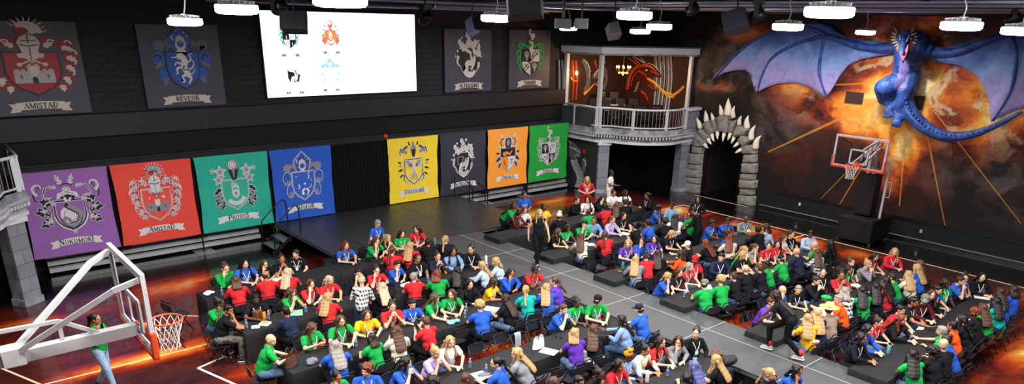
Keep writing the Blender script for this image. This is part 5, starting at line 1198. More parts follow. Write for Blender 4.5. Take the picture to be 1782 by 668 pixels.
def V3(*a): return Vector(a)
def lerp(a, b, t): return a + (b - a) * t
def headframe(c, yaw, pitch):
    """columns: right, front, up of the head, yaw + to the person's left... rotation about z then pitch forward"""
    R = Matrix.Rotation(yaw, 3, 'Z') @ Matrix.Rotation(-pitch, 3, 'X')
    return (lambda x, y, z: c + R @ Vector((x, y, z))), R
def hand(q, wrist, direc, palm, curl_=.5, thumb=1):
    """palm + five fingers; direc = pointing direction, palm = palm normal"""
    d = direc.normalized(); n = (palm - d * palm.dot(d)).normalized(); s = d.cross(n).normalized() * thumb
    R = Matrix((s, d, n)).transposed()
    q.ell(wrist + d * .045, (.037, .05, .016), R, 10, 7); q.cap(wrist - d * .01, wrist + d * .03, .024, .024, 10)
    for k, (o, L) in enumerate(((.027, .072), (.010, .082), (-.008, .076), (-.025, .058))):
        b_ = wrist + d * .085 + s * o; a1 = curl_ * .7; a2 = curl_ * 1.6
        m = b_ + (d * math.cos(a1) + n * math.sin(a1)) * L * .5; e = m + (d * math.cos(a2) + n * math.sin(a2)) * L * .5
        q.cap(b_ - d * .02, m, .0105, .0095, 8); q.cap(m, e, .0095, .008, 8)
    b_ = wrist + d * .03 + s * .03; m = b_ + (d * .6 + s * .8 + n * .3).normalized() * .035; e = m + (d * .9 + s * .25 + n * .4).normalized() * .03
    q.cap(b_, m, .013, .011, 8); q.cap(m, e, .011, .009, 8)

BASE = dict(pelvis=(0, 0, .56), lean=.32, hy=0, hp=.15,
            hip=.10, knee=[(.13, .42, .53), (-.13, .42, .53)], ankle=[(.13, .40, .10), (-.13, .40, .10)],
            elbow=[(.27, .26, .83), (-.27, .26, .83)], wrist=[(.13, .47, .79), (-.13, .47, .79)],
            hdir=[(-.35, 1, -.08), (.35, 1, -.08)], hpalm=[(0, 0, -1), (0, 0, -1)], curl=[.35, .35], sit=True)
def P_(**k): d = dict(BASE); d.update(k); return d
POSES = {
 't': P_(elbow=[(.27, .27, .82), (-.26, .24, .83)], wrist=[(.06, .45, .785), (-.08, .50, .785)], hdir=[(-1, .35, -.05), (.9, .5, -.05)]),
 'c': P_(lean=.42, hp=.2, elbow=[(.17, .42, .80), (-.27, .26, .82)], wrist=[(.085, .335, 1.02), (-.05, .44, .785)], hdir=[(-.25, -.15, 1), (1, .3, -.05)], hpalm=[(-.5, -1, 0), (0, 0, -1)], curl=[.9, .3]),
 'h': P_(lean=.38, elbow=[(.2, .40, .80), (-.2, .40, .80)], wrist=[(.06, .36, 1.0), (-.06, .36, 1.0)], hdir=[(-.3, -.05, 1), (.3, -.05, 1)], hpalm=[(-1, -.4, 0), (1, -.4, 0)], curl=[1.1, 1.1]),
 'p': P_(lean=.22, hp=.5, elbow=[(.24, .2, .84), (-.24, .2, .84)], wrist=[(.07, .40, .93), (-.07, .40, .93)], hdir=[(-.3, .8, .5), (.3, .8, .5)], hpalm=[(-1, 0, .3), (1, 0, .3)], curl=[1.0, 1.0]),
 's': P_(lean=.05, hp=.05, elbow=[(.27, .1, .8), (-.27, .1, .8)], wrist=[(.12, .3, .68), (-.12, .3, .68)], hdir=[(-.6, 1, -.1), (.6, 1, -.1)], hpalm=[(0, 0, -1), (0, 0, -1)]),
 'a': P_(lean=.3, elbow=[(.28, .36, .85), (-.26, .2, .82)], wrist=[(.2, .62, .80), (-.06, .42, .785)], hdir=[(-.1, 1, .1), (.9, .5, -.05)], hpalm=[(-.6, 0, 1), (0, 0, -1)], curl=[.5, .3]),
}
ST = dict(pelvis=(0, 0, .95), lean=.04, hy=0, hp=.15, hip=.09, knee=[(.11, .02, .51), (-.11, .02, .51)], ankle=[(.12, -.02, .09), (-.12, -.02, .09)], sit=False,
          elbow=[(.27, -.02, 1.15), (-.27, -.02, 1.15)], wrist=[(.12, .2, 1.12), (-.12, .2, 1.12)], hdir=[(-.8, .5, 0), (.8, .5, 0)], hpalm=[(0, -1, 0), (0, -1, 0)], curl=[.7, .7])
def S_(**k): d = dict(ST); d.update(k); return d
POSES.update({
 'stand_waist': S_(), 
 'stand_lean': S_(pelvis=(0, -.12, .93), lean=.75, hp=-.35, elbow=[(.26, .42, 1.02), (-.26, .36, 1.0)], wrist=[(.26, .5, .80), (-.24, .46, .80)], hdir=[(0, 1, -.15), (0, 1, -.15)], hpalm=[(0, 0, -1), (0, 0, -1)], curl=[.1, .1]),
 'stand_work': S_(lean=.4, hp=.55, elbow=[(.26, .2, 1.12), (-.26, .2, 1.12)], wrist=[(.18, .42, 1.0), (-.18, .42, 1.0)], hdir=[(0, 1, -.4), (0, 1, -.4)], hpalm=[(0, 0, -1), (0, 0, -1)]),
 'stand_give': S_(hp=.3, elbow=[(.22, .05, 1.16), (-.25, 0, 1.16)], wrist=[(.1, .33, 1.16), (-.12, .3, 1.12)], hdir=[(0, 1, 0), (0, 1, 0)], hpalm=[(0, 0, 1), (0, 0, 1)], curl=[.2, .2]),
 'stride': S_(hp=.25, knee=[(.09, .16, .53), (-.09, -.02, .5)], ankle=[(.08, .16, .1), (-.08, -.34, .17)], elbow=[(.25, -.14, 1.16), (-.25, .1, 1.16)], wrist=[(.27, -.1, .9), (-.26, .2, .93)], hdir=[(0, .2, -1), (0, .3, -1)], hpalm=[(-1, 0, 0), (1, 0, 0)], curl=[.6, .6], heels=1),
 'prowl': S_(pelvis=(0, -.1, .86), lean=.8, hp=-.1, knee=[(.1, .34, .56), (-.1, -.08, .46)], ankle=[(.09, .3, .13), (-.1, -.42, .14)], elbow=[(.24, .36, 1.0), (-.26, .3, .98)], wrist=[(.2, .52, .80), (-.22, .5, .82)], hdir=[(-.2, .4, -1), (.2, .6, -1)], hpalm=[(-1, 0, 0), (1, 0, 0)], curl=[.7, .7]),
 'phone_walk': S_(hp=.1, knee=[(.1, .14, .53), (-.1, 0, .5)], ankle=[(.1, .22, .1), (-.1, -.24, .13)], elbow=[(.23, .12, 1.16), (-.24, .12, 1.12)], wrist=[(.1, .12, 1.38), (.0, .25, 1.22)], hdir=[(-.1, 0, 1), (.8, .3, .5)], hpalm=[(-1, -.2, 0), (0, -1, 0)], curl=[.9, .5]),
})
def skeleton(pose, yaw):
    d = POSES[pose]; J = {}
    pv = Vector(d['pelvis']); L = .50; le = d['lean']; up = Vector((0, math.sin(le), math.cos(le))); fw = Vector((0, math.cos(le), -math.sin(le)))
    J['pv'] = pv; J['up'] = up; J['fw'] = fw
    J['waist'] = pv + up * .17; J['chest'] = pv + up * .34; J['neck'] = pv + up * .50
    J['head'] = J['neck'] + Vector((0, math.sin(le * .7), math.cos(le * .7))) * .09 + Vector((0, .03, .078))
    J['sh'] = [pv + up * .455 + Vector((s * .17, 0, 0)) for s in (1, -1)]
    J['el'] = [Vector(p) for p in d['elbow']]; J['wr'] = [Vector(p) for p in d['wrist']]
    J['hip'] = [pv + Vector((s * d['hip'], 0, 0)) for s in (1, -1)]; J['kn'] = [Vector(p) for p in d['knee']]; J['an'] = [Vector(p) for p in d['ankle']]
    J['yaw'] = yaw; J['hp'] = d['hp']; J['d'] = d
    return J
def torso(q, J, e, low=True):
    up, fw, pv = J['up'], J['fw'], J['pv']; R = Matrix((Vector((1, 0, 0)), fw, up)).transposed()
    q.ell(pv + up * .02, (.165 + e, .115 + e, .12 + e), R); q.ell(J['waist'] + fw * .01, (.155 + e, .118 + e, .15 + e), R); q.ell(J['chest'] + fw * .005, (.165 + e, .115 + e, .17 + e), R)
    q.cap(J['sh'][0], J['sh'][1], .052 + e, .052 + e); q.cap(pv + up * .12, pv + up * .36, .125 + e, .13 + e)
    for s in (0, 1): q.cap(J['neck'] - up * .005, J['sh'][s] + up * .0, .05 + e, .05 + e)
_bodies = {}
def body_mesh(pose, yaw):
    key = (pose, yaw)
    if key in _bodies: return _bodies[key]
    J = skeleton(pose, yaw); q = MB(); d = J['d']
    torso(q, J, 0)
    h, R = headframe(J['head'], J['yaw'], J['hp'])
    q.cap(J['neck'] - J['up'] * .03, h(0, -.02, -.06), .052, .048)
    q.ell(h(0, -.012, .022), (.076, .094, .098), R, 18, 12); q.ell(h(0, .020, -.040), (.061, .062, .062), R, 14, 10); q.ell(h(0, .045, -.082), (.034, .03, .024), R)
    q.cap(h(0, .076, .018), h(0, .090, -.02), .010, .014, 8); q.ell(h(0, .072, -.055), (.026, .022, .014), R)
    q.ell(h(0, .066, .034), (.05, .022, .012), R)
    for s in (-1, 1): q.ell(h(s * .078, -.005, -.005), (.011, .02, .032), R, 8, 6); q.ell(h(s * .034, .055, -.025), (.024, .022, .022), R)
    for i in (0, 1):
        q.cap(J['sh'][i], J['el'][i], .05, .038); q.cap(J['el'][i], J['wr'][i], .038, .024)
        hand(q, J['wr'][i], Vector(d['hdir'][i]), Vector(d['hpalm'][i]), d['curl'][i], -1 if i == 0 else 1)
        q.cap(J['hip'][i], J['kn'][i], .085, .056); q.cap(J['kn'][i], J['an'][i], .054, .036)
        q.cap(J['an'][i] + Vector((0, -.02, -.03)), J['an'][i] + Vector((0, .13, -.055)), .032, .026)
    me = remesh(q, .0085, 'body', 2)
    for m_ in (M_skin, M_eye, M_lip, M_brow): me.materials.append(m_)
    Ri = R.inverted(); mi = []
    for p in me.polygons:
        c = Vector(p.center) - J['head']
        if c.length > .16: mi.append(0); continue
        l_ = Ri @ c; m_ = 0
        if l_.y > .045:
            ax = abs(l_.x)
            if abs(ax - .032) < .012 and abs(l_.z - .010) < .0055: m_ = 1
            elif abs(ax - .033) < .017 and abs(l_.z - .030) < .0042: m_ = 3
            elif ax < .024 and abs(l_.z + .056) < .0085: m_ = 2
        mi.append(m_)
    me.polygons.foreach_set('material_index', mi)
    _bodies[key] = me; return me
_cl = {}
def shirt_mesh(pose, long_, kind='tee'):
    key = (pose, long_, kind)
    if key in _cl: return _cl[key]
    J = skeleton(pose, 0); q = MB(); torso(q, J, .014)
    up = J['up']; pv = J['pv']
    q.cap(pv + up * .02, pv + up * .2, .15, .145)
    for i in (0, 1):
        if kind == 'vest': continue
        if long_:
            q.cap(J['sh'][i], J['el'][i], .066, .054); q.cap(J['el'][i], lerp(J['el'][i], J['wr'][i], .92), .052, .038, flat1=True)
        else:
            q.cap(J['sh'][i], lerp(J['sh'][i], J['el'][i], .68), .07, .062, flat1=True)
    me = remesh(q, .013, 'shirt', 2); rnd = random.Random(hash(pose) % 99)
    import mathutils
    for v in me.vertices:
        n = mathutils.noise.noise(v.co * 8); n2 = mathutils.noise.noise(Vector((v.co.x * 22, v.co.y * 22, v.co.z * 9 + 3))); v.co += v.normal * (.010 * n + .004 * n2)
    me.materials.append(M_cloth); _cl[key] = me; return me
def pants_mesh(pose, kind='trousers'):
    J = skeleton(pose, 0); key = ('pants', kind, 'sit' if J['d']['sit'] else pose)
    if key in _cl: return _cl[key]
    q = MB(); pv = J['pv']; q.ell(pv + Vector((0, 0, -.01)), (.185, .135, .125))
    for i in (0, 1):
        if kind == 'skirt':
            q.cap(J['hip'][i], lerp(J['hip'][i], J['kn'][i], 1.0), .12, .12); q.cap(J['kn'][i], lerp(J['kn'][i], J['an'][i], .6), .11, .13, flat1=True)
        else:
            q.cap(J['hip'][i], J['kn'][i], .102, .074); q.cap(J['kn'][i], lerp(J['kn'][i], J['an'][i], .95), .074, .056, flat1=True)
    me = remesh(q, .015, 'trousers', 2); me.materials.append(M_cloth); _cl[key] = me; return me
def shoes_meshes(pose):
    J = skeleton(pose, 0); key = ('shoes', 'sit' if J['d']['sit'] else pose)
    if key in _cl: return _cl[key]
    out = []
    for i in (0, 1):
        a = J['an'][i]; q = MB(); gz = a.z - .095 
        q.cap(a + Vector((0, -.045, -.045)), a + Vector((0, .13, -.06)), .043, .036, 12); q.cap(a + Vector((0, -.03, -.05)), a + Vector((0, -.01, .01)), .042, .044, 12, flat1=True)
        V = len(q.v); q.cur = 1; P = crom([(0, -.1), (.045, -.06), (.04, .02), (.05, .1), (.03, .17), (-.02, .18), (-.045, .1), (-.04, .02), (-.045, -.06)], 2, True)
        q.prism([(a.x + x, a.y + y) for x, y in P], a.z - .098, a.z - .072); out.append(q.mesh('shoe', [M_shoe, M_sole], True))
    _cl[key] = out; return out
def hair_mesh(style, pose, yaw):
    lean = POSES[pose]['lean']; key = ('hair', style, pose if style in 'LPD' else ('h', POSES[pose]['hp']), yaw)
    if key in _cl: return _cl[key]
    J = skeleton(pose, yaw); hd = J['head']; h, R = headframe(Vector((0, 0, 0)), yaw, J['hp']); q = MB()
    bk = lambda z: -.115 - max(0, (-z - .05)) * (.36 + math.tan(min(lean, .75)) * 1.05)      # how far the hair has to sit back to clear the shoulders
    yl = yaw * .6; Y = Matrix.Rotation(yl, 3, 'Z')
    def g(x, y, z): return Y @ Vector((x, y, z))
    if style == 'H':
        q.ell(h(0, -.02, .012), (.079, .092, .09), R, 16, 10)
    else:
        q.ell(h(0, -.024, .034), (.087, .097, .097), R, 18, 12)
    if style == 'S': q.ell(h(0, .01, .085), (.065, .075, .04), R); q.ell(h(0, -.05, -.01), (.078, .07, .07), R)
    vx = .012
    if style in 'ML':
        Lz = -.15 if style == 'M' else -.34
        for s in (-1, 1):
            q.cap(h(s * .074, -.0, .05), h(s * .084, .0, -.06), .026, .03); q.cap(h(s * .084, .0, -.06), h(s * .084, -.01, -.13), .03, .024)
            q.cap(h(s * .05, .045, .105), h(s * .076, .04, .03), .02, .018)
        n = 7
        for k in range(n):
            x = -.085 + .17 * k / (n - 1); pts = [h(x, -.075, .0)]
            for z in np.linspace(-.08, Lz, 3 if style == 'M' else 5): pts.append(g(x * (1.0 + .25 * (-z)) + .006 * math.sin(k * 2.1 + z * 20), bk(z) + .02 * abs(x) / .08, z))
            for a, b_ in zip(pts[:-1], pts[1:]): q.cap(a, b_, .03, .028 if z > Lz * .9 else .02, 8)
        if style == 'L':
            for s in (-1, 1):
                pts = [h(s * .082, .0, -.08), g(s * .10, -.0 , -.16), g(s * .115, .03, -.24), g(s * .11, .045 - .02, -.32)]
                for a, b_ in zip(pts[:-1], pts[1:]): q.cap(a, b_, .026, .022, 8)
    elif style == 'P':
        pts = [h(0, -.11, .05), h(0, -.15, .03)] + [g(.01 * math.sin(z * 15), bk(z) - .03, z) for z in (-.08, -.18, -.28)]
        for a, b_ in zip(pts[:-1], pts[1:]): q.cap(a, b_, .032, .028, 8)
        q.ell(h(0, -.045, -.01), (.078, .07, .07), R)
    elif style == 'B':
        q.ell(h(0, -.09, .11), (.048, .048, .045), R); q.ell(h(0, -.045, -.01), (.078, .07, .07), R)
    elif style == 'U':
        rnd = random.Random(5); q.ell(h(0, -.03, .04), (.105, .11, .105), R)
        for k in range(90):
            u, v = rnd.uniform(0, 2 * PI), rnd.uniform(-.5, 1); r = math.sqrt(max(0, 1 - v * v)); y = math.cos(u) * r
            if y > .45 and v < .45: continue
            q.ell(h(.11 * r * math.sin(u), -.03 + .112 * y, .035 + .108 * v), (.022, .022, .022), None, 6, 5)
        vx = .010
    elif style == 'D':
        for k in range(19):
            a = PI * (-.06 + 1.12 * k / 18) + PI; x, y = .094 * math.cos(a), .098 * math.sin(a)
            pts = [h(x, y - .02, .03)] + [g(x * 1.1 + .012 * math.sin(k * 3), min(y, 0) + (bk(z) + .09), z) for z in (-.08, -.17, -.27, -.34)]
            for p, r_ in zip(zip(pts[:-1], pts[1:]), (.014, .013, .013, .012)): q.cap(p[0], p[1], r_, r_, 6)
        vx = .009
    elif style == 'C':
        q = MB(); q.ell(h(0, -.045, -.015), (.080, .066, .07), R)
    me = remesh(q, vx, 'hair', 1 if style in 'UD' else 4)
    import mathutils
    for v in me.vertices:
        n = mathutils.noise.noise(Vector((v.co.x * 70, v.co.y * 70, v.co.z * 12))); v.co += v.normal * .004 * n
    me.materials.append(M_hair); _cl[key] = me; return me
def cap_mesh(kind, pose, yaw):
    key = ('cap', kind, pose, yaw)
    if key in _cl: return _cl[key]
    J = skeleton(pose, yaw); h, R = headframe(Vector((0, 0, 0)), yaw, J['hp']); q = MB()
    if kind == 'straw':
        rot = R @ Matrix.Rotation(.12, 3, 'X')
        q.lathe([(.2, .0), (.205, .008), (.1, .018), (.09, .02), (.088, .1), (.07, .112), (.001, .115)], h(0, -.01, .06), 26, rot)
        q.lathe([(.2, -.003), (.1, .005)], h(0, -.01, .06), 26, rot, cap=False)
    elif kind == 'band':
        q.tube([h(.083 * math.cos(a), -.02 + .1 * math.sin(a) * .2, .03 + .105 * math.sin(a)) for a in np.linspace(0, PI, 14)], .012, 6)
    elif kind == 'wrap':
        q.ell(h(0, -.03, .05), (.092, .10, .088), R); 
        for k in range(8): q.ell(h(.035 * math.cos(k), .0 + .03 * math.sin(k), .14 + .012 * (k % 3)), (.035, .035, .028), R, 8, 6)
    elif kind == 'beret':
        q.ell(h(0, -.03, .075), (.125, .13, .055), R)
    else:
        q.lathe([(.088, -.01), (.091, .03), (.08, .07), (.045, .097), (.001, .104)], h(0, -.012, .035), 20, R)
        P = [h(x, y, z) for x, y, z in ((-.075, .05, .03), (.075, .05, .03), (.06, .15, .012), (.02, .175, .008), (-.02, .175, .008), (-.06, .15, .012))]
        q.add(P + [p + R @ Vector((0, 0, .008)) for p in P], [tuple(range(6))[::-1], tuple(range(6, 12))] + [(i, (i + 1) % 6, 6 + (i + 1) % 6, 6 + i) for i in range(6)])
    me = q.mesh('cap', [M_wood if kind == 'straw' else M_hat], True); _cl[key] = me; return me
def project_front(pose, long_, pts, off=.004):
    key = ('bvh', pose, long_)
    if key not in _cl:
        me = shirt_mesh(pose, long_); _cl[key] = BVHTree.FromPolygons([v.co.copy() for v in me.vertices], [tuple(p.vertices) for p in me.polygons])
    bv = _cl[key]; J = skeleton(pose, 0); out = []
    for x, s in pts:      # x across, s along the torso from the pelvis
        o = J['pv'] + J['up'] * s + Vector((x, 0, 0)) + J['fw'] * .6
        hit = bv.ray_cast(o, -J['fw'])
        out.append((hit[0] + J['fw'] * off) if hit[0] else (J['pv'] + J['up'] * s + Vector((x, 0, 0)) + J['fw'] * (.13 + off)))
    return out
def lanyard_mesh(pose, long_):
    key = ('lan', pose, long_)
    if key in _cl: return _cl[key]
    q = MB()
    for s in (-1, 1):
        P = project_front(pose, long_, [(s * (.075 - .075 * k / 6) + s * .004, .485 - .19 * k / 6) for k in range(7)], .006)
        q.tube(P, .0075, 5)
    q.mesh
    c = project_front(pose, long_, [(-.035, .3), (.035, .3), (.035, .215), (-.035, .215)], .016)
    f = skeleton(pose, 0)['fw'] * -.006
    q.add(c + [p + f for p in c], [(0, 3, 2, 1), (4, 5, 6, 7), (0, 1, 5, 4), (1, 2, 6, 5), (2, 3, 7, 6), (3, 0, 4, 7)])
    me = q.mesh('lanyard', [M_lan]); _cl[key] = me; return me
def print_mesh(pose, word):
    key = ('print', pose, word)
    if key in _cl: return _cl[key]
    q = MB(); tp, tw = text_polys(word, .05, 0, 0, True, .05); sc_ = .2 / tw
    for p in tp:
        P = project_front(pose, False, [(-a * sc_, .335 + b_ * sc_ * (1.4 if len(word) > 7 else 1.1)) for a, b_ in p], .005)
        q.add(P, [tuple(range(len(P)))[::-1]])
    for k in range(9):      # little line of ornament under the word
        P = project_front(pose, False, [(-.07 + k * .016 + a, .29 + b_) for a, b_ in ((0, -.006), (.011, -.006), (.011, .006), (0, .006))], .005); q.add(P, [(0, 1, 2, 3)])
    me = q.mesh('print', [M_print]); _cl[key] = me; return me
SKIN = {'l': '#d9a98c', 'm': '#a86f4c', 'd': '#5d3a28'}
HAIRC = {'k': '#14100f', 'd': '#2c1d16', 'b': '#4c3222', 'y': '#a98b5e', 'r': '#6a2f1a', 'g': '#8b8682', 'a': '#b5a488', 'x': '#5a5a94', 'n': '#171418', 'w': '#14100f', 'G': '#2c1d16'}
SHC = {'r': ('#c4282e', 'red'), 'g': ('#1a9a46', 'green'), 'b': ('#2a58bc', 'blue'), 'k': ('#15151a', 'black'), 'v': ('#1d2740', 'navy'), 'p': ('#5a32a4', 'purple'), 'y': ('#f0b91c', 'yellow'), 'o': ('#e8591c', 'orange'), 'w': ('#e6e2e2', 'white'),
       't': ('#14a096', 'teal'), 'j': ('#7f9cc4', 'denim blue'), 'e': ('#84848a', 'grey'), 'l': ('#b9a2cf', 'lavender'), 'c': ('#d8cdb8', 'cream'), 'm': ('#4a1c22', 'maroon'), 'h': ('#a9bcd8', 'pale blue'), 'X': ('#808080', 'black and white checked'), 'u': ('#8e7a6c', 'taupe')}
HN = {'L': 'long %s hair', 'M': '%s bob', 'S': 'short %s hair', 'P': '%s ponytail', 'B': '%s bun', 'U': 'curly %s hair', 'H': 'shaved head', 'C': '%s cap', 'D': '%s locs'}
HCN = {'k': 'black', 'd': 'dark', 'b': 'brown', 'y': 'blond', 'r': 'auburn', 'g': 'grey', 'a': 'ash blond', 'x': 'violet', 'n': 'navy', 'w': 'white', 'G': 'green'}
PN = {'t': 'forearms on table', 'c': 'chin on hand', 'h': 'hands at face', 'p': 'holding phone', 's': 'hands in lap', 'a': 'reaching out', }
WORD = {'r': 'AMISTAD', 'b': 'RÊVEUR', 'g': 'ISIBINDI', 'k': 'ALTRUISMO', 'p': 'NUKUMORI', 'y': 'SOLLEVARE', 't': 'PROTOS', 'o': 'ONRAKA'}
prnd = random.Random(11)
def kid(name, me, par, col=None, loc=None):
    o = obj(name, me, par); 
    if col: o.color = lin(col)
    if loc is not None: o.location = loc
    return o
def person(x, y, z, heading, pose, yaw, shirt, hair, hcol, skin, long_=False, label='', group=None, size=1.0, wide=1.0, lan=True, pants=None, extras=()):
    """heading: world angle the body faces"""
    yw = {-1: -.75, 0: 0.0, 1: .75}[yaw]
    o = obj('person', body_mesh(pose, yw), None, (x, y, z), heading - PI / 2); o.scale = (size * wide, size * wide, size)
    tag(o, label, 'person', group); sk = SKIN[skin]; j = prnd.uniform(-.06, .06); c = lin(sk); o.color = tuple(max(0, v * (1 + j * 2)) for v in c[:3]) + (1,)
    hx, nm = SHC[shirt]; j = prnd.uniform(-.08, .08); hc = tuple(min(1, v * (1 + j)) for v in lin(hx)[:3]) + (1,)
    s = kid('jacket' if long_ else 'shirt', shirt_mesh(pose, long_, 'vest' if 'vest' in extras else 'tee'), o); s.color = hc
    if shirt == 'X':
        k2 = ('X', pose, long_)
        if k2 not in _cl: m2 = shirt_mesh(pose, long_).copy(); m2.materials.clear(); m2.materials.append(M_check); _cl[k2] = m2
        s.data = _cl[k2]
    pc = pants or prnd.choice(['#14151a', '#15171f', '#1f2a44', '#3b5276', '#23252c', '#101114', '#566f93'])
    if pc in ('leopard', 'camo'):
        k2 = (pc, pose)
        if k2 not in _cl: m2 = pants_mesh(pose, 'skirt' if pc == 'leopard' else 'trousers').copy(); m2.materials.clear(); m2.materials.append(M_leo if pc == 'leopard' else M_camo); _cl[k2] = m2
        kid('skirt' if pc == 'leopard' else 'trousers', _cl[k2], o)
    else: kid('trousers', pants_mesh(pose), o, pc)
    for m_ in shoes_meshes(pose): kid('shoe', m_, o)
    J = skeleton(pose, yw); hd = J['head']
    if hair == 'H':
        kid('hair', hair_mesh('H', pose, yw), o, '#3a2a20' if skin != 'l' else '#b78a70', hd)
    elif hair == 'C':
        kid('hair', hair_mesh('C', pose, yw), o, '#2c1d16', hd)
        kind = {'G': 'beret', 'w': 'wrap' if shirt == 'k' and skin == 'm' and y > 16 else 'cap', 'r': 'cap'}.get(hcol, 'cap')
        kid('cap', cap_mesh(kind, pose, yw), o, {'w': '#e8e6e4', 'n': '#1a2038', 'g': '#6c7068', 'r': '#a81c28', 'G': '#1f9c4c', 'k': '#111111'}.get(hcol, '#222222'), hd)
    else:
        kid('hair', hair_mesh(hair, pose, yw), o, HAIRC[hcol], hd)
    for e in extras:
        if e in ('straw', 'band', 'wrap'): kid({'straw': 'straw_hat', 'band': 'headband', 'wrap': 'headwrap'}[e], cap_mesh(e, pose, yw), o, {'band': '#f4f4f4', 'wrap': '#c98a20'}.get(e, '#ffffff'), hd)
    if not long_ and shirt in WORD and 'vest' not in extras and pose not in ('stand_lean', 'prowl'): kid('shirt_print', print_mesh(pose, WORD[shirt]), o)
    if lan: kid('lanyard', lanyard_mesh(pose, long_), o)
    return o
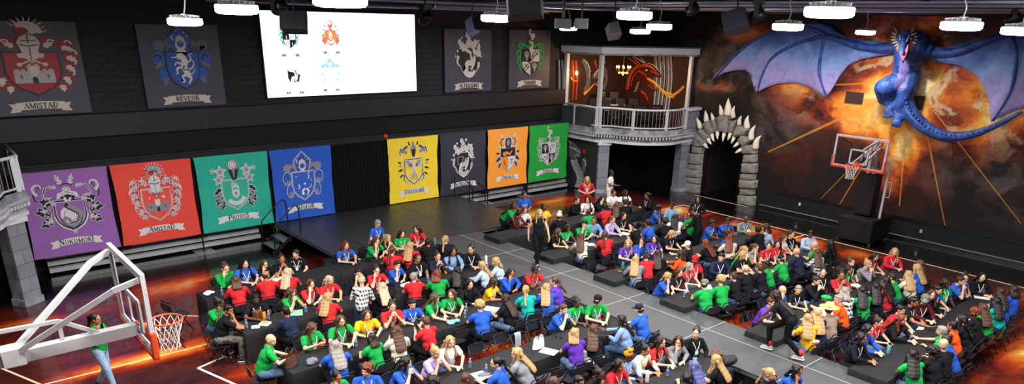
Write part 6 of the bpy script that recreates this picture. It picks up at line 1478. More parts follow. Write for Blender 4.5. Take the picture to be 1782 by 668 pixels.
CROWD = [
 ('L', 0, 'F', 5.74, 18.62, -1.48, 0, 'c', 'g', 'B', 'b', 'l', 1, 'long sleeves'),
 ('L', 0, 'F', 6.24, 18.50, -1.50, 0, 't', 'b', 'L', 'k', 'l', 0, ''),
 ('L', 0, 'F', 6.78, 18.50, -1.58, 0, 'c', 'k', 'M', 'b', 'l', 0, ''),
 ('L', 0, 'F', 7.28, 18.50, -1.66, 0, 'h', 'k', 'B', 'd', 'm', 0, ''),
 ('L', 0, 'F', 7.78, 18.50, -2.06, -1, 's', 'k', 'S', 'd', 'l', 0, 'pink backpack'),
 ('L', 0, 'N', 5.58, 16.95, 1.44, 0, 't', 'r', 'M', 'b', 'l', 1, ''),
 ('L', 0, 'N', 6.30, 16.95, 1.22, -1, 't', 'r', 'H', 'k', 'm', 0, ''),
 ('L', 0, 'N', 6.88, 16.95, 1.27, -1, 't', 'r', 'L', 'a', 'l', 0, ''),
 ('L', 1, 'F', 4.70, 16.21, -1.27, 1, 'c', 'g', 'B', 'k', 'd', 0, ''),
 ('L', 1, 'W', 4.53, 15.50, -0.33, -1, 'c', 'k', 'S', 'k', 'm', 0, 'camo trousers'),
 ('L', 1, 'F', 5.57, 16.00, -1.64, 0, 't', 'k', 'S', 'k', 'd', 0, ''),
 ('L', 1, 'F', 6.35, 16.00, -1.24, 1, 'h', 'g', 'L', 'b', 'l', 0, ''),
 ('L', 1, 'F', 6.94, 16.13, -1.46, 0, 'c', 'r', 'L', 'b', 'l', 0, ''),
 ('L', 1, 'F', 7.48, 16.16, -1.47, 0, 't', 'r', 'M', 'a', 'l', 0, ''),
 ('L', 1, 'N', 6.81, 14.63, 1.08, -1, 't', 'r', 'L', 'y', 'l', 0, ''),
 ('L', 1, 'N', 5.87, 14.45, 1.77, 0, 'c', 'v', 'S', 'k', 'm', 1, ''),
 ('L', 2, 'W', 4.65, 13.30, -0.28, -1, 't', 'g', 'H', 'k', 'l', 0, ''),
 ('L', 0, 'F', 9.17, 18.50, -1.48, 0, 't', 'b', 'L', 'r', 'l', 0, ''),
 ('L', 0, 'F', 10.09, 18.50, -1.36, 0, 'c', 'g', 'L', 'b', 'l', 0, ''),
 ('L', 0, 'F', 10.59, 18.64, -1.36, 0, 'h', 'k', 'L', 'y', 'l', 0, ''),
 ('L', 0, 'F', 11.22, 18.69, -1.65, 0, 't', 'g', 'M', 'd', 'l', 0, ''),
 ('L', 0, 'F', 11.90, 18.74, -2.06, -1, 't', 'r', 'L', 'd', 'l', 0, ''),
 ('L', 0, 'N', 9.95, 16.95, 1.08, -1, 't', 'r', 'P', 'b', 'l', 0, ''),
 ('L', 0, 'N', 10.56, 16.95, 1.14, -1, 't', 'r', 'L', 'y', 'l', 0, ''),
 ('L', 1, 'F', 9.49, 16.29, -1.37, 0, 'c', 'b', 'S', 'd', 'l', 0, ''),
 ('L', 1, 'F', 8.39, 16.29, -1.69, 0, 'c', 'k', 'S', 'k', 'l', 0, ''),
 ('L', 1, 'F', 8.90, 16.19, -1.77, 0, 'c', 'r', 'B', 'd', 'l', 0, ''),
 ('L', 1, 'N', 8.23, 14.45, 1.36, 0, 't', 'k', 'L', 'a', 'l', 0, ''),
 ('L', 1, 'N', 9.23, 14.68, 1.08, -1, 'a', 'r', 'S', 'g', 'l', 0, ''),
 ('L', 2, 'F', 7.16, 13.57, -1.77, 0, 't', 'y', 'M', 'b', 'l', 0, ''),
 ('L', 2, 'F', 7.85, 13.66, -1.78, 0, 'h', 'r', 'B', 'd', 'l', 0, ''),
 ('L', 2, 'F', 5.78, 13.55, -1.32, 1, 'p', 'g', 'L', 'b', 'l', 0, ''),
 ('L', 2, 'F', 6.47, 13.55, -1.61, 0, 't', 'g', 'L', 'b', 'l', 0, ''),
 ('L', 2, 'N', 5.73, 12.00, 1.39, 0, 't', 'b', 'L', 'g', 'l', 0, ''),
 ('L', 2, 'N', 6.62, 12.04, 1.72, 0, 't', 'g', 'M', 'd', 'l', 0, ''),
 ('L', 2, 'N', 7.12, 12.00, 1.36, 0, 'p', 'c', 'L', 'b', 'l', 1, ''),
 ('L', 2, 'N', 7.97, 12.10, 1.69, 0, 'p', 'r', 'S', 'b', 'l', 0, ''),
 ('L', 2, 'F', 8.35, 13.55, -1.80, 0, 't', 'b', 'S', 'k', 'l', 0, ''),
 ('L', 2, 'F', 8.85, 13.55, -1.18, 1, 'a', 'g', 'L', 'b', 'l', 0, ''),
 ('L', 2, 'F', 9.47, 13.55, -1.82, -1, 't', 'g', 'L', 'b', 'l', 0, ''),
 ('L', 2, 'F', 10.15, 13.78, -1.69, 0, 't', 'k', 'L', 'k', 'l', 1, ''),
 ('L', 2, 'N', 9.37, 12.00, 1.31, -1, 't', 'b', 'U', 'y', 'l', 0, ''),
 ('L', 2, 'N', 10.25, 12.02, 1.78, 0, 't', 'k', 'L', 'd', 'l', 0, ''),
 ('L', 2, 'N', 10.92, 12.18, 1.28, -1, 't', 't', 'P', 'y', 'l', 0, ''),
 ('L', 2, 'N', 11.42, 12.00, 1.27, -1, 't', 'b', 'L', 'y', 'l', 0, ''),
 ('L', 2, 'N', 12.09, 12.29, 1.89, 1, 't', 'p', 'P', 'b', 'l', 0, ''),
 ('L', 2, 'F', 12.30, 13.77, -1.73, 0, 'c', 'r', 'S', 'k', 'd', 0, ''),
 ('L', 2, 'F', 11.55, 13.90, -1.64, 0, 'c', 'b', 'M', 'd', 'm', 1, ''),
 ('L', 2, 'F', 10.65, 13.55, -1.08, 1, 't', 'y', 'M', 'd', 'm', 0, ''),
 ('L', 1, 'N', 11.94, 14.45, 2.06, 1, 't', 'h', 'M', 'y', 'l', 1, ''),
 ('L', 1, 'N', 11.42, 14.45, 1.94, 1, 't', 'h', 'L', 'y', 'l', 1, ''),
 ('L', 1, 'N', 10.48, 14.45, 1.32, -1, 't', 'k', 'L', 'k', 'l', 1, ''),
 ('L', 1, 'F', 11.90, 16.00, -1.83, -1, 't', 'k', 'B', 'd', 'l', 1, ''),
 ('L', 1, 'F', 11.32, 16.11, -1.75, 0, 't', 'j', 'L', 'k', 'm', 1, ''),
 ('L', 1, 'F', 10.82, 16.17, -1.74, 0, 'h', 'v', 'B', 'd', 'l', 1, ''),
 ('L', 1, 'N', 9.82, 14.45, 1.19, -1, 't', 'g', 'M', 'r', 'l', 0, ''),
 ('L', 1, 'F', 10.12, 16.00, -1.45, 0, 's', 'k', 'P', 'k', 'm', 0, ''),
 ('L', 0, 'N', 11.82, 16.95, 1.12, -1, 't', 'k', 'P', 'y', 'l', 1, ''),
 ('L', 0, 'N', 11.32, 17.11, 1.20, -1, 't', 'k', 'S', 'k', 'm', 1, ''),
 ('L', 3, 'F', 7.71, 11.17, -1.68, 0, 't', 'w', 'L', 'y', 'l', 0, ''),
 ('L', 3, 'F', 7.14, 11.00, -1.39, 0, 'h', 'l', 'B', 'y', 'l', 0, ''),
 ('L', 3, 'F', 6.40, 11.00, -1.23, 1, 'h', 'b', 'M', 'k', 'l', 0, ''),
 ('L', 3, 'F', 5.78, 11.00, -1.98, -1, 's', 'b', 'U', 'r', 'l', 0, ''),
 ('L', 3, 'F', 5.20, 11.35, -1.47, 0, 'c', 'g', 'B', 'k', 'm', 0, ''),
 ('L', 3, 'N', 6.46, 9.70, 1.34, -1, 's', 'k', 'U', 'k', 'd', 0, ''),
 ('L', 3, 'N', 6.99, 9.45, 1.31, -1, 's', 'k', 'M', 'b', 'l', 0, ''),
 ('L', 3, 'N', 7.94, 9.45, 1.99, 1, 't', 'b', 'P', 'k', 'l', 0, ''),
 ('L', 3, 'N', 8.59, 9.53, 1.91, 1, 'c', 'e', 'L', 'y', 'l', 1, ''),
 ('L', 3, 'N', 9.96, 9.52, 1.25, -1, 't', 'p', 'M', 'y', 'l', 0, ''),
 ('L', 3, 'N', 10.46, 9.45, 1.17, -1, 't', 'k', 'L', 'b', 'l', 1, 'leopard-print skirt'),
 ('L', 3, 'F', 10.89, 11.25, -1.47, 0, 'h', 'b', 'S', 'b', 'l', 0, ''),
 ('L', 3, 'F', 11.43, 11.24, -1.68, 0, 't', 'g', 'B', 'k', 'd', 0, ''),
 ('L', 3, 'F', 11.93, 11.00, -1.91, -1, 't', 'g', 'C', 'k', 'l', 0, ''),
 ('L', 3, 'N', 12.23, 9.58, 1.70, 0, 't', 'b', 'C', 'n', 'l', 0, ''),
 ('L', 3, 'N', 11.48, 9.45, 1.92, 1, 'a', 'j', 'L', 'k', 'd', 1, ''),
 ('L', 4, 'F', 11.18, 8.55, -1.51, 0, 't', 'r', 'L', 'd', 'l', 0, ''),
 ('L', 4, 'F', 10.68, 8.55, -1.44, 0, 't', 'c', 'B', 'k', 'm', 1, ''),
 ('L', 4, 'F', 10.18, 8.55, -1.43, 0, 't', 'j', 'B', 'k', 'd', 1, 'mustard headwrap'),
 ('L', 4, 'F', 9.62, 8.32, -1.50, 0, 't', 'r', 'M', 'k', 'm', 0, ''),
 ('L', 4, 'F', 9.12, 8.41, -1.49, 0, 'h', 'k', 'B', 'k', 'd', 1, ''),
 ('L', 4, 'F', 8.59, 8.20, -1.48, 0, 's', 'k', 'S', 'k', 'm', 0, ''),
 ('L', 4, 'F', 8.09, 8.37, -1.08, 1, 's', 'k', 'M', 'b', 'l', 0, ''),
 ('L', 4, 'F', 11.68, 8.46, -1.82, -1, 'c', 'e', 'M', 'd', 'l', 1, ''),
 ('L', 4, 'F', 12.18, 8.21, -1.96, -1, 's', 'k', 'B', 'd', 'l', 1, ''),
 ('L', 4, 'N', 10.74, 6.98, 1.39, 0, 't', 'b', 'L', 'x', 'l', 0, ''),
 ('L', 4, 'N', 10.18, 6.86, 1.18, -1, 's', 'k', 'M', 'k', 'l', 0, ''),
 ('L', 4, 'N', 11.51, 6.90, 1.80, 0, 'c', 'k', 'L', 'y', 'l', 0, ''),
 ('L', 5, 'F', 11.70, 6.15, -1.58, 0, 's', 'k', 'P', 'y', 'l', 1, ''),
 ('L', 5, 'F', 12.30, 6.15, -1.60, 0, 'c', 'b', 'M', 'k', 'm', 0, ''),
 ('R', 0, 'F', 15.70, 18.49, -1.08, 1, 't', 'm', 'S', 'k', 'm', 1, 'black backpack'),
 ('R', 0, 'F', 16.23, 18.70, -1.65, 0, 't', 'w', 'M', 'r', 'l', 0, ''),
 ('R', 0, 'F', 17.01, 18.40, -1.73, 0, 's', 'y', 'B', 'k', 'd', 0, ''),
 ('R', 0, 'N', 16.54, 16.92, 1.26, -1, 't', 'k', 'C', 'w', 'm', 1, ''),
 ('R', 0, 'F', 18.75, 18.67, -1.47, 0, 't', 'k', 'B', 'd', 'l', 1, ''),
 ('R', 0, 'F', 19.25, 18.52, -1.82, -1, 't', 'w', 'L', 'd', 'l', 0, ''),
 ('R', 1, 'F', 15.20, 15.97, -1.32, 1, 't', 'k', 'L', 'b', 'l', 0, ''),
 ('R', 1, 'F', 15.87, 16.20, -1.46, 0, 't', 'g', 'M', 'k', 'd', 0, ''),
 ('R', 1, 'F', 16.64, 16.15, -1.89, -1, 'c', 'g', 'S', 'k', 'l', 0, ''),
 ('R', 1, 'F', 17.14, 16.15, -1.90, -1, 't', 'j', 'B', 'd', 'm', 1, ''),
 ('R', 1, 'N', 15.26, 14.60, 1.25, -1, 'h', 'c', 'L', 'b', 'l', 1, ''),
 ('R', 1, 'N', 16.12, 14.41, 1.17, -1, 't', 'r', 'P', 'b', 'l', 0, ''),
 ('R', 1, 'F', 17.69, 15.93, -1.49, 0, 't', 'l', 'P', 'r', 'l', 1, ''),
 ('R', 0, 'N', 17.88, 16.85, 1.24, -1, 't', 'g', 'H', 'k', 'd', 0, ''),
 ('R', 0, 'N', 18.72, 16.85, 1.24, -1, 't', 'r', 'S', 'k', 'd', 0, ''),
 ('R', 0, 'F', 19.80, 18.40, -1.70, 0, 'c', 'k', 'L', 'k', 'l', 1, ''),
 ('R', 0, 'F', 20.76, 18.62, -1.77, 0, 't', 'w', 'B', 'k', 'm', 0, ''),
 ('R', 0, 'F', 21.26, 18.45, -1.77, 0, 't', 'w', 'L', 'k', 'd', 0, ''),
 ('R', 0, 'E', 21.78, 17.38, 2.86, -1, 't', 'k', 'P', 'k', 'm', 1, ''),
 ('R', 0, 'N', 19.31, 16.85, 1.08, -1, 't', 'k', 'L', 'b', 'l', 0, ''),
 ('R', 0, 'N', 19.89, 16.94, 1.16, -1, 't', 'k', 'S', 'd', 'l', 1, ''),
 ('R', 1, 'F', 18.47, 16.08, -1.71, 0, 't', 'k', 'L', 'd', 'l', 0, ''),
 ('R', 1, 'F', 20.43, 16.20, -1.44, 0, 'c', 'b', 'U', 'k', 'd', 0, ''),
 ('R', 1, 'F', 21.08, 15.88, -2.01, -1, 's', 'j', 'S', 'k', 'd', 1, ''),
 ('R', 1, 'N', 19.65, 14.46, 1.08, -1, 't', 'w', 'L', 'k', 'd', 0, ''),
 ('R', 1, 'N', 17.92, 14.63, 1.71, 0, 'c', 'k', 'S', 'k', 'l', 0, ''),
 ('R', 1, 'N', 18.42, 14.47, 1.63, 0, 'c', 'b', 'S', 'k', 'm', 0, ''),
 ('R', 2, 'F', 16.08, 13.70, -1.92, -1, 't', 'p', 'L', 'y', 'l', 0, ''),
 ('R', 2, 'F', 16.70, 13.70, -1.99, -1, 'c', 'b', 'L', 'd', 'l', 1, ''),
 ('R', 2, 'F', 17.20, 13.61, -1.93, -1, 't', 'p', 'L', 'd', 'l', 0, ''),
 ('R', 2, 'N', 14.91, 12.15, 1.08, -1, 't', 'e', 'L', 'y', 'l', 1, ''),
 ('R', 2, 'N', 15.41, 12.15, 1.22, -1, 't', 'r', 'B', 'b', 'l', 0, ''),
 ('R', 2, 'N', 15.91, 12.15, 1.14, -1, 't', 'k', 'L', 'd', 'l', 1, ''),
 ('R', 2, 'F', 17.94, 13.61, -1.52, 0, 't', 'k', 'M', 'y', 'l', 0, ''),
 ('R', 2, 'N', 17.44, 12.15, 1.89, 1, 'a', 'k', 'C', 'w', 'l', 0, ''),
 ('R', 2, 'N', 16.60, 11.80, 1.75, 0, 'a', 'o', 'M', 'd', 'l', 1, ''),
 ('R', 3, 'F', 16.26, 11.30, -1.82, -1, 's', 'r', 'C', 'r', 'd', 0, ''),
 ('R', 3, 'F', 15.76, 11.30, -1.53, 0, 't', 'r', 'L', 'g', 'l', 0, ''),
 ('R', 3, 'F', 15.26, 11.18, -1.74, 0, 't', 'k', 'L', 'b', 'l', 0, ''),
 ('R', 3, 'F', 14.75, 11.27, -1.45, 0, 'c', 'b', 'M', 'y', 'l', 0, ''),
 ('R', 1, 'N', 20.36, 14.34, 1.08, -1, 's', 'g', 'S', 'k', 'm', 0, ''),
 ('R', 1, 'N', 18.92, 14.30, 1.08, -1, 't', 'k', 'U', 'k', 'd', 1, ''),
 ('R', 2, 'F', 20.26, 13.70, -1.54, 0, 'a', 'b', 'S', 'k', 'd', 0, ''),
 ('R', 2, 'F', 21.17, 13.70, -1.90, -1, 'c', 'b', 'S', 'k', 'd', 0, ''),
 ('R', 2, 'F', 21.81, 13.35, -1.98, -1, 't', 'e', 'H', 'k', 'd', 1, ''),
 ('R', 2, 'N', 19.43, 12.15, 1.66, 0, 't', 'b', 'S', 'k', 'd', 0, ''),
 ('R', 2, 'N', 20.68, 11.84, 1.36, 0, 't', 'k', 'S', 'k', 'd', 1, ''),
 ('R', 2, 'N', 21.20, 11.81, 1.71, 0, 't', 'h', 'M', 'd', 'l', 1, ''),
 ('R', 2, 'N', 18.93, 11.80, 1.09, -1, 't', 'c', 'L', 'r', 'm', 1, ''),
 ('R', 2, 'N', 18.24, 12.01, 1.67, 0, 'c', 'k', 'L', 'r', 'l', 0, ''),
 ('R', 3, 'F', 17.26, 11.20, -2.04, -1, 't', 'v', 'S', 'k', 'l', 1, ''),
 ('R', 3, 'N', 16.76, 9.75, 1.37, 0, 't', 'k', 'H', 'k', 'l', 1, ''),
 ('R', 3, 'N', 16.09, 9.67, 1.44, 0, 't', 'k', 'B', 'b', 'l', 1, ''),
 ('R', 3, 'N', 15.37, 9.61, 1.24, -1, 't', 'g', 'U', 'y', 'l', 0, ''),
 ('R', 3, 'N', 14.87, 9.75, 1.18, -1, 't', 'g', 'C', 'g', 'l', 0, ''),
 ('R', 3, 'F', 18.44, 11.30, -1.57, 0, 'h', 'g', 'P', 'y', 'l', 0, ''),
 ('R', 3, 'F', 17.83, 10.95, -1.50, 0, 't', 'k', 'M', 'y', 'l', 0, ''),
 ('R', 3, 'F', 18.94, 11.30, -1.57, 0, 'c', 'e', 'P', 'b', 'l', 0, ''),
 ('R', 3, 'F', 19.44, 11.02, -1.93, -1, 't', 'r', 'B', 'd', 'l', 0, ''),
 ('R', 3, 'F', 20.03, 11.05, -2.00, -1, 't', 'r', 'L', 'd', 'l', 0, ''),
 ('R', 3, 'F', 20.64, 11.28, -1.58, 0, 't', 'w', 'M', 'b', 'l', 0, ''),
 ('R', 3, 'F', 21.14, 11.16, -1.73, 0, 's', 'k', 'B', 'd', 'l', 0, ''),
 ('R', 3, 'F', 21.83, 10.95, -2.06, -1, 't', 'h', 'S', 'k', 'd', 1, ''),
 ('R', 3, 'N', 20.63, 9.75, 1.61, 0, 'c', 'g', 'H', 'k', 'l', 0, ''),
 ('R', 3, 'N', 19.94, 9.40, 1.26, -1, 't', 'X', 'L', 'b', 'l', 1, ''),
 ('R', 3, 'N', 21.15, 9.75, 1.75, 0, 's', 'k', 'L', 'k', 'd', 1, ''),
 ('R', 3, 'N', 19.44, 9.74, 1.55, 0, 't', 'v', 'H', 'k', 'l', 1, ''),
 ('R', 3, 'N', 18.65, 9.75, 1.42, 0, 'c', 'g', 'C', 'n', 'l', 0, ''),
 ('R', 3, 'N', 17.86, 9.74, 1.85, 1, 't', 'g', 'S', 'k', 'd', 1, ''),
 ('R', 3, 'N', 17.26, 9.61, 1.57, 0, 't', 'k', 'S', 'b', 'l', 0, ''),
 ('R', 4, 'F', 16.19, 8.75, -1.58, 0, 'c', 'b', 'H', 'k', 'l', 0, ''),
 ('R', 4, 'F', 15.15, 8.40, -1.58, 0, 't', 'p', 'S', 'b', 'l', 0, ''),
 ('R', 4, 'F', 16.69, 8.50, -1.87, -1, 't', 'k', 'S', 'g', 'l', 0, ''),
 ('R', 4, 'F', 17.59, 8.60, -1.60, 0, 'h', 'k', 'S', 'd', 'l', 1, ''),
 ('R', 4, 'F', 18.22, 8.53, -1.96, -1, 's', 'k', 'B', 'k', 'l', 1, ''),
 ('R', 4, 'F', 18.72, 8.40, -1.96, -1, 'h', 'r', 'B', 'k', 'm', 0, ''),
 ('R', 4, 'N', 16.19, 7.20, 1.08, -1, 't', 'w', 'C', 'G', 'l', 0, ''),
 ('R', 4, 'N', 16.67, 7.03, 1.81, 1, 'a', 'o', 'S', 'g', 'l', 0, ''),
 ('R', 4, 'N', 15.70, 6.85, 1.11, -1, 't', 'u', 'S', 'b', 'l', 1, 'straw hat'),
 ('R', 4, 'N', 14.75, 6.87, 1.12, -1, 't', 'y', 'L', 'y', 'l', 0, 'pink waist bag'),
 ('R', 4, 'N', 15.22, 6.85, 1.32, -1, 't', 'v', 'L', 'y', 'l', 1, ''),
 ('R', 4, 'F', 19.76, 8.52, -1.76, 0, 's', 'k', 'B', 'b', 'l', 0, ''),
 ('R', 4, 'F', 19.26, 8.50, -1.62, 0, 't', 'g', 'L', 'k', 'm', 0, ''),
 ('R', 4, 'F', 20.27, 8.47, -1.42, 0, 'h', 'e', 'B', 'y', 'l', 1, ''),
 ('R', 4, 'F', 21.08, 8.59, -1.63, 0, 't', 'r', 'L', 'k', 'l', 0, ''),
 ('R', 4, 'F', 22.07, 8.40, -2.06, -1, 't', 'r', 'L', 'y', 'l', 1, ''),
 ('R', 4, 'N', 21.27, 7.15, 1.35, 0, 's', 'r', 'L', 'b', 'l', 1, ''),
 ('R', 4, 'N', 20.77, 6.89, 1.35, 0, 't', 'b', 'L', 'y', 'l', 0, ''),
 ('R', 4, 'N', 20.15, 6.85, 1.28, -1, 't', 'c', 'L', 'y', 'l', 1, ''),
 ('R', 4, 'N', 19.65, 6.99, 1.71, 0, 'c', 'g', 'S', 'd', 'l', 0, ''),
 ('R', 4, 'N', 19.15, 7.01, 1.51, 0, 't', 'k', 'L', 'k', 'l', 1, ''),
 ('R', 4, 'N', 18.65, 6.85, 1.65, 0, 't', 'r', 'L', 'd', 'l', 0, ''),
 ('R', 4, 'N', 18.15, 6.87, 1.10, -1, 't', 'k', 'L', 'k', 'l', 1, ''),
 ('R', 4, 'N', 17.66, 6.98, 1.10, -1, 't', 'g', 'L', 'k', 'l', 0, ''),
 ('R', 4, 'N', 17.17, 7.20, 1.08, -1, 't', 'X', 'M', 'g', 'l', 1, ''),
 ('R', 5, 'F', 19.54, 6.25, -1.66, 0, 't', 'b', 'S', 'k', 'l', 0, ''),
 ('R', 5, 'F', 20.04, 6.11, -1.73, 0, 's', 'g', 'L', 'k', 'd', 0, ''),
 ('R', 5, 'F', 18.98, 6.17, -1.87, -1, 't', 'k', 'L', 'b', 'l', 1, ''),
 ('R', 5, 'F', 18.45, 6.11, -2.06, -1, 't', 'm', 'C', 'g', 'l', 1, ''),
 ('R', 5, 'F', 17.95, 6.25, -1.51, 0, 'a', 'k', 'S', 'k', 'm', 0, ''),
 ('R', 5, 'F', 20.71, 6.19, -1.46, 0, 'h', 'b', 'S', 'd', 'l', 0, ''),
 ('R', 5, 'F', 21.22, 6.25, -1.88, -1, 'c', 'b', 'B', 'd', 'l', 0, ''),
 ('R', 5, 'F', 21.72, 5.90, -2.06, -1, 't', 'k', 'L', 'k', 'l', 1, ''),
 ('R', 5, 'N', 20.93, 4.70, 1.32, -1, 's', 'b', 'M', 'd', 'l', 0, ''),
 ('R', 5, 'N', 20.41, 4.70, 1.25, -1, 't', 'b', 'L', 'd', 'l', 0, ''),
 ('R', 5, 'N', 19.77, 4.58, 1.25, -1, 't', 't', 'L', 'k', 'l', 1, ''),
 ('R', 5, 'N', 19.02, 4.62, 1.32, -1, 't', 'g', 'L', 'b', 'l', 0, ''),
 ('R', 5, 'N', 18.52, 4.65, 1.46, 0, 't', 'k', 'U', 'r', 'd', 1, ''),
 ('R', 5, 'N', 17.79, 4.63, 1.68, 0, 't', 'k', 'L', 'k', 'l', 1, ''),
 ('R', 5, 'N', 17.27, 4.67, 1.61, 0, 't', 'o', 'B', 'k', 'm', 0, ''),
 ('R', 5, 'N', 16.75, 4.70, 1.62, 0, 'a', 'g', 'S', 'g', 'l', 0, ''),
 ('R', 5, 'N', 16.25, 4.35, 1.61, 0, 'c', 'b', 'B', 'd', 'l', 1, ''),
 ('R', 5, 'N', 15.25, 4.35, 1.19, -1, 't', 'k', 'U', 'k', 'd', 1, ''),
 ('R', 5, 'N', 15.75, 4.35, 1.08, -1, 't', 'k', 'S', 'a', 'l', 1, ''),
 ('R', 5, 'N', 14.75, 4.52, 1.08, -1, 'c', 'g', 'L', 'k', 'd', 0, ''),
 ('R', 5, 'F', 16.14, 6.25, -1.64, 0, 't', 'r', 'B', 'd', 'l', 0, ''),
 ('R', 5, 'F', 15.33, 6.13, -1.63, 0, 't', 'b', 'M', 'k', 'l', 1, ''),
 ('R', 5, 'F', 14.76, 6.00, -1.56, 0, 't', 'k', 'M', 'k', 'm', 1, ''),
 ('R', 5, 'F', 16.64, 5.96, -1.65, 0, 't', 'k', 'L', 'r', 'l', 1, ''),
 ('R', 5, 'F', 17.31, 6.25, -1.65, 0, 't', 'r', 'S', 'k', 'l', 0, ''),
]
LROW = [17.5, 15.0, 12.55, 10.0, 7.2, 4.8]
RROW = [17.4, 14.85, 12.35, 9.95, 7.4, 4.9, 2.5]
ITEMS = [
 ('bottle', 5.42, 17.73, ''),
 ('bottle', 6.52, 18.13, ''),
 ('bottle', 6.60, 15.43, ''),
 ('bottle', 5.12, 15.32, ''),
 ('bottle', 5.72, 15.53, ''),
 ('bottle', 10.03, 18.01, ''),
 ('bottle', 6.59, 15.39, ''),
 ('bottle', 7.02, 15.53, ''),
 ('bottle', 6.60, 12.94, ''),
 ('bottle', 12.25, 18.23, ''),
 ('bottle', 10.13, 15.44, ''),
 ('bottle', 12.04, 15.27, ''),
 ('bottle', 9.69, 13.12, ''),
 ('bottle', 9.41, 12.79, ''),
 ('bottle', 7.93, 10.61, ''),
 ('bottle', 8.03, 10.20, ''),
 ('bottle', 8.37, 10.21, ''),
 ('bottle', 14.82, 10.45, ''),
 ('bottle', 10.87, 7.85, ''),
 ('bottle', 19.69, 17.96, ''),
 ('bottle', 20.10, 15.75, ''),
 ('bottle', 21.29, 15.34, ''),
 ('bottle', 20.10, 15.74, ''),
 ('bottle', 16.17, 12.95, ''),
 ('bottle', 16.84, 12.82, ''),
 ('bottle', 21.31, 15.36, ''),
 ('bottle', 14.85, 10.47, ''),
 ('bottle', 21.90, 8.23, ''),
 ('bottle', 16.73, 5.48, ''),
 ('bottle', 19.13, 5.68, ''),
 ('bottle', 21.79, 5.67, ''),
 ('soda', 11.74, 10.58, ''),
 ('tumbler', 12.35, 15.77, 'white'),
 ('tumbler', 10.33, 7.94, 'white'),
 ('tumbler', 11.67, 7.78, 'mint'),
 ('tumbler', 15.28, 13.02, 'teal'),
 ('tumbler', 15.64, 5.51, 'aqua'),
 ('tumbler', 16.86, 13.35, 'white'),
 ('tumbler', 5.62, 15.53, 'orange'),
 ('tumbler', 10.92, 15.83, 'orange'),
 ('paper', 7.00, 18.04, ''),
 ('napkin', 5.30, 15.26, ''),
 ('paper', 10.28, 12.86, ''),
 ('paper', 9.74, 10.10, ''),
 ('paper', 20.40, 15.59, ''),
 ('paper', 18.15, 15.78, ''),
 ('paper', 16.03, 7.51, ''),
 ('paper', 21.51, 5.80, ''),
 ('paper', 21.34, 5.53, ''),
 ('green_sheet', 6.39, 15.49, ''),
 ('paper', 16.23, 15.30, ''),
 ('paper', 15.97, 11.04, ''),
 ('paper', 7.87, 10.04, ''),
 ('phone', 9.00, 13.17, ''),
 ('phone', 9.15, 13.06, ''),
 ('phone', 9.56, 13.20, ''),
 ('phone', 20.04, 8.06, ''),
 ('phone', 15.03, 5.52, ''),
 ('phone', 10.41, 10.58, ''),
 ('phone', 11.59, 10.63, ''),
 ('tote', 5.12, 12.94, 'brown'),
 ('softbag', 5.45, 12.76, 'grey'),
 ('plastic', 9.01, 12.69, 'aqua'),
 ('handbag', 9.70, 10.48, 'white'),
 ('tote', 8.79, 14.82, 'black'),
 ('backpack', 12.40, 7.36, 'black'),
 ('softbag', 12.48, 7.96, 'brown'),
 ('wallet', 14.99, 12.88, 'brown'),
 ('plastic', 5.14, 17.96, 'white'),
 ('box', 5.54, 15.70, 'brown'),
 ('food', 5.52, 15.25, 'x'),
 ('plastic', 9.48, 15.51, 'white'),
 ('plastic', 19.36, 8.09, 'white'),
 ('cloth', 17.67, 5.75, 'white'),
 ('cloth', 7.95, 10.14, 'grey'),
 ('cup', 9.47, 18.03, 'white'),
 ('cup', 21.41, 12.99, 'green'),
 ('cup', 18.63, 17.92, 'white'),
]
EMPTY = [
 (8.60, 11.05, 'F'),
 (9.37, 11.14, 'F'),
 (9.68, 10.91, 'F'),
 (10.43, 11.26, 'F'),
 (9.27, 9.65, 'N'),
 (9.66, 9.47, 'N'),
 (8.84, 18.38, 'F'),
 (10.16, 18.72, 'F'),
 (14.81, 14.09, 'N'),
 (15.49, 14.14, 'N'),
 (15.00, 8.45, 'F'),
 (8.88, 12.46, 'N'),
 (9.42, 17.49, 'N'),
 (21.46, 9.47, 'F'),
 (20.40, 17.05, 'N'),
]
# ---------------------------------------------------------------- tables
M_tc = (lambda t: (t.bump(t.noise(t.obj(), 5, 4)[0], .4, .03), t.set(t.mix(t.noise(t.pos(), 2, 3)[0], lin('#17171a'), lin('#212124')), .75, spec=.3))[1])(NT('black table cloth'))
ORD = ['first', 'second', 'third', 'fourth', 'fifth', 'sixth', 'seventh', 'eighth', 'ninth', 'tenth', 'eleventh', 'twelfth', 'thirteenth', 'fourteenth']
BLK = {'L': 'hoop block', 'R': 'dragon block'}
def cloth_me(L, W):
    q = MB(); h = .745; n = 40; ring = []
    def rr(k, off, z):
        # rounded rectangle perimeter
        t = k / n * 4; s = int(t) % 4; f_ = t - int(t); a, b_ = L / 2 + off, W / 2 + off
        c = [(-a, -b_), (a, -b_), (a, b_), (-a, b_)]; p, p2 = c[s], c[(s + 1) % 4]
        x, y = p[0] + (p2[0] - p[0]) * f_, p[1] + (p2[1] - p[1]) * f_
        return (x, y, z)
    lv = [(0, h), (.006, h - .012), (.01, h - .2), (.02, h - .5), (.03, .015)]
    V = []
    for li, (o, z) in enumerate(lv):
        for k in range(n):
            wv = .012 * li / 4 * math.sin(k * 1.7) + .01 * li / 4 * math.sin(k * 2.9); V.append(rr(k, o + wv, z))
    F = [tuple(range(n))]
    for li in range(len(lv) - 1):
        for k in range(n): F.append((li * n + k, (li + 1) * n + k, (li + 1) * n + (k + 1) % n, li * n + (k + 1) % n))
    q.add(V, F); return q.mesh('tablecloth', [M_tc], 'auto')
me_cloth = cloth_me(1.81, .80)
q = MB(); q.box((0, 0, .725), (1.78, .76, .03)); me_top = q.mesh('table_top', [M_grey])
me_tl = []
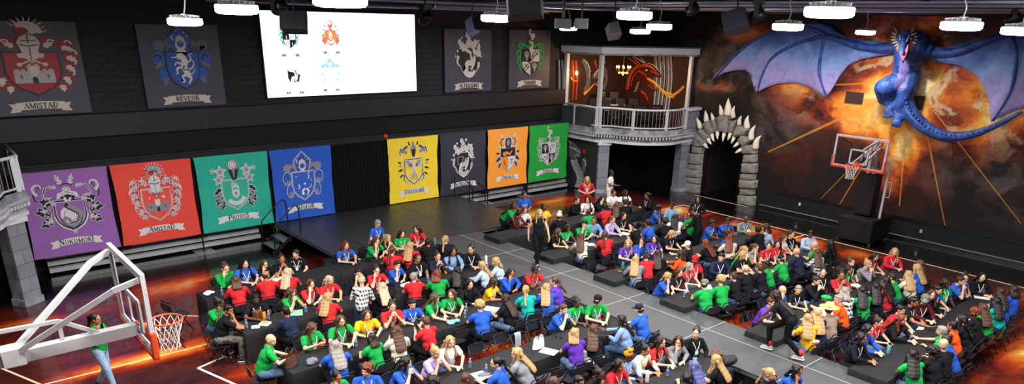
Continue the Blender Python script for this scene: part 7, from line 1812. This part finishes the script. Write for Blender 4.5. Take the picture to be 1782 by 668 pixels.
for sx_ in (-1, 1):
    for sy_ in (-1, 1):
        q = MB(); q.tube([(sx_ * .75, sy_ * .3, 0), (sx_ * .75, sy_ * .3, .71)], .014, 6); me_tl.append(q.mesh('leg', [M_grey]))
def table(x, y, label):
    t = thing('banquet_table', label, 'table', (x, y, 0), group='long tables under black cloths')
    obj('table_top', me_top, t)
    for m_ in me_tl: obj('leg', m_, t)
    obj('tablecloth', me_cloth, t)
for b_, R_, xs in (('L', LROW, [5.87 + 1.83 * i for i in range(4)]), ('R', RROW, [15.12 + 1.83 * i for i in range(4)])):
    for r, y in enumerate(R_):
        for i, x in enumerate(xs):
            if r == 6: continue
            k = 3 - i if b_ == 'L' else i
            table(x, y + .4, 'black-clothed long table, %s from runway, %s row from stage, %s' % (ORD[k], ORD[r], BLK[b_]))

# ---------------------------------------------------------------- folding chairs
M_ch = mat('black chair plastic', '#262830', .4, spec=.5); M_cf = mat('black chair frame', '#101012', .35, .4)
def chair_meshes():
    out = []
    q = MB(); q.grid(8, 6, lambda u, v: ((u - .5) * .40 * (1 - .12 * v), .2 - .4 * v, .45 - .012 * math.sin(PI * u) + (.02 if v == 0 else 0))); n0 = len(q.v)
    q.grid(8, 6, lambda u, v: ((u - .5) * .40 * (1 - .12 * v), .2 - .4 * v, .425)); q.f += [(i, i + 1, n0 + i + 1, n0 + i)[::-1] for i in range(8)] + [(54 + i, 55 + i, n0 + 55 + i, n0 + 54 + i) for i in range(8)] + [(i * 9, n0 + i * 9, n0 + i * 9 + 9, i * 9 + 9)[::-1] for i in range(6)] + [(i * 9 + 8, n0 + i * 9 + 8, n0 + i * 9 + 17, i * 9 + 17) for i in range(6)]
    q.mi = [0] * len(q.f); out.append(('seat', q.mesh('seat', [M_ch], 'auto')))
    q = MB(); f = lambda u, v, d: ((u - .5) * .42 * (1 - .18 * abs(2 * v - 1) ** 4), -.245 - .035 * (1 - (2 * u - 1) ** 2) - d - .03 * v, .60 + .21 * v - .03 * (2 * u - 1) ** 2 * v)
    q.grid(10, 5, lambda u, v: f(u, v, 0)); n0 = len(q.v); q.grid(10, 5, lambda u, v: f(u, v, .014)); q.f += [(i, i + 1, n0 + i + 1, n0 + i)[::-1] for i in range(10)] + [(55 + i, 56 + i, n0 + 56 + i, n0 + 55 + i) for i in range(10)]
    q.mi = [0] * len(q.f); out.append(('backrest', q.mesh('backrest', [M_ch], 'auto')))
    for s in (-1, 1):
        q = MB(); q.tube([(s * .215, .22, .0), (s * .215, -.02, .42), (s * .212, -.235, .80)], .012, 6); out.append(('leg', q.mesh('front_leg', [M_cf], True)))
        q = MB(); q.tube([(s * .195, -.24, .0), (s * .195, .12, .43)], .011, 6); out.append(('leg', q.mesh('rear_leg', [M_cf], True)))
    q = MB(); q.tube(crom([(-.212, -.235, .80), (-.19, -.255, .835), (0, -.285, .84), (.19, -.255, .835), (.212, -.235, .80)], 4), .012, 6); out.append(('frame', q.mesh('frame', [M_cf], True)))
    q = MB(); q.tube([(-.2, .17, .09), (.2, .17, .09)], .009, 6); out.append(('crossbar', q.mesh('crossbar', [M_cf], True)))
    return out
CHM = chair_meshes()
def chair(x, y, h, label):
    t = thing('folding_chair', label, 'chair', (x, y, 0), h - PI / 2, 'black folding chairs')
    for nm, me in CHM: obj(nm, me, t)
    return t

# ---------------------------------------------------------------- seated crowd
SD = {'F': 'stage side', 'N': 'near side', 'W': 'outer end', 'E': 'wall end'}
from collections import defaultdict
G = defaultdict(list)
for r in CROWD: G[(r[0], r[1], r[2])].append(r)
XL = {'L': lambda x: 12.6 - x, 'R': lambda x: x - 14.2}
for (blk, row, side), g in G.items():
    g.sort(key=lambda r: XL[blk](r[3]))
    for k, r in enumerate(g):
        _, _, _, x, y, h, yaw, pose, sh, hr, hc, sk, lg, ex = r
        hn = HN[hr] % HCN[hc] if '%s' in HN[hr] else HN[hr]
        if 'straw' in ex: hn = 'straw hat'
        if 'headwrap' in ex: hn = 'mustard headwrap'
        if 'pink backpack' in ex: hn = 'pink backpack'
        place = '%s from runway, %s, row %s, %s' % (ORD[k], SD[side], ORD[row], BLK[blk])
        lab = '%s %s, %s, %s' % (SHC[sh][1] if sh != 'X' else 'checked', 'long-sleeved top' if lg else 'T-shirt', hn, place)
        if len(lab.split()) > 16: lab = lab.replace('long-sleeved top', 'top').replace('denim blue', 'denim')
        ext = ()
        if 'straw' in ex: ext = ('straw',)
        if 'headwrap' in ex: ext = ('wrap',)
        if (sh, hr, hc, blk) == ('g', 'M', 'd', 'L') and side == 'N': ext = ('band',)
        pants = 'leopard' if 'leopard' in ex else ('camo' if 'camo' in ex else None)
        heavy = 1.1 if hr in 'BS' and sh in 'rg' and k % 3 == 0 else prnd.uniform(.94, 1.06)
        p = person(x, y, 0, h, pose, yaw, sh, hr, hc, sk, bool(lg), lab, 'seated crowd at the tables', prnd.uniform(.99, 1.06), heavy * 1.05, lan=(not lg) or k % 2 == 0, pants=pants, extras=ext)
        base = {'F': -PI / 2, 'N': PI / 2, 'W': 0, 'E': PI}[side]
        chair(x, y, base + (h - base) * .6, "%s top's chair, %s, %s" % (SHC[sh][1].split()[0], hn, place))
        if pose == 'p':
            q = MB(); q.box((0, 0, 0), (.075, .15, .009), Matrix.Rotation(.7, 3, 'X')); o = q.build('mobile_phone', M_phone, loc=(x + .47 * math.cos(h), y + .47 * math.sin(h), 1.0), rz=h - PI / 2)
            tag(o, 'phone of %s top, %s, %s' % (SHC[sh][1].split()[0], hn, place), 'phone')
        if 'backpack' in ex:
            q = MB(); q.ell((0, 0, 0), (.16, .09, .2), n=16, m=10); q.ell((0, -.07, -.06), (.11, .05, .1), n=12, m=8); t = thing('backpack', '%s worn on the back, %s' % (ex, place), 'backpack', (x - .17 * math.cos(h), y - .17 * math.sin(h), .88), h - PI / 2)
            q.build('bag', mat('bag ' + ex, '#d8a6ac' if 'pink' in ex else '#17171a', .7), t, smooth=True)
            q = MB()
            for s in (-1, 1): q.tube(crom([(s * .1, .04, .14), (s * .12, .16, .2), (s * .13, .27, .1)], 4), .014, 6)
            q.build('strap', mat('strap ' + ex, '#c08d94' if 'pink' in ex else '#2a2a2e', .7), t)
        if 'waist bag' in ex:
            q = MB(); q.ell((0, 0, 0), (.10, .045, .055), n=16, m=10); o = q.build('waist_bag', mat('pink bag', '#dca6a2', .6), smooth=True, loc=(x - .19 * math.cos(h), y - .19 * math.sin(h), .86), rz=h - PI / 2); tag(o, 'small pink bag on the back of the yellow shirt by the runway', 'bag')
for i, (x, y, s) in enumerate(EMPTY):
    chair(x, y, -PI / 2 if s == 'F' else PI / 2, 'empty black folding chair, %s, number %d along the aisles from the hoop' % (SD[s], i + 1))
chair(4.35, 17.9, .3, 'empty black folding chair at the table end nearest the red banner'); chair(3.95, 17.0, -.2, 'empty black folding chair standing between the hoop net and tables')
for x in (15.5, 18.3, 20.6): chair(x, 16.4 + .02 * x, PI / 2, 'empty black folding chair in the second aisle of the dragon block, %.0f metres out' % (x - 14))

# ---------------------------------------------------------------- people on their feet
def az(x, y): return math.atan2(y, x)
def facing(x, y, rel): return az(x, y) + PI + math.radians(rel)
def stand(hx, hy, pose, rel, *a, **k):
    h = facing(hx, hy, rel); J = skeleton(pose, 0)['head']; sz = k.get('size', 1.0)
    return person(hx - J.y * sz * math.cos(h), hy - J.y * sz * math.sin(h), k.pop('z', 0), h, pose, k.pop('yaw', 0), *a, group='people standing in the hall', **k)
stand(10.54, 18.75, 'stand_work', 40, 'b', 'S', 'g', 'l', label='standing man in blue shirt with short grey hair beside the stage edge', pants='#8a7a60')
stand(7.7, 14.6, 'stand_work', 170, 'X', 'B', 'a', 'l', long_=True, label='standing person in black and white plaid shirt seen from behind', lan=False, pants='#22304c', size=.98)
stand(15.7, 18.45, 'stand_lean', 62, 'g', 'D', 'k', 'd', label='person with black locs in green shirt leaning both hands on table', pants='#111114')
stand(20.45, 19.6, 'stand_waist', 5, 'r', 'L', 'y', 'l', label='standing blond person in red shirt and red trousers before the balcony pillar', pants='#b02226', wide=1.12)
stand(22.2, 19.9, 'stand_give', 75, 'w', 'B', 'k', 'd', label='standing person dressed all in white in front of the dark opening', pants='#dcd8d4', lan=False)
stand(19.97, 14.1, 'stand_work', -100, 'k', 'S', 'k', 'm', long_=True, label='standing man in black suit between the far tables, short black hair', pants='#101114')
stand(21.3, 14.9, 'stand_waist', -10, 'k', 'L', 'k', 'm', long_=True, label='standing person in black with long black hair near the arch', pants='#101114')
stand(16.6, 18.95, 'stand_waist', 20, 'b', 'B', 'k', 'm', label='standing person in blue shirt and sunglasses behind the first table', lan=False)
stand(13.7, 14.95, 'stride', 25, 'k', 'L', 'y', 'l', label='blond person in sleeveless black jumpsuit walking along the runway', pants='#0f0f12', lan=False, z=.6, extras=('vest',))
person(13.95, 7.1, .6, math.radians(108), 'prowl', 0, 'k', 'D', 'k', 'd', group='people standing in the hall', label='person in black with locs, red socks, grey shoes bending forward on runway', pants='#101012', lan=False)
bend = [o for o in COL.objects if o.get('label', '').startswith('person in black with locs, red socks')][0]
M_gsh = mat('grey running shoe', '#a8a49c', .6)
for ch in list(bend.children):
    if ch.name.startswith('shoe'):
        ch.data = ch.data.copy(); ch.data.materials[0] = M_gsh
for i in (0, 1):
    a = POSES['prowl']['ankle'][i]; q = MB(); q.tube([(a[0], a[1], a[2] + .0), (a[0], a[1] + .0, a[2] + .12)], .054, 12); q.build('sock', mat('red sock', '#c42a3c', .8), bend, smooth=True)
stand(2.25, 15.55, 'phone_walk', 55, 'g', 'P', 'k', 'm', label='person in green shirt and jeans walking with phone behind the hoop arm', pants='#8fa8c8', lan=True)
q = MB(); q.box((0, 0, 0), (.075, .012, .15)); tag(q.build('mobile_phone', M_phone, loc=(2.3, 15.36, 1.5), rz=.8), 'dark phone held to the ear of the walker behind the hoop arm', 'phone')
q = MB(); q.box((0, 0, 0), (.19, .28, .012)); 

# ---------------------------------------------------------------- things on the tables
M_pet = NT('clear bottle'); M_pet.b.inputs['Transmission Weight'].default_value = .75; M_pet.set((.9, .95, 1, 1), .08); M_pet = M_pet.m
M_lab = mat('bottle label blue', '#3f6cc0', .5); M_capw = mat('bottle cap white', '#f0f0f4', .4); M_paper = mat('white paper', '#f2f0ea', .7)
q = MB(); q.lathe([(.028, 0), (.032, .01), (.032, .12), (.030, .135), (.012, .18), (.012, .19)], n=14); me_b = q.mesh('body', [M_pet], True)
q = MB(); q.lathe([(.033, .06), (.033, .115)], n=14, cap=False); me_l = q.mesh('label', [M_lab], True)
q = MB(); q.lathe([(.014, .188), (.014, .205)], n=12); me_c = q.mesh('cap', [M_capw], True)
TC = {'white': '#e9e9ec', 'mint': '#9adcc8', 'teal': '#2a9aa2', 'aqua': '#6cc0cc', 'orange': '#f0a020', 'brown': '#5a3d2c', 'grey': '#6a6e7c', 'black': '#16161a', 'green': '#2f9a5a', 'x': '#c2b070', '': '#e4e4e4'}
def near(x, y):
    best = min(CROWD, key=lambda r: (r[3] - x) ** 2 + (r[4] - y) ** 2)
    return '%s top, %s, row %s, %s' % (SHC[best[8]][1].split()[0], (HN[best[9]] % HCN[best[10]] if '%s' in HN[best[9]] else HN[best[9]]), ORD[best[1]], BLK[best[0]])
def cloth_lump(w_, d_, h_, seed, name, m, parent=None, loc=None):
    r = random.Random(seed); q = MB()
    for k in range(7): q.ell((r.uniform(-.3, .3) * w_, r.uniform(-.3, .3) * d_, h_ * r.uniform(.25, .5)), (w_ * r.uniform(.2, .34), d_ * r.uniform(.2, .34), h_ * r.uniform(.25, .5)), None, 10, 7)
    me = remesh(q, .016, name, 2); me.materials.append(m)
    for v in me.vertices:
        import mathutils
        v.co += v.normal * .012 * mathutils.noise.noise(v.co * 22 + Vector((seed, 0, 0))); v.co.z = max(v.co.z, .003)
    return obj(name, me, parent, loc)
TZ = .747
USED = {}
def uniq(s):
    USED[s] = USED.get(s, 0) + 1
    return s if USED[s] == 1 else '%s %s' % ({2: 'second', 3: 'third', 4: 'fourth'}[USED[s]], s.replace(' lying', ''))
for i, (k, x, y, c) in enumerate(ITEMS):
    R_ = LROW if x < 13.3 else RROW; r0 = min(R_, key=lambda r: abs(y - r - .4)); y = min(max(y, r0 + .07), r0 + .73)
    if k in ('paper', 'tote', 'handbag', 'backpack', 'softbag', 'plastic', 'food'): y = min(max(y, r0 + .18), r0 + .62)
    nr = near(x, y); hexc = TC.get(c, '#dddddd'); a = random.uniform(-1, 1)
    if k in ('bottle', 'soda'):
        t = thing('water_bottle' if k == 'bottle' else 'drink_bottle', ('clear water bottle by the ' if k == 'bottle' else 'red drink bottle by the ') + nr, 'bottle', (x, y, TZ), a, 'water bottles on the tables')
        if k == 'bottle': obj('body', me_b, t); obj('label', me_l, t); obj('cap', me_c, t)
        else:
            q = MB(); q.lathe([(.03, 0), (.034, .01), (.034, .12), (.014, .18), (.014, .19)], n=14); q.build('body', mat('red drink', '#c01c2a', .2), t, smooth=True); q = MB(); q.lathe([(.0345, .06), (.0345, .11)], n=14, cap=False); q.build('label', M_capw, t)
            obj('cap', me_c, t)
    elif k == 'tumbler':
        t = thing('tumbler', '%s drink tumbler by the %s' % (c, nr), 'tumbler', (x, y, TZ), a); m = mat('tumbler ' + c, hexc, .35)
        q = MB(); q.lathe([(.034, 0), (.037, .01), (.04, .21), (.038, .22)], n=18); q.build('body', m, t, smooth=True); q = MB(); q.lathe([(.038, .22), (.036, .245), (.012, .25), (.012, .27)], n=16); q.build('lid', m if c == 'white' else M_blk, t)
        q = MB(); q.tube(crom([(.02, 0, .25), (.04, 0, .28), (.05, 0, .24)], 3), .006, 6); q.build('handle', M_blk, t)
    elif k == 'cup':
        t = thing('cup', '%s paper cup by the %s' % (c, nr), 'cup', (x, y, TZ)); q = MB(); q.lathe([(.028, 0), (.04, .1), (.042, .1), (.038, .098), (.027, .006)], n=18); q.build('body', mat('cup ' + c, hexc, .5), t, smooth=True)
    elif k in ('paper', 'napkin', 'green_sheet'):
        w_, d_ = (.28, .36) if k != 'napkin' else (.18, .18); q = MB(); n_ = 3
        q.grid(6, 6, lambda u, v: ((u - .5) * w_, (v - .5) * d_, .003 + .006 * u * v)); n0 = len(q.v); q.grid(6, 6, lambda u, v: ((u - .5) * w_, (v - .5) * d_, .001))
        o = q.build('paper_sheet' if k == 'paper' else k, mat('green paper', '#8fd8a0', .6) if k == 'green_sheet' else M_paper, loc=(x, y, TZ), rz=a); tag(o, '%s lying by the %s' % ({'paper': 'white sheet of paper', 'napkin': 'small napkin with food', 'green_sheet': 'pale green sheet'}[k], nr), 'paper'); o['label'] = uniq(o['label'])
    elif k == 'phone':
        q = MB(); q.box((0, 0, .006), (.08, .16, .01)); o = q.build('mobile_phone', M_phone, loc=(x, y, TZ), rz=a); bevel(o, .004); tag(o, uniq('phone lying by the ' + nr), 'phone', 'phones on the tables')
    elif k in ('tote', 'handbag'):
        t = thing(k + '_bag' if k == 'tote' else k, '%s %s bag by the %s' % (c, 'tote' if k == 'tote' else 'hand', nr), 'bag', (x, y, TZ), a); m = mat('leather ' + c, hexc, .5)
        q = MB(); q.grid(16, 8, lambda u, v: (.19 * math.cos(2 * PI * u) * (1 - .15 * v), .09 * math.sin(2 * PI * u) * (1 - .35 * v), .01 + .24 * v + .012 * math.sin(7 * u * PI) * v)); q.prism([(.19 * math.cos(s), .09 * math.sin(s)) for s in np.linspace(0, 2 * PI, 17)[:-1]], .002, .02); q.build('body', m, t, smooth=True)
        for s in (-1, 1):
            q = MB(); q.tube(crom([(-.09, s * .05, .22), (-.07, s * .06, .33), (0, s * .065, .37), (.07, s * .06, .33), (.09, s * .05, .22)], 4), .008, 6); q.build('handle', M_blk if c != 'brown' else m, t)
    elif k in ('softbag', 'backpack', 'plastic', 'cloth'):
        nm = {'softbag': 'soft_bag', 'backpack': 'backpack', 'plastic': 'plastic_bag', 'cloth': 'folded_cloth'}[k]; sz = {'softbag': (.36, .26, .14), 'backpack': (.5, .36, .22), 'plastic': (.34, .26, .1), 'cloth': (.26, .16, .06)}[k]
        o = cloth_lump(*sz, i, nm, mat(nm + ' ' + c, hexc, .4 if k == 'plastic' else .75), None, (x, y, TZ)); tag(o, '%s %s lying by the %s' % (c, nm.replace('_', ' '), nr), 'bag' if k != 'cloth' else 'cloth')
    elif k in ('wallet', 'box', 'food'):
        w_, d_, h_ = {'wallet': (.2, .12, .03), 'box': (.2, .16, .2), 'food': (.22, .2, .05)}[k]
        t = thing({'wallet': 'wallet', 'box': 'snack_box', 'food': 'food_tray'}[k], '%s by the %s' % ({'wallet': 'brown patterned wallet', 'box': 'brown box', 'food': 'takeaway food tray'}[k], nr), k, (x, y, TZ), a)
        q = MB(); q.box((0, 0, h_ / 2 + .002), (w_, d_, h_)); bevel(q.build('body', mat('brown card', '#6e3d22', .7) if k != 'food' else M_capw, t), .01)
        if k == 'food':
            for s in range(5): q = MB(); q.ell((.05 * math.cos(s * 1.3), .05 * math.sin(s * 1.3), .06), (.035, .03, .022), n=8, m=6); q.build('food', mat('salad', '#b8a24e', .6), t, smooth=True)
q = MB(); q.box((0, 0, .05), (.14, .08, .09)); q.lathe([(.038, .04), (.038, .12)], (0, 0, .05), 16, Matrix.Rotation(PI / 2, 3, 'X')); P = onz(636, 452, TZ); tag(q.build('camera_device', M_blk, loc=(P[0], 18.0, TZ), rz=.6), 'black photo camera lying on the first table by the stage corner', 'camera')
# towel hung over an empty chair back
q = MB(); q.grid(8, 16, lambda u, v: (-.09 + .18 * u, -.285 + .05 * math.cos(v * PI) * 1.2 + .01 * math.sin(u * 9), .50 + .36 * math.sin(v * PI) ** .5)); x, y, s = EMPTY[2]; o = q.build('grey_towel', mat('towel', '#a5a5ae', .9), loc=(x, y, 0), rz=PI, smooth=True); tag(o, 'light grey towel hanging over an empty chair back in the aisle', 'towel')
bpy.data.scenes.remove(TMP)
